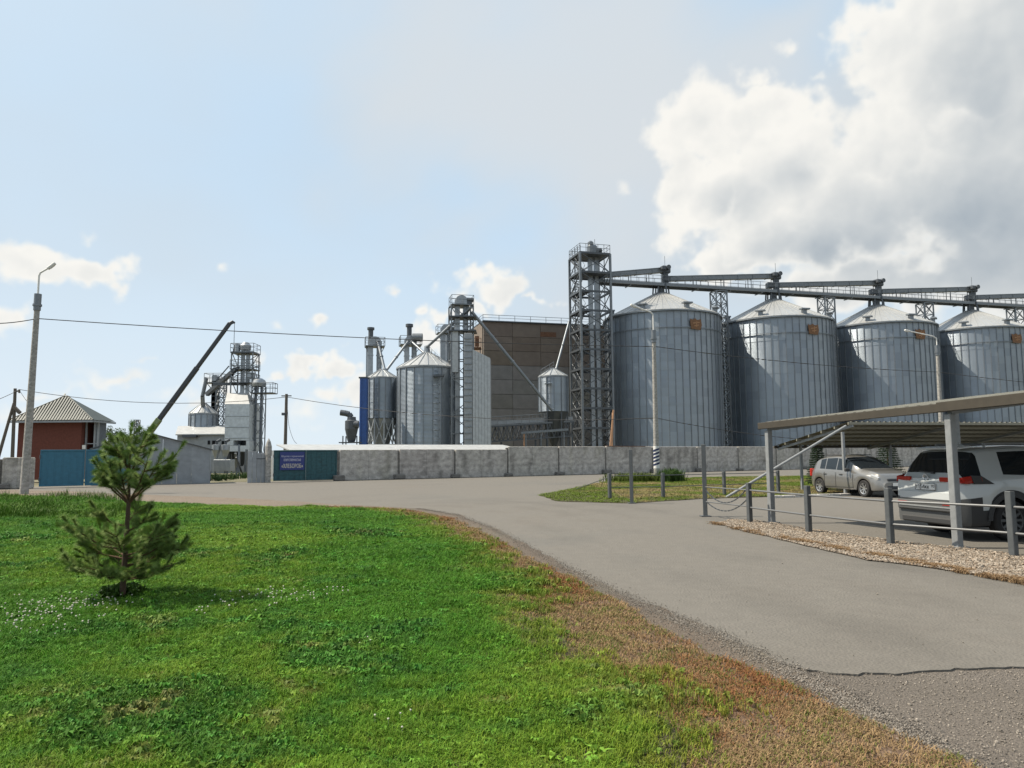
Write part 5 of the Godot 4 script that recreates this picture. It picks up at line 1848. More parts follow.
func poles_and_wires() -> void:
	var f1 := gp(24, 494)
	var t1 := pt(38, 295, -f1.z)
	lamp_pole("tall grey concrete lamp pole at the lawn's far edge", f1, t1, 0.95, Vector3(0.42, 0.42, -0.1), false)
	var f2 := gp(657, 480.5)
	var t2 := pt(653.5, 331, -f2.z)
	lamp_pole("concrete lamp pole with a navy and white striped foot by the grass island", f2, t2, 1.05, Vector3(-1.15, 0.5, 0.2), true)
	var f3 := Vector3(X(941, 58), 0, -58)
	var t3 := pt(937, 346, 58)
	lamp_pole("concrete lamp pole standing behind the carports before the third silo", f3, t3, 0.6, Vector3(-2.3, 0.55, 0.3), false)
	# wooden pole behind the teal gate
	var d := 60.0
	var t := thing("utility_pole", "dark wooden utility pole behind the teal gate", "utility pole", Vector3(X(285.5, d), 0, -d))
	var mb := MB.new()
	var u4 := pt(286.5, 394, d)
	mb.tube(Vector3(X(285.5, d), 0, -d), u4, 0.15, 0.11, 10)
	part(t, "pole", mb, M.old_wood)
	mb = MB.new()
	mb.box(pt(283.8, 414, d - 0.2), Vector3(0.3, 0.22, 0.3), Basis.IDENTITY, 0.03)
	mb.beam(pt(283.8, 414, d - 0.2), pt(286.3, 413.5, d), 0.05, 0.05)
	part(t, "floodlight", mb, M.dark_steel)
	mb = MB.new()
	mb.beam(u4 + Vector3(-0.4, -0.15, 0), u4 + Vector3(0.4, -0.15, 0), 0.08, 0.08)
	part(t, "crossarm", mb, M.old_wood)
	# braced pole left of the red house
	d = 57.0
	var u5 := pt(15.2, 388.5, d)
	t = thing("utility_pole", "dark braced utility pole left of the red house", "utility pole", Vector3(X(14, d), 0, -d))
	mb = MB.new()
	mb.tube(Vector3(X(14.2, d), 0, -d), u5, 0.14, 0.11, 10)
	part(t, "pole", mb, M.old_wood)
	mb = MB.new()
	mb.tube(Vector3(X(-3, d), 0, -d + 0.3), pt(14, 403, d), 0.13, 0.1, 10)
	part(t, "brace", mb, M.old_wood)
	mb = MB.new()
	mb.beam(pt(14, 407, d - 0.15), pt(20, 413, d - 0.15), 0.22, 0.22)
	mb.beam(pt(14.5, 392, d), pt(19.5, 391, d), 0.07, 0.07)
	mb.tube(pt(19.3, 393, d), pt(19.3, 389.5, d), 0.07, 0.07, 6)
	part(t, "crossarm", mb, M.old_wood)
	# wires
	var p1 := pt(37, 318.5, -f1.z)
	var p2 := pt(655, 346.5, -f2.z)
	var p3 := pt(938, 372, 58)
	wire("upper overhead wire strung between the three lamp poles", [pt(-60, 318, 33.0), p1, p2, p3, pt(1200, 395, 66)], 0.25)
	wire("lower overhead wire running from the braced pole past the wooden pole", [pt(-80, 404, 52), pt(19.3, 389.5, 57), pt(286.5, 397, 60), pt(656, 418, 52), pt(940, 440, 62)], 0.75)
	wire("thin service wire drooping from the wooden pole to the low store", [pt(287, 398, 60), pt(289, 426, 60.2), pt(297, 443.5, 60.5)], 0.3, 0.015)
	wire("thin service wire from the braced pole to the red house", [pt(19.3, 390, 57), pt(36, 412, 58.5)], 0.1, 0.015)

# ---------------------------------------------------------------- railings along the car park and on the island
func square_post(mb: MB, p: Vector3, h: float, w: float, u: Vector3) -> void:
	mb.box(p + Vector3.UP * (h * 0.5 - 0.02), Vector3(w, h + 0.04, w), Basis(u, Vector3.UP, Vector3(-u.z, 0, u.x)), 0.008)
func railings() -> void:
	var ps := [gp(750, 523), gp(809, 533), gp(891, 545), gp(1014, 557)]
	var u: Vector3 = (ps[3] - ps[0]).normalized()
	ps.append(ps[3] + u * 2.0)
	ps.append(ps[3] + u * 4.0)
	ps.append(ps[3] + u * 6.0)
	var t := thing("pipe_railing", "low grey pipe railing on square posts along the gravel strip", "railing", ps[0])
	for i in ps.size():
		var mb := MB.new()
		square_post(mb, ps[i], [0.93, 0.95, 0.99, 1.0, 1.0, 1.0, 1.0][i], 0.102, u)
		part(t, "post", mb, M.post_grey)
	for i in ps.size() - 1:
		for h in [0.76, 0.36]:
			var mb := MB.new()
			mb.tube((ps[i] as Vector3) + Vector3.UP * h, (ps[i + 1] as Vector3) + Vector3.UP * h, 0.02, 0.02, 8)
			part(t, "rail_pipe", mb, M.rail_grey)
	# tall posts at the entrance
	var q := [gp(705.5, 516.5), gp(631.8, 503.5)]
	var lb := ["tall square dark grey post with a base plate beside the railing's end", "tall square dark grey post standing at the grass island's edge"]
	for i in 2:
		var p: Vector3 = q[i]
		var tt := thing("gate_post", lb[i], "post", p)
		var mb := MB.new()
		var hh: float = [1.86, 1.78][i]
		square_post(mb, p, hh, 0.11, Vector3(0.96, 0, 0.28))
		part(tt, "shaft", mb, M.post_grey)
		mb = MB.new()
		mb.box(p + Vector3.UP * 0.012, Vector3(0.26, 0.024, 0.24), Basis.IDENTITY, 0.005)
		part(tt, "base_plate", mb, M.dark_steel)
	# rails and slack chains between the tall post and the railing
	var tt2 := thing("entrance_rails", "two thin rods joining tall entrance post and railing", "rail", (q[0] + ps[0]) * 0.5)
	for h in [0.76, 0.38]:
		var mb := MB.new()
		mb.tube((q[0] as Vector3) + Vector3.UP * h, (ps[0] as Vector3) + Vector3.UP * h, 0.016, 0.016, 6)
		part(tt2, "rail_pipe", mb, M.rail_grey)
	for k in 2:
		var ch := thing("slack_chain", ["upper slack chain hanging between tall post and railing", "lower slack chain hanging between tall post and railing"][k], "chain", (q[0] + ps[0]) * 0.5)
		var a: Vector3 = (q[0] as Vector3) + Vector3.UP * [0.72, 0.42][k]
		var b: Vector3 = (ps[0] as Vector3) + Vector3.UP * [0.86, 0.6][k]
		for j in 26:
			var f0 := j / 26.0
			var f1 := (j + 1) / 26.0
			var s: float = [0.95, 0.75][k]
			var p0 := a.lerp(b, f0) - Vector3.UP * s * f0 * (1.0 - f0) * 1.6
			var p1 := a.lerp(b, f1) - Vector3.UP * s * f1 * (1.0 - f1) * 1.6
			var mb := MB.new()
			mb.beam(p0, p1, 0.03 if j % 2 else 0.012, 0.012 if j % 2 else 0.03)
			part(ch, "link", mb, M.dark_steel)
	# railing on the island
	var r := [gp(609.8, 499), gp(663.2, 498), gp(724.5, 495.5)]
	var ui: Vector3 = (r[2] - r[1]).normalized()
	r.append(r[2] + ui * 2.9)
	var ti := thing("pipe_railing", "far pipe railing with thin rails on the grass island", "railing", r[1])
	for p in r:
		var mb := MB.new()
		square_post(mb, p, 0.93, 0.11, ui)
		part(ti, "post", mb, M.post_grey)
	for i in r.size() - 1:
		for h in [0.84, 0.42]:
			var mb := MB.new()
			mb.tube((r[i] as Vector3) + Vector3.UP * h, (r[i + 1] as Vector3) + Vector3.UP * h, 0.016, 0.016, 6)
			part(ti, "rail_pipe", mb, M.post_grey)
	var mbs := MB.new()
	mbs.tube((r[0] as Vector3) + Vector3.UP * 0.8, gp(576, 490) + Vector3.UP * 0.05, 0.016, 0.016, 6)
	part(ti, "end_rail", mbs, M.post_grey)
	# white kerb stones behind the car park
	var k0 := gp(770, 498.2)
	var k1 := gp(850, 495.5)
	var kt := thing("kerb", "pale kerb stones between the island and the car park", "kerb", k0)
	for i in 7:
		var a := k0.lerp(k1, i / 7.0)
		var b := k0.lerp(k1, (i + 1) / 7.0)
		var mb := MB.new()
		mb.beam(a + Vector3.UP * 0.04, b - (b - a).normalized() * 0.02 + Vector3.UP * 0.04, 0.16, 0.1 + rf(0, 0.02), Vector3.UP, 0.015)
		part(kt, "kerb_stone", mb, M.kerb)

# ---------------------------------------------------------------- the two carports
func ribbed_sheet(mb: MB, a: Vector3, b: Vector3, e: Vector3, f: Vector3, ribs: int, h: float) -> void:   # a-b front edge, f-e back edge
	var up := (b - a).cross(f - a).normalized()
	if up.y < 0: up = -up
	for i in ribs:
		var pr := [[0.0, 0.0], [0.55, 0.0], [0.65, 1.0], [0.9, 1.0], [1.0, 0.0]]
		for k in 4:
			var s0: float = (i + pr[k][0]) / ribs
			var s1: float = (i + pr[k + 1][0]) / ribs
			var h0: Vector3 = up * h * pr[k][1]
			var h1: Vector3 = up * h * pr[k + 1][1]
			mb.quad(a.lerp(b, s0) + h0, a.lerp(b, s1) + h1, f.lerp(e, s1) + h1, f.lerp(e, s0) + h0)
func carports() -> void:
	# near carport: low edge along the road side, rising to the back
	var A := gp(772, 523)
	var B := gp(958, 548)
	var dir := (B - A).normalized()
	var C := B + (B - A)
	var back := Vector3(-dir.z, 0, dir.x)
	if back.x < 0: back = -back
	back = back.normalized()
	var hA := Y(772, 430.5, -A.z)
	var hB := Y(950, 414.0, -B.z)
	var hC := hB + 0.13
	var t := thing("carport", "near carport with tan edge beams over the white car", "carport", B + back * 2.7)
	var rows := [[A, hA], [B, hB], [C, hC]]
	var DP := 5.6
	var RISE := 0.62
	for r in rows:
		var p: Vector3 = r[0]
		var mb := MB.new()
		square_post(mb, p, r[1], 0.125, dir)
		var ps := part(t, "post", mb, M.port_grey)
		mb = MB.new()
		mb.box(p + Vector3.UP * 0.02, Vector3(0.26, 0.02, 0.26), Basis(dir, Vector3.UP, back), 0.004)
		part(ps, "foot_plate", mb, M.port_grey)
		mb = MB.new()
		square_post(mb, p + back * DP, float(r[1]) + RISE, 0.14, dir)
		part(t, "post", mb, M.port_grey)
		mb = MB.new()
		mb.beam(p + Vector3.UP * (float(r[1]) + 0.05), p + back * DP + Vector3.UP * (float(r[1]) + RISE + 0.05), 0.09, 0.12)
		part(t, "rafter", mb, M.port_grey)
	var e0 := A - dir * 0.22 + Vector3.UP * hA
	var mB := B + Vector3.UP * hB
	var mC := C + dir * 0.5 + Vector3.UP * hC
	var ft := MB.new()
	ft.beam(e0 - back * 0.1 + Vector3.UP * 0.11, mB - back * 0.1 + Vector3.UP * 0.11, 0.07, 0.15, Vector3.UP, 0.008)
	part(t, "edge_beam", ft, M.tan)
	ft = MB.new()
	ft.beam(mB - back * 0.115 + Vector3.UP * 0.12 - dir * 0.12, mC - back * 0.115 + Vector3.UP * 0.13, 0.09, 0.17, Vector3.UP, 0.008)
	part(t, "edge_beam", ft, M.tan)
	for k in 5:
		var mb := MB.new()
		var f := (k + 0.6) / 5.0
		var o := back * DP * f + Vector3.UP * (RISE * f + 0.15)
		mb.beam(e0 + o, mB + o, 0.05, 0.07)
		mb.beam(mB + o, mC + o, 0.05, 0.07)
		part(t, "purlin", mb, M.port_grey)
	var up := Vector3.UP * 0.19
	var ns := 10
	for k in ns:
		var f0 := k / float(ns)
		var f1 := (k + 1) / float(ns)
		var a := (e0.lerp(mB, f0 * 2.0) if f0 < 0.5 else mB.lerp(mC, f0 * 2.0 - 1.0)) + up
		var b := (e0.lerp(mB, f1 * 2.0) if f1 <= 0.5 else mB.lerp(mC, f1 * 2.0 - 1.0)) + up
		var s := back * (DP + 0.3) + Vector3.UP * (RISE * 1.05)
		var fr := -back * 0.05 - Vector3.UP * 0.02
		var mb := MB.new()
		ribbed_sheet(mb, a + fr, b + fr, b + s, a + s, 4, 0.03)
		part(t, "roof_sheet", mb, M.port_sheet)
	# far carport: high edge towards us, falling to the back
	var u := Vector3(0.972, 0, -0.235)
	var N0 := pt(848, 422.0, 28.8)
	var F0 := pt(774, 446.0, 33.2)
	t = thing("carport", "far carport with a greenish ribbed roof behind the silver car", "carport", Vector3(N0.x + 6, 0, N0.z - 3))
	var LN := 16.0
	for k in 4:
		for s in 2:
			var base := (N0 if s == 0 else F0.lerp(N0, 0.08)) + u * (0.15 + k * 4.6 + s * 0.9)
			if s == 0 and k == 0: base = pt(842.5, 432, 28.9)
			var top := base.y
			var mb := MB.new()
			square_post(mb, Vector3(base.x, 0, base.z), top, 0.1, u)
			part(t, "post", mb, M.port_grey)
	var bm := MB.new()
	bm.tube(gp(726, 497.5), pt(846, 426, 28.85), 0.05, 0.05, 8)
	part(t, "brace", bm, M.port_grey)
	for k in 7:
		var f := k / 6.0
		var mb := MB.new()
		var a := N0.lerp(F0, f) - Vector3.UP * 0.05
		mb.beam(a, a + u * LN, 0.06, 0.1)
		part(t, "purlin", mb, M.tan if k == 6 else M.port_sheet)
	for k in 4:
		var mb := MB.new()
		var a := N0 + u * (0.2 + k * 4.6) - Vector3.UP * 0.14
		var b := F0 + u * (0.2 + k * 4.6) - Vector3.UP * 0.14
		mb.beam(a, b, 0.07, 0.1)
		part(t, "rafter", mb, M.port_grey)
	for k in 16:
		var mb := MB.new()
		var a := N0 + u * (LN * k / 16.0)
		var b := N0 + u * (LN * (k + 1) / 16.0)
		var e := F0 + u * (LN * (k + 1) / 16.0)
		var f := F0 + u * (LN * k / 16.0)
		ribbed_sheet(mb, a, b, e, f, 4, 0.03)
		part(t, "roof_sheet", mb, M.port_sheet)

# ---------------------------------------------------------------- cars (local axes: x forward from the rear bumper, y up, z to the right)
func cv(c: Array, x: float) -> float:
	var s := 0.0
	for o in [-0.05, -0.025, 0.0, 0.025, 0.05]: s += cv1(c, x + o)
	return s / 5.0
func cv1(c: Array, x: float) -> float:
	if x <= c[0][0]: return c[0][1]
	for i in c.size() - 1:
		if x <= c[i + 1][0]: return lerpf(c[i][1], c[i + 1][1], (x - c[i][0]) / (c[i + 1][0] - c[i][0]))
	return c[c.size() - 1][1]
func car_body(t: Node3D, s: Dictionary) -> void:
	var xs := [0.0, 0.02, 0.05]
	var x := 0.09
	while x < s.L - 0.06:
		xs.append(x); x += 0.045
	xs.append_array([s.L - 0.05, s.L - 0.02, s.L])
	var P := []
	for xx in xs:
		var T := cv(s.top, xx)
		var B: float = min(cv(s.belt, xx), T - 0.01)
		var W := cv(s.half, xx)
		var bot := cv(s.sill, xx)
		for xw in s.wheels:
			var dx: float = absf(xx - xw)
			if dx < s.arch: bot = max(bot, s.tyre + sqrt(s.arch * s.arch - dx * dx))
		var row := []
		var fr := [0.0, 0.08, 0.32, 0.6, 0.85, 1.0]
		var fw := [0.965, 0.992, 1.0, 1.0, 0.985, 0.955]
		for k in 6: row.append(Vector3(xx, lerpf(bot, B, fr[k]), W * fw[k]))
		var h := T - B
		var tall := sstep(0.1, 0.35, h)
		var wt: float = W * lerpf(0.84, 0.945, tall) - 0.30 * h * 0.8
		row.append(Vector3(xx, B + h * 0.04, W * 0.94))
		row.append(Vector3(xx, B + h * 0.80, wt))
		row.append(Vector3(xx, B + h * 0.94, wt - 0.07))
		row.append(Vector3(xx, B + h * 0.99, wt * 0.5))
		row.append(Vector3(xx, T, 0.0))
		P.append(row)
	var nk: int = P[0].size()
	var N := []
	for i in xs.size():
		var row := []
		for k in nk:
			var a: Vector3 = P[max(i - 1, 0)][k]
			var b: Vector3 = P[min(i + 1, xs.size() - 1)][k]
			var c: Vector3 = P[i][max(k - 1, 0)]
			var e: Vector3 = P[i][min(k + 1, nk - 1)]
			if k == nk - 1: e = Vector3(c.x, c.y, -c.z)
			var nn := (b - a).cross(e - c)
			if nn.length() < 1e-9: nn = Vector3.UP
			nn = nn.normalized()
			if nn.dot(Vector3(0, 0.35, 1) if k < nk - 2 else Vector3.UP) < 0: nn = -nn
			row.append(nn)
		N.append(row)
	var body := MB.new()
	var glass := {}
	var trim := MB.new()
	var bump := MB.new()
	for i in xs.size() - 1:
		var xm: float = (xs[i] + xs[i + 1]) * 0.5
		for k in nk - 1:
			var dst := body
			var pane := ""
			if k == 6:
				for r in s.side_glass:
					if xm > r[0] and xm < r[1]: pane = "side_window %.2f" % r[0]
			if k >= 6:
				for r in s.screens:
					if xm > r[0] and xm < r[1] and (k >= 7 or r[2]): pane = "windscreen" if xm > 1.5 else "rear_window"
			if k <= s.clad: dst = trim
			if s.has("bumper") and xm < 0.42 and k <= 2: dst = bump if xm < 0.16 else trim
			for sd in [1.0, -1.0]:
				if pane != "":
					var key := pane + (str(sd) if pane.begins_with("side") else "")
					if not glass.has(key): glass[key] = MB.new()
					dst = glass[key]
				var m := Vector3(1, 1, sd)
				var a: Vector3 = P[i][k] * m
				var b: Vector3 = P[i + 1][k] * m
				var c: Vector3 = P[i + 1][k + 1] * m
				var e: Vector3 = P[i][k + 1] * m
				if sd > 0: dst.quadn(a, b, c, e, N[i][k] * m, N[i + 1][k] * m, N[i + 1][k + 1] * m, N[i][k + 1] * m)
				else: dst.quadn(b, a, e, c, N[i + 1][k] * m, N[i][k] * m, N[i][k + 1] * m, N[i + 1][k + 1] * m)
	for i in [0, xs.size() - 1]:
		for k in nk - 1:
			var a: Vector3 = P[i][k]
			var b: Vector3 = P[i][k + 1]
			var m := Vector3(1, 1, -1)
			if i == 0: (bump if s.has("bumper") and k <= 2 else body).quad(a * m, a, b, b * m)
			else: body.quad(a, a * m, b * m, b)
	part(t, "body", body, s.paint)
	if not bump.v.is_empty(): part(t, "rear_bumper", bump, M.trim_grey)
	for key in glass: part(t, key.split(" ")[0], glass[key], M.glass)
	if not trim.v.is_empty(): part(t, "cladding", trim, M.plastic)
	var fl := MB.new()
	fl.box(Vector3(s.L * 0.5, 0.48, 0), Vector3(s.L - 0.5, 0.5, s.W - 0.5))
	part(t, "underbody", fl, M.plastic)
	for xw in s.wheels:
		for sd in [1.0, -1.0]:
			var wn := Node3D.new()
			wn.name = "wheel"
			t.add_child(wn, true)
			wn.position = Vector3(xw, s.tyre, sd * (s.W * 0.5 - 0.115))
			var bs := Basis(Vector3.RIGHT, PI / 2.0 * sd)
			var ty := MB.new()
			var r: float = s.tyre
			ty.lathe(wn.position, [Vector2(r * 0.66, -0.1), Vector2(r * 0.93, -0.105), Vector2(r, -0.08), Vector2(r, 0.08), Vector2(r * 0.93, 0.105), Vector2(r * 0.66, 0.1)], 28, true, bs)
			part(wn, "tyre", ty, M.tyre)
			var ri := MB.new()
			ri.lathe(wn.position, [Vector2(r * 0.67, -0.09), Vector2(r * 0.67, 0.095), Vector2(r * 0.60, 0.085), Vector2(r * 0.58, 0.0)], 28, true, bs)
			ri.lathe(wn.position, [Vector2(0, 0.07), Vector2(r * 0.14, 0.07), Vector2(r * 0.14, 0.0)], 12, true, bs)
			for q in s.spokes:
				var an: float = TAU * q / s.spokes
				var dd := Vector3(cos(an), sin(an), 0)
				ri.beam(wn.position + dd * r * 0.1 + Vector3(0, 0, 0.06 * sd), wn.position + dd * r * 0.62 + Vector3(0, 0, 0.078 * sd), r * 0.12, 0.02, Vector3(0, 0, 1))
			part(wn, "rim", ri, M.trim_grey if s.clad >= 0 else M.rim)  # clad car: shade on its wheels put into the rim colour by dark grey
			var dk := MB.new()
			dk.lathe(wn.position, [Vector2(0, 0.01), Vector2(r * 0.6, 0.01)], 20, true, bs)
			part(wn, "brake_disc", dk, M.plastic)
			if s.clad >= 0:
				var ar := MB.new()
				for q in 20:
					var t0 := PI * q / 20.0
					var t1 := PI * (q + 1) / 20.0
					var z: float = sd * (cv(s.half, xw) + 0.014)
					var c := Vector3(xw, s.tyre, 0)
					var d0 := Vector3(cos(t0), sin(t0), 0)
					var d1 := Vector3(cos(t1), sin(t1), 0)
					var zz := Vector3(0, 0, z)
					ar.quad(c + d0 * s.arch * 0.98 + zz, c + d0 * (s.arch + 0.085) + zz, c + d1 * (s.arch + 0.085) + zz, c + d1 * s.arch * 0.98 + zz)
					ar.quad(c + d0 * (s.arch + 0.085) + zz, c + d0 * (s.arch + 0.085) + zz * 0.95, c + d1 * (s.arch + 0.085) + zz * 0.95, c + d1 * (s.arch + 0.085) + zz)
				part(t, "wheel_arch", ar, M.plastic)
func text_part(parent: Node, txt: String, p: Vector3, bs: Basis, w: float, h: float, m: Material) -> void:
	var f := SystemFont.new()
	f.font_names = PackedStringArray(["Droid Sans"])
	var tm := TextMesh.new()
	tm.font = f
	tm.text = txt
	tm.font_size = 48
	tm.pixel_size = 0.01
	tm.depth = 0.01
	var sz := tm.get_aabb().size
	var o := MeshInstance3D.new()
	o.name = "lettering"
	o.mesh = tm
	o.material_override = m
	o.transform = Transform3D(Basis(bs.x * (w / max(sz.x, 0.01)), bs.y * (h / max(sz.y, 0.01)), bs.z * 0.3), p)
	parent.add_child(o, true)
func cars() -> void:
	# white crossover under the near carport, its tail to the road
	var s := {"L": 4.6, "W": 1.855, "tyre": 0.365, "arch": 0.43, "wheels": [0.99, 3.68], "spokes": 10, "clad": 1, "bumper": 1, "paint": M.car_white,
		"top": [[0, 1.1], [0.06, 1.15], [0.13, 1.21], [0.34, 1.49], [0.47, 1.655], [0.62, 1.70], [1.4, 1.74], [2.2, 1.73], [2.6, 1.64], [3.35, 1.18], [4.2, 1.02], [4.5, 0.85], [4.6, 0.7]],
		"belt": [[0, 1.07], [0.5, 1.15], [0.9, 1.17], [3.3, 1.08], [4.6, 0.68]],
		"half": [[0, 0.80], [0.06, 0.85], [0.2, 0.90], [0.6, 0.925], [3.8, 0.92], [4.3, 0.86], [4.6, 0.70]],
		"sill": [[0, 0.27], [0.12, 0.27], [0.5, 0.28], [4.2, 0.28], [4.6, 0.33]],
		"side_glass": [[0.92, 3.05]], "screens": [[0.12, 0.47, true], [2.55, 3.32, false]]}
	var t := thing("crossover_car", "white crossover car parked tail first under the near carport", "car")
	car_body(t, s)
	var mb := MB.new()
	mb.box(Vector3(-0.01, 0.60, 0), Vector3(0.10, 0.19, 1.54), Basis.IDENTITY, 0.04)
	part(t, "bumper_bar", mb, M.trim_grey)
	mb = MB.new()
	mb.box(Vector3(0.02, 0.33, 0), Vector3(0.10, 0.12, 1.40), Basis.IDENTITY, 0.04)
	part(t, "rear_skid_plate", mb, M.plastic)
	mb = MB.new()
	mb.box(Vector3(-0.062, 0.585, 0), Vector3(0.02, 0.028, 1.42), Basis.IDENTITY, 0.006)
	part(t, "bumper_strip", mb, M.port_grey)
	for z in [-0.6, 0.6]:
		mb = MB.new()
		mb.box(Vector3(-0.060, 0.645, z), Vector3(0.015, 0.035, 0.26), Basis.IDENTITY, 0.004)
		part(t, "rear_reflector", mb, M.red_lamp)
	# tailgate relief: ledge below the plate recess and the plate
	mb = MB.new()
	mb.box(Vector3(0.032, 0.79, 0), Vector3(0.10, 0.16, 1.50), Basis.IDENTITY, 0.018)
	part(t, "tailgate_ledge", mb, M.car_white)
	mb = MB.new()
	mb.box(Vector3(-0.004, 1.06, 0), Vector3(0.03, 0.035, 1.0), Basis.IDENTITY, 0.012)
	part(t, "tailgate_trim", mb, M.car_white)
	mb = MB.new()
	mb.box(Vector3(-0.012, 0.955, 0), Vector3(0.02, 0.125, 0.54), Basis.IDENTITY, 0.004)
	var pl := part(t, "number_plate", mb, M.plate)
	mb = MB.new()
	for y in [-0.06, 0.06]: mb.box(Vector3(-0.0235, 0.955 + y, 0), Vector3(0.006, 0.008, 0.54))
	for z in [-0.267, 0.267, 0.13]: mb.box(Vector3(-0.0235, 0.955, z * -1.0), Vector3(0.006, 0.112, 0.008))
	part(pl, "plate_border", mb, M.ink)
	text_part(pl, "т154кк", Vector3(-0.0255, 0.955, -0.07), Basis(Vector3(0, 0, 1), Vector3.UP, Vector3(-1, 0, 0)), 0.36, 0.075, M.ink)
	text_part(pl, "70", Vector3(-0.0255, 0.967, 0.2), Basis(Vector3(0, 0, 1), Vector3.UP, Vector3(-1, 0, 0)), 0.09, 0.05, M.ink)
	mb = MB.new()
	mb.lathe(Vector3(0.005, 1.125, 0), [Vector2(0.045, 0.0), Vector2(0.06, 0.02), Vector2(0.075, 0.02), Vector2(0.08, 0.0)], 20, true, Basis(Vector3(0, 0, 1), PI / 2.0))
	part(t, "badge", mb, M.rim)
	for z in [-1.0, 1.0]:
		mb = MB.new()
		mb.box(Vector3(0.012, 1.10, z * 0.62), Vector3(0.06, 0.085, 0.46), Basis(Vector3(0, 1, 0), z * 0.12), 0.015)
		part(t, "tail_light", mb, M.red_lamp)
		mb = MB.new()
		var zz: float = z * 0.925
		var pr := [Vector3(0.02, 1.04, z * 0.868), Vector3(0.16, 1.035, z * 0.908), Vector3(0.42, 1.075, zz), Vector3(0.40, 1.15, zz), Vector3(0.22, 1.175, z * 0.905), Vector3(0.06, 1.15, z * 0.86)]
		if z < 0: pr.reverse()
		mb.slab(pr, Vector3(0, 0, -0.03 * z))
		part(t, "tail_light", mb, M.red_lamp)
		mb = MB.new()
		pr = [Vector3(0.25, 1.03, z * 0.921), Vector3(0.66, 1.025, z * 0.930), Vector3(0.40, 1.175, z * 0.924), Vector3(0.2, 1.185, z * 0.908)]
		if z < 0: pr.reverse()
		mb.slab(pr, Vector3(0, 0, -0.02 * z))
		part(t, "dark_lamp_tip", mb, M.plastic)
		mb = MB.new()
		mb.tube(Vector3(0.75, 1.755, z * 0.6), Vector3(2.5, 1.77, z * 0.6), 0.022, 0.022, 8)
		for xx in [0.78, 2.47]: mb.tube(Vector3(xx, 1.65, z * 0.6), Vector3(xx, 1.76, z * 0.6), 0.022, 0.022, 6)
		part(t, "roof_rail", mb, M.port_grey)
		mb = MB.new()
		mb.box(Vector3(2.72, 1.10, z * 1.0), Vector3(0.12, 0.14, 0.2), Basis.IDENTITY, 0.04)
		part(t, "wing_mirror", mb, M.car_white)
		mb = MB.new()
		for xx in [1.42, 2.4]: mb.box(Vector3(xx, 0.93, z * 0.935), Vector3(0.2, 0.035, 0.04), Basis.IDENTITY, 0.012)
		part(t, "door_handles", mb, M.car_white)
		mb = MB.new()
		for xx in [1.72, 2.75]: mb.box(Vector3(xx, 0.72, z * 0.928), Vector3(0.008, 0.6, 0.006))
		part(t, "door_gaps", mb, M.plastic)
	mb = MB.new()
	mb.box(Vector3(0.40, 1.69, 0), Vector3(0.26, 0.035, 1.16), Basis(Vector3(0, 0, 1), 0.12), 0.012)
	part(t, "spoiler", mb, M.car_white)
	mb = MB.new()
	mb.beam(Vector3(0.09, 1.22, 0.1), Vector3(0.1, 1.24, -0.28), 0.02, 0.02)
	mb.box(Vector3(0.08, 1.22, 0.1), Vector3(0.05, 0.04, 0.06))
	part(t, "rear_wiper", mb, M.plastic)
	mb = MB.new()
	mb.slab([Vector3(0.72, 1.70, 0.02), Vector3(0.9, 1.71, 0.02), Vector3(0.76, 1.79, 0.02)], Vector3(0, 0, -0.04))
	part(t, "antenna_fin", mb, M.car_white)
	var hd := Vector3(0.985, 0, -0.17).normalized()
	var back_mid := Vector3(7.92, 0, -14.5)
	t.rotation.y = atan2(-hd.z, hd.x)
	t.position = back_mid
	# silver hatchback across the car park
	s = {"L": 4.02, "W": 1.74, "tyre": 0.305, "arch": 0.36, "wheels": [0.64, 3.23], "spokes": 7, "clad": -1, "paint": M.car_silver,
		"top": [[0, 0.88], [0.05, 0.97], [0.25, 1.24], [0.5, 1.41], [0.95, 1.51], [1.6, 1.545], [2.05, 1.49], [2.3, 1.38], [3.0, 1.02], [3.5, 0.95], [3.85, 0.84], [3.98, 0.66], [4.02, 0.5]],
		"belt": [[0, 0.86], [0.5, 0.99], [2.9, 0.90], [3.6, 0.78], [4.02, 0.48]],
		"half": [[0, 0.72], [0.12, 0.80], [0.4, 0.86], [3.4, 0.86], [3.8, 0.78], [4.02, 0.58]],
		"sill": [[0, 0.36], [0.3, 0.26], [3.6, 0.24], [4.02, 0.26]],
		"side_glass": [[0.66, 0.98], [1.02, 1.66], [1.72, 2.58]], "screens": [[0.06, 0.40, false], [2.12, 2.98, false]]}
	var c := thing("hatchback_car", "small silver hatchback parked before the far carport", "car")
	car_body(c, s)
	for z in [-1.0, 1.0]:
		mb = MB.new()
		mb.box(Vector3(3.70, 0.72, z * 0.70), Vector3(0.34, 0.15, 0.16), Basis(Vector3.UP, z * 0.45) * Basis(Vector3(0, 0, 1), -0.35), 0.05)
		part(c, "headlight", mb, M.clear_lamp)
		mb = MB.new()
		mb.lathe(Vector3(3.93, 0.38, z * 0.55), [Vector2(0, 0.02), Vector2(0.07, 0.02), Vector2(0.08, -0.02)], 14, true, Basis(Vector3(0, 0, 1), -PI / 2.0))
		part(c, "fog_light", mb, M.plastic)
		mb = MB.new()
		mb.box(Vector3(2.5, 0.98, z * 0.95), Vector3(0.1, 0.13, 0.2), Basis.IDENTITY, 0.04)
		part(c, "wing_mirror", mb, M.plastic)
		mb = MB.new()
		for xx in [1.05, 2.0]: mb.box(Vector3(xx, 0.80, z * 0.868), Vector3(0.17, 0.035, 0.03), Basis.IDENTITY, 0.01)
		part(c, "door_handles", mb, M.plastic)
		mb = MB.new()
		for xx in [1.0, 1.69, 2.68]: mb.box(Vector3(xx, 0.60, z * 0.866), Vector3(0.01, 0.56, 0.008))
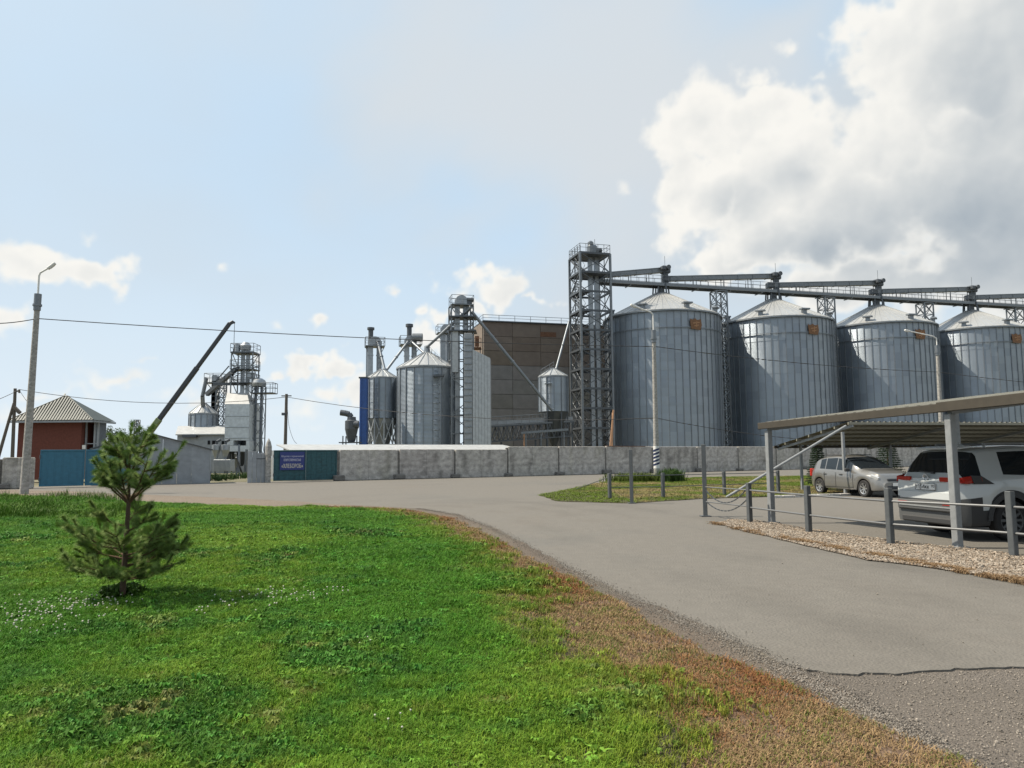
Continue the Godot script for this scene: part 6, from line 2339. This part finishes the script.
		mb.box(Vector3(1.85, 0.33, z * 0.864), Vector3(1.7, 0.01, 0.008))
		part(c, "door_gaps", mb, M.plastic)
		mb = MB.new()
		mb.box(Vector3(0.04, 0.84, z * 0.72), Vector3(0.14, 0.32, 0.16), Basis.IDENTITY, 0.04)
		part(c, "tail_light", mb, M.red_lamp)
	mb = MB.new()
	mb.box(Vector3(3.97, 0.63, 0), Vector3(0.10, 0.10, 0.86), Basis.IDENTITY, 0.03)
	part(c, "grille", mb, M.dark)
	mb = MB.new()
	mb.box(Vector3(4.03, 0.64, 0), Vector3(0.02, 0.09, 0.07), Basis(Vector3.RIGHT, PI / 4.0), 0.004)
	part(c, "badge", mb, M.rim)
	mb = MB.new()
	mb.box(Vector3(3.99, 0.36, 0), Vector3(0.1, 0.13, 0.95), Basis.IDENTITY, 0.03)
	part(c, "air_intake", mb, M.dark)
	mb = MB.new()
	mb.box(Vector3(4.045, 0.47, 0), Vector3(0.015, 0.11, 0.52), Basis.IDENTITY, 0.003)
	part(c, "number_plate", mb, M.plate)
	mb = MB.new()
	for z in [-0.55, 0.55]: mb.tube(Vector3(0.8, 1.545, z), Vector3(1.95, 1.535, z), 0.02, 0.02, 6)
	part(c, "roof_rails", mb, M.plastic)
	var rw := Vector3(X(823, 30.0), 0, -30.0)
	var fw := gp(865, 497.0)
	hd = (fw - rw).normalized()
	var side := Vector3(-hd.z, 0, hd.x)           # to the right of the heading
	c.rotation.y = atan2(-hd.z, hd.x)
	c.position = fw - hd * 3.23 - side * 0.8

# ---------------------------------------------------------------- trees
func needle_shoot(mb: MB, a: Vector3, b: Vector3, cnt: int, ln: float, wd: float, lean := 0.75) -> void:
	var ax := (b - a).normalized()
	var up := Vector3.UP if absf(ax.y) < 0.9 else Vector3.RIGHT
	var x := up.cross(ax).normalized()
	var y := ax.cross(x)
	for k in cnt:
		var f := sqrt(rng.randf())
		var p := a.lerp(b, f)
		var an := rf(0, TAU)
		var dr := (x * cos(an) + y * sin(an) + ax * rf(lean * 0.6, lean * 1.5)).normalized()
		var sd := dr.cross(ax).normalized() * wd
		var kk := rf(0.6, 1.45)
		mb.col = Color(kk * rf(0.85, 1.3), kk, kk * rf(0.7, 1.1))
		var l := ln * rf(0.7, 1.15)
		mb.tri(p - sd, p + sd, p + dr * l)
func trees() -> void:
	# young pine on the lawn
	var o := gp(122, 600, 0.03)
	var top := pt(130.5, 437, -o.z)
	var t := thing("pine_tree", "young bushy pine sapling growing on the lawn", "pine tree", o)
	var tr := MB.new()
	var mid := pt(128.5, 505, -o.z)
	tr.tube(o - Vector3.UP * 0.06, mid, 0.036, 0.022, 10)
	tr.tube(mid, top - Vector3.UP * 0.12, 0.022, 0.008, 8)
	part(t, "trunk", tr, M.bark)
	var br := MB.new()
	var nd := MB.new()
	var spec := []
	for k in 10: spec.append([0.22 + 0.017 * k, TAU * k / 10.0 + 0.3, rf(0.46, 0.66), 0.10])
	for k in 10: spec.append([0.44 + 0.035 * (k % 5), TAU * k / 10.0, rf(0.44, 0.68), 0.22])
	for k in 3: spec.append([0.74 + 0.05 * k, TAU * k / 3.0 + 0.4, rf(0.22, 0.34), 0.35])
	for k in 11: spec.append([1.04 + 0.025 * (k % 4), TAU * k / 11.0 + 0.2, rf(0.42, 0.70), rf(0.6, 1.1)])
	for k in 5: spec.append([1.36 + 0.04 * k, TAU * k / 5.0 + 0.5, rf(0.28, 0.42), 1.5])
	for q in spec:
		var f: float = q[0] / (top.y - o.y)
		var a := o.lerp(mid, f / 0.565) if f < 0.565 else mid.lerp(top, (f - 0.565) / 0.435)
		var out := Vector3(cos(q[1]), 0, sin(q[1]))
		var ln: float = q[2]
		var e1: Vector3 = a + (out + Vector3.UP * q[3]).normalized() * ln * 0.5
		var e2: Vector3 = e1 + (out * 0.8 + Vector3.UP * (q[3] + 0.28)).normalized() * ln * 0.5
		br.tube(a, e1, 0.012, 0.009, 6, false)
		br.tube(e1, e2, 0.009, 0.005, 6, false)
		needle_shoot(nd, a.lerp(e1, 0.45), e1, 140, 0.06, 0.0019)
		needle_shoot(nd, e1, e2, 300, 0.065, 0.0019)
		var tipd := (out * 0.5 + Vector3.UP * 0.8).normalized()
		needle_shoot(nd, e2, e2 + tipd * 0.17, 380, 0.062, 0.0019)
		for j in (11 if q[0] < 0.7 else 8):
			var g := rf(0.4, 1.0)
			var p := a.lerp(e1, g * 2.0) if g < 0.5 else e1.lerp(e2, g * 2.0 - 1.0)
			var sd := Vector3(-out.z, 0, out.x) * (1.0 if j % 2 else -1.0)
			var dd := (out * rf(0.4, 0.9) + sd * rf(0.4, 1.0) + Vector3.UP * rf(0.15, 0.75)).normalized()
			var l2 := rf(0.09, 0.16)
			br.tube(p, p + dd * l2, 0.006, 0.004, 5, false)
			needle_shoot(nd, p + dd * 0.02, p + dd * (l2 + 0.05), 330, 0.06, 0.0019)
	needle_shoot(nd, top - Vector3.UP * 0.5, top + Vector3.UP * 0.10, 620, 0.06, 0.0019)
	for k in 5:
		var an := TAU * k / 5.0
		var p := top - Vector3.UP * 0.22
		needle_shoot(nd, p, p + Vector3(cos(an) * 0.08, 0.22, sin(an) * 0.08), 260, 0.055, 0.0018)
	part(t, "branches", br, M.bark_orange)
	part(t, "needles", nd, M.needle)
	# weeds round its foot come with the ground cover
	# two spruces behind the silver car
	for q in [[816.0, 36.5, 2.7, "slim young spruce behind the silver hatchback's tail", 0.62], [886.0, 37.0, 3.0, "fuller young spruce between the silver hatchback and the wall", 0.95]]:
		var b := Vector3(X(q[0], q[1]), 0, -q[1])
		var sp := thing("spruce_tree", q[3], "spruce tree", b, "young spruces by the wall")
		var h: float = q[2]
		var mb := MB.new()
		mb.tube(b, b + Vector3.UP * h * 0.96, 0.05, 0.008, 8)
		part(sp, "trunk", mb, M.bark)
		var nm := MB.new()
		var lv := int(h / 0.12)
		for k in lv:
			var y := 0.25 + (h - 0.35) * k / lv
			var rr: float = q[4] * (1.0 - y / h) * rf(0.85, 1.15) + 0.06
			for j in 8:
				var an := TAU * j / 8.0 + k * 0.7 + rf(-0.2, 0.2)
				var out := Vector3(cos(an), 0, sin(an))
				var a := b + Vector3.UP * y
				var e := a + out * rr + Vector3.UP * (0.04 - rr * 0.18)
				needle_shoot(nm, a.lerp(e, 0.1), e, 60, 0.08, 0.006, 0.5)
				for s in [-1.0, 1.0]:
					var m := a.lerp(e, 0.55)
					needle_shoot(nm, m, m + (out + Vector3(-out.z, 0, out.x) * s * 0.9).normalized() * rr * 0.42 - Vector3.UP * 0.04, 34, 0.07, 0.006, 0.5)
		needle_shoot(nm, b + Vector3.UP * (h - 0.3), b + Vector3.UP * h, 50, 0.06, 0.005)
		part(sp, "needles", nm, M.spruce)
	# leafy trees behind the plain blue gate
	for q in [[107.0, 66.0, 415.5, 1.6, "leafy tree beside the red house's porch"], [120.0, 71.0, 425.0, 1.5, "low leafy tree between the red house and shed"], [131.0, 72.0, 433.0, 1.1, "small leafy tree behind the grey shed's gable"]]:
		leafy(q[4], Vector3(X(q[0], q[1]), 0, -q[1]), Y(q[0], q[2], q[1]), q[3])
func leafy(label: String, b: Vector3, h: float, rad: float) -> void:
	var t := thing("leafy_tree", label, "tree", b, "trees behind the blue gate")
	var tr := MB.new()
	var lf := MB.new()
	tr.tube(b, b + Vector3.UP * h * 0.5, 0.11, 0.07, 8)
	var nn := fbm(0.9, 3, 51)
	for k in 16:
		var an := TAU * k * 0.382
		var y := h * (0.32 + 0.5 * k / 16.0)
		var out := Vector3(cos(an), 0.55, sin(an)).normalized()
		var a := b + Vector3.UP * y * 0.85
		var e := a + out * rad * rf(0.7, 1.05)
		e.y = min(e.y, h * 0.97)
		tr.tube(a, e, 0.035, 0.01, 5, false)
		for j in 9:
			var c := a.lerp(e, rf(0.3, 1.0)) + Vector3(rf(-1, 1), rf(-0.6, 1), rf(-1, 1)) * 0.3
			for m in 42:
				var p := c + Vector3(rf(-1, 1), rf(-1, 1), rf(-1, 1)) * 0.22
				if p.y > h: continue
				var x := Vector3(rf(-1, 1), rf(-0.5, 0.5), rf(-1, 1)).normalized()
				var y2 := Vector3(rf(-1, 1), rf(-1, 1), rf(-1, 1)).cross(x).normalized()
				var s := rf(0.028, 0.055)
				var kk := rf(0.6, 1.4)
				lf.col = Color(kk * rf(0.8, 1.2), kk, kk * rf(0.6, 1.1))
				lf.quad(p - x * s * 1.5, p - y2 * s * 0.7, p + x * s * 1.5, p + y2 * s * 0.7)
	part(t, "trunk", tr, M.bark)
	part(t, "crown", lf, M.leaf)

# ---------------------------------------------------------------- ground cover
func blade(mb: MB, p: Vector3, dir: Vector3, h: float, w: float, bend: float) -> void:
	var s := Vector3(-dir.z, 0, dir.x) * w * 0.5
	var m := p + Vector3.UP * h * 0.6 + dir * bend * 0.35
	var e := p + Vector3.UP * h * (1.0 - absf(bend) * 2.0 / maxf(h, 0.01) * 0.15) + dir * bend
	mb.quad(p - s, p + s, m + s * 0.8, m - s * 0.8)
	mb.tri(m - s * 0.8, m + s * 0.8, e)
func tuft(cnt: int, h: float, w: float, spread: float, sd: int) -> ArrayMesh:
	var r := RandomNumberGenerator.new()
	r.seed = sd
	var mb := MB.new()
	for k in cnt:
		var an := r.randf() * TAU
		var d := Vector3(cos(an), 0, sin(an))
		var p := Vector3(r.randf_range(-1, 1), 0, r.randf_range(-1, 1)) * spread
		var kk := r.randf_range(0.75, 1.25)
		mb.col = Color(kk, kk, kk)
		blade(mb, p, d, h * r.randf_range(0.55, 1.1), w * r.randf_range(0.7, 1.3), h * r.randf_range(0.15, 0.85))
	return mb.mesh()
func rosette(cnt: int, ln: float, wd: float, rise: float, sd: int) -> ArrayMesh:
	var r := RandomNumberGenerator.new()
	r.seed = sd
	var mb := MB.new()
	for k in cnt:
		var an := TAU * k / cnt + r.randf_range(-0.3, 0.3)
		var d := Vector3(cos(an), 0, sin(an))
		var s := Vector3(-d.z, 0, d.x) * wd * r.randf_range(0.7, 1.2)
		var l := ln * r.randf_range(0.6, 1.15)
		var m := d * l * 0.5 + Vector3.UP * rise * r.randf_range(0.7, 1.2)
		var e := d * l + Vector3.UP * rise * r.randf_range(0.4, 1.0)
		var kk := r.randf_range(0.8, 1.2)
		mb.col = Color(kk, kk, kk)
		mb.tri(Vector3.UP * 0.004, m - s, m + s)
		mb.tri(m - s, e, m + s)
	return mb.mesh()
func pebble(sd: int) -> ArrayMesh:
	var r := RandomNumberGenerator.new()
	r.seed = sd
	var mb := MB.new()
	var rows := []
	for k in 4:
		var row := []
		var y: float = [-0.5, -0.15, 0.3, 0.55][k]
		var rr: float = [0.4, 0.75, 0.65, 0.2][k]
		for i in 6:
			var a := TAU * (i + 0.3 * k) / 6.0
			row.append(Vector3(cos(a) * rr * r.randf_range(0.8, 1.2), y * r.randf_range(0.8, 1.2), -sin(a) * rr * r.randf_range(0.8, 1.2)))
		rows.append(row)
	for k in 3:
		for i in 6:
			mb.quad(rows[k][i], rows[k][(i + 1) % 6], rows[k + 1][(i + 1) % 6], rows[k + 1][i])
	mb.poly(rows[3])
	return mb.mesh()
func edge_distance(q: Vector2, line: PackedVector2Array) -> float:
	var best := 1e9
	for i in line.size() - 1:
		var c := Geometry2D.get_closest_point_to_segment(q, line[i], line[i + 1])
		best = min(best, c.distance_squared_to(q))
	return sqrt(best)
func ground_cover() -> void:
	var n1 := fbm(0.35, 4, 61)
	var n2 := fbm(1.7, 3, 62)
	var n3 := fbm(0.12, 3, 63)
	var edge := flat([gp(384, 510.5), gp(410, 515), gp(436, 523), gp(478, 545), gp(512, 568), gp(526, 597), gp(574, 648), gp(640, 692), gp(668, 730), gp(690, 768), Vector2(0.5, -2)])
	var meshes := [tuft(11, 0.075, 0.005, 0.04, 1), tuft(11, 0.062, 0.0055, 0.05, 2), tuft(10, 0.09, 0.0045, 0.045, 3)]
	var leafm := [rosette(9, 0.042, 0.0085, 0.045, 4), rosette(7, 0.085, 0.012, 0.05, 5)]
	var gb := [PackedFloat32Array(), PackedFloat32Array(), PackedFloat32Array()]
	var lb := [PackedFloat32Array(), PackedFloat32Array()]
	var db := [PackedFloat32Array(), PackedFloat32Array()]
	var fb := PackedFloat32Array()
	var clover := [gp(30, 628), gp(70, 612), gp(15, 618), gp(115, 612), gp(250, 607), gp(285, 604), gp(320, 600), gp(375, 655), gp(390, 735)]
	var clr := [0.9, 0.6, 0.8, 0.35, 0.55, 0.5, 0.35, 0.2, 0.22]
	var bands := [[2.6, 6.0, 1900, 0], [6.0, 10.0, 1200, 0], [10.0, 17.0, 620, 0], [17.0, 27.0, 260, 0], [27.0, 42.0, 120, 0]]
	for b in bands:
		var d0: float = b[0]
		var d1: float = b[1]
		var w1 := 0.71 * d1 + 1.6
		var cnt := int((w1 * 1.0 + min(w1, 4.0)) * (d1 - d0) * b[2])
		for i in cnt:
			var d := rf(d0, d1)
			var x := rf(-w1, min(w1, 4.0))
			if x < -(0.71 * d + 1.6): continue
			var q := Vector2(x, -d)
			var inl := Geometry2D.is_point_in_polygon(q, lawn_pg)
			var inv := false if inl and d > 30.0 else Geometry2D.is_point_in_polygon(q, verge_pg)
			if not inl and not inv: continue
			var sd := 9.0
			if x > -6.0:
				sd = edge_distance(q, edge)
				if not inl: sd = -sd
			var a1 := n1.get_noise_2dv(q)
			var a2 := n2.get_noise_2dv(q)
			var a3 := n3.get_noise_2dv(q)
			var dry := 1.0 - sstep(-0.45, 0.75, sd - 0.05 + a1 * 0.6 + a2 * 0.55)
			var bare := sstep(0.30, 0.55, a2 * 0.7 + a1 * 0.55) * sstep(-0.1, 0.3, a3 + 0.15)
			var sc := clampf(0.62 + d * 0.047, 0.8, 2.0) * rf(0.85, 1.15)
			var yb := 0.03 + 0.02 * fbm_wob(q)
			var bs := Basis(Vector3.UP, rf(0, TAU))
			if rng.randf() < dry:
				# dry verge: matted straw, red-brown stalks, some living green
				if rng.randf() < 0.25 + 0.4 * sstep(-0.1, 0.4, a2): continue
				var red := sstep(-0.2, 0.35, a1 + 0.3 * a2 + rf(-0.2, 0.2))
				var c := Color(0.265, 0.185, 0.098).lerp(Color(0.225, 0.108, 0.048), red)
				if rng.randf() < 0.16 + 0.3 * sstep(0.15, 0.45, -a2): c = Color(0.11, 0.135, 0.03)
				var kk := rf(0.7, 1.3)
				bs = bs.scaled(Vector3(sc * rf(0.9, 1.4), sc * rf(0.35, 0.75), sc * rf(0.9, 1.4)))
				put(db[i % 2], bs, Vector3(x, 0.015, -d), Color(c.r * kk, c.g * kk, c.b * kk))
				continue
			var h := sc * (0.85 + 0.5 * a1 + 0.25 * a2) * (1.0 - 0.45 * bare)
			h *= lerpf(1.0, 0.62, sstep(10.0, 20.0, d))
			h *= 1.0 + 1.1 * sstep(-11.0, -16.0, x) * sstep(20.0, 26.0, d)
			var g := Color(0.070, 0.186, 0.018).lerp(Color(0.130, 0.232, 0.022), sstep(-0.3, 0.5, a3 + 0.4 * a2))
			g = g.lerp(Color(0.045, 0.135, 0.022), 0.6 * sstep(0.1, 0.5, a1 - 0.5 * a2))
			g = g.lerp(Color(0.22, 0.175, 0.075), 0.55 * bare)
			g = g.lerp(Color(0.20, 0.195, 0.035), 0.75 * dry)
			var k2 := rf(0.55, 1.4)
			g = Color(g.r * k2 * rf(0.85, 1.2), g.g * k2, g.b * k2)
			if rng.randf() < (0.05 + 0.16 * sstep(0.1, 0.4, a1)) * (1.0 - sstep(12.0, 20.0, d)):
				var big := 1 if rng.randf() < 0.05 else 0
				var s2: float = sc * rf(0.7, 1.25)
				put(lb[big], bs.scaled(Vector3(s2, s2 * (0.8 + max(a1, 0.0)), s2)), Vector3(x, yb, -d), Color(g.r * 0.9, g.g * 1.0, g.b * 1.15))
			else:
				put(gb[i % 3], bs.scaled(Vector3(sc, h, sc)), Vector3(x, yb, -d), g)
			for c in clover.size():
				var cp: Vector3 = clover[c]
				var dist := Vector2((x - cp.x), (-d - cp.z) * 0.75).length()
				if dist < clr[c] and rng.randf() < 0.05 * (1.0 - dist / clr[c]) + 0.006:
					var s3 := rf(0.006, 0.008) if d < 7.0 else rf(0.007, 0.011)
					put(fb, Basis.IDENTITY.scaled(Vector3(s3, s3, s3)), Vector3(x, yb + rf(0.05, 0.085), -d), Color(1, 1, rf(0.9, 1.0)))
	print("grass ", gb[0].size() / 16 * 3, " leaves ", lb[0].size() / 16, " dry ", db[0].size() / 8)
	var lt := Node3D.new()
	lt.name = "lawn_grass"
	add_child(lt)
	tag(lt, "green mown lawn grass with broad weeds around the pine", "grass", "", "stuff")
	for k in 3: multi("grass_tufts", meshes[k], M.grass, gb[k], "", "", lt)
	multi("weed_leaves", leafm[0], M.grass, lb[0], "", "", lt)
	multi("weed_leaves", leafm[1], M.grass, lb[1], "", "", lt)
	var dt := Node3D.new()
	dt.name = "dry_grass"
	add_child(dt)
	tag(dt, "red brown withered grass along the road's edge", "grass", "", "stuff")
	multi("dry_tufts", tuft(9, 0.06, 0.005, 0.05, 11), M.straw, db[0], "", "", dt)
	multi("dry_tufts", tuft(9, 0.05, 0.004, 0.06, 12), M.straw, db[1], "", "", dt)
	var fm := MB.new()
	fm.lathe(Vector3.ZERO, [Vector2(0.3, -0.7), Vector2(1.0, -0.2), Vector2(0.8, 0.5), Vector2(0.0, 0.8)], 6, false)
	fm.tube(Vector3(0, -6, 0), Vector3(0, -0.6, 0), 0.08, 0.08, 3, false)
	multi("clover_flowers", fm.mesh(), M.petal, fb, "white clover flower heads scattered in patches on the lawn", "flowers")
	# tall weeds: far left edge of the lawn, pole foot, yard, pine foot
	var wb := PackedFloat32Array()
	for i in 900:
		var q := gp(rf(-60, 120), rf(498, 520))
		var g := rf(0.7, 1.3)
		put(wb, Basis(Vector3.UP, rf(0, TAU)).scaled(Vector3(3.0, rf(2.2, 5.0) * (1.0 + n1.get_noise_2d(q.x, q.z)), 3.0)), q, Color(0.07 * g, 0.135 * g, 0.02 * g))
	for i in 260:
		var q := gp(640 + 20 * rng.randfn(0.0, 0.7), 480.2 + rf(0, 2))
		var g := rf(0.7, 1.2)
		put(wb, Basis(Vector3.UP, rf(0, TAU)).scaled(Vector3(5.0, rf(4, 9), 5.0)), q, Color(0.075 * g, 0.105 * g, 0.02 * g))
	for i in 200:
		var q := gp(671 + 6 * rng.randfn(0.0, 0.7), 480.2 + rf(0, 2))
		put(wb, Basis(Vector3.UP, rf(0, TAU)).scaled(Vector3(6.0, rf(7, 13), 6.0)), q, Color(0.04, 0.075, 0.02))
	for i in 150:
		var q := Vector3(X(rf(208, 247), 58), 0, -rf(50.0, 64.0))
		var g := rf(0.6, 1.3)
		put(wb, Basis(Vector3.UP, rf(0, TAU)).scaled(Vector3(6.0, rf(3, 9), 6.0)), q, Color(0.05 * g, 0.085 * g, 0.03 * g))
	multi("tall_weeds", tuft(9, 0.08, 0.006, 0.05, 21), M.grass, wb, "tall rank weeds at the lawn's edge, pole foot and yard", "weeds")
	var pf := PackedFloat32Array()
	var po := gp(122, 600)
	for i in 110:
		var q := po + Vector3(rng.randfn(0.0, 0.09), 0.03, rng.randfn(0.0, 0.09))
		var g := rf(0.6, 1.2)
		put(pf, Basis(Vector3.UP, rf(0, TAU)).scaled(Vector3(1.0, rf(0.9, 2.0), 1.0)), q, Color(0.06 * g, 0.12 * g, 0.02 * g))
	multi("foot_weeds", rosette(8, 0.07, 0.02, 0.07, 23), M.grass, pf, "leafy weeds crowding round the pine's foot", "weeds")
	# island grass, partly dry
	var ib := PackedFloat32Array()
	var ilo := Vector2(1e9, 1e9)
	var ihi := -ilo
	for p in island_pg:
		ilo = ilo.min(p); ihi = ihi.max(p)
	for i in 42000:
		var q := Vector2(rf(ilo.x, ihi.x), rf(ilo.y, ihi.y))
		if not Geometry2D.is_point_in_polygon(q, island_pg): continue
		var a := n1.get_noise_2dv(q * 0.5)
		var a2 := n2.get_noise_2dv(q * 0.4)
		var green := sstep(-0.2, 0.45, a + 0.5 * a2 + (0.5 if q.x < 4.2 else 0.0) + sstep(-32.0, -42.0, q.y) * 0.35)
		var c := Color(0.25, 0.205, 0.095).lerp(Color(0.10, 0.15, 0.02), green)
		var kk := rf(0.75, 1.3)
		put(ib, Basis(Vector3.UP, rf(0, TAU)).scaled(Vector3(2.2, rf(0.5, 1.1), 2.2)), Vector3(q.x, 0.016, q.y), Color(c.r * kk, c.g * kk, c.b * kk))
	multi("island_grass", tuft(8, 0.075, 0.006, 0.05, 31), M.straw, ib, "yellowing short grass on the island beyond the road", "grass")
	# stones: pale gravel under the railing, grit on the shoulder and the old road
	var sb := PackedFloat32Array()
	var glo := Vector2(1e9, 1e9)
	var ghi := -glo
	for p in gravel_pg:
		glo = glo.min(p); ghi = ghi.max(p)
	for i in 52000:
		var q := Vector2(rf(glo.x, ghi.x), rf(glo.y, ghi.y))
		if not Geometry2D.is_point_in_polygon(q, gravel_pg): continue
		var s := rf(0.010, 0.027) * (1.5 if rng.randf() < 0.06 else 1.0)
		var kk := rf(0.45, 1.15)
		var c := Color(0.20, 0.15, 0.105).lerp(Color(0.36, 0.32, 0.27), rng.randf())
		put(sb, Basis(Vector3(rf(-1, 1), rf(-1, 1), rf(-1, 1)).normalized(), rf(0, TAU)).scaled(Vector3(s * rf(0.8, 1.4), s * rf(0.6, 1.0), s * rf(0.8, 1.4))), Vector3(q.x, 0.014 + s * 0.3, q.y), Color(c.r * kk, c.g * kk, c.b * kk))
	multi("gravel_stones", pebble(3), M.stone, sb, "pale beige gravel stones under the pipe railing", "gravel")
	var ggb := PackedFloat32Array()
	for i in 9000:
		var f := rng.randf()
		var lo := gp(lerpf(716, 1060, f), lerpf(524, 590, pow(f, 0.92)))
		var q := lo + Vector3(rng.randfn(0.0, 0.06), 0, rf(-0.62, 0.06) * rng.randf())
		if n2.get_noise_2d(q.x, q.z) < -0.12: continue
		var kk := rf(0.7, 1.2)
		var c := Color(0.30, 0.215, 0.13).lerp(Color(0.19, 0.12, 0.065), rng.randf())
		put(ggb, Basis(Vector3.UP, rf(0, TAU)).scaled(Vector3(1.2, rf(0.4, 1.0), 1.2)), Vector3(q.x, 0.01, q.z), Color(c.r * kk, c.g * kk, c.b * kk))
	multi("strip_grass", tuft(7, 0.06, 0.005, 0.05, 33), M.straw, ggb, "thin withered grass fringing the gravel strip", "grass")
	var pb2 := PackedFloat32Array()
	for i in 30000:
		var d := 2.8 + 9.0 * pow(rng.randf(), 1.4)
		var q := Vector2(rf(0.2, 0.72 * d + 1.0), -d)
		var inw := Geometry2D.is_point_in_polygon(q, worn_pg)
		var ins := Geometry2D.is_point_in_polygon(q, shoulder_pg)
		if not inw and not ins and rng.randf() > 0.006: continue
		var s := rf(0.003, 0.009) * (1.8 if rng.randf() < 0.04 else 1.0)
		var kk := rf(0.35, 1.0)
		put(pb2, Basis(Vector3(rf(-1, 1), rf(-1, 1), rf(-1, 1)).normalized(), rf(0, TAU)).scaled(Vector3.ONE * s), Vector3(q.x, (-0.014 if inw and not ins else 0.008) + s * 0.25, q.y), Color(0.29 * kk, 0.26 * kk, 0.225 * kk))
	for i in 12000:
		var f := rng.randf()
		var k := int(f * 10.0)
		var ps := [gp(420, 508.5), gp(459, 515), gp(500, 531), gp(556, 561), gp(619, 592), gp(673, 616), gp(716, 633), gp(790, 668), gp(845, 695), gp(905, 728), gp(975, 768)]
		var q: Vector3 = (ps[k] as Vector3).lerp(ps[k + 1], f * 10.0 - k) + Vector3(rng.randfn(-0.05, 0.08), 0, rng.randfn(0.03, 0.08))
		var s := rf(0.003, 0.009)
		var kk := rf(0.3, 1.0)
		put(pb2, Basis(Vector3(rf(-1, 1), rf(-1, 1), rf(-1, 1)).normalized(), rf(0, TAU)).scaled(Vector3.ONE * s), Vector3(q.x, 0.008 + s * 0.25, q.z), Color(0.26 * kk, 0.235 * kk, 0.205 * kk))
	multi("road_grit", pebble(5), M.stone, pb2, "loose grey grit along the road's edge and bare patch", "grit")
var wob_noise: FastNoiseLite
func fbm_wob(q: Vector2) -> float:
	if wob_noise == null: wob_noise = fbm(0.5, 2, 77)
	return wob_noise.get_noise_2dv(q)
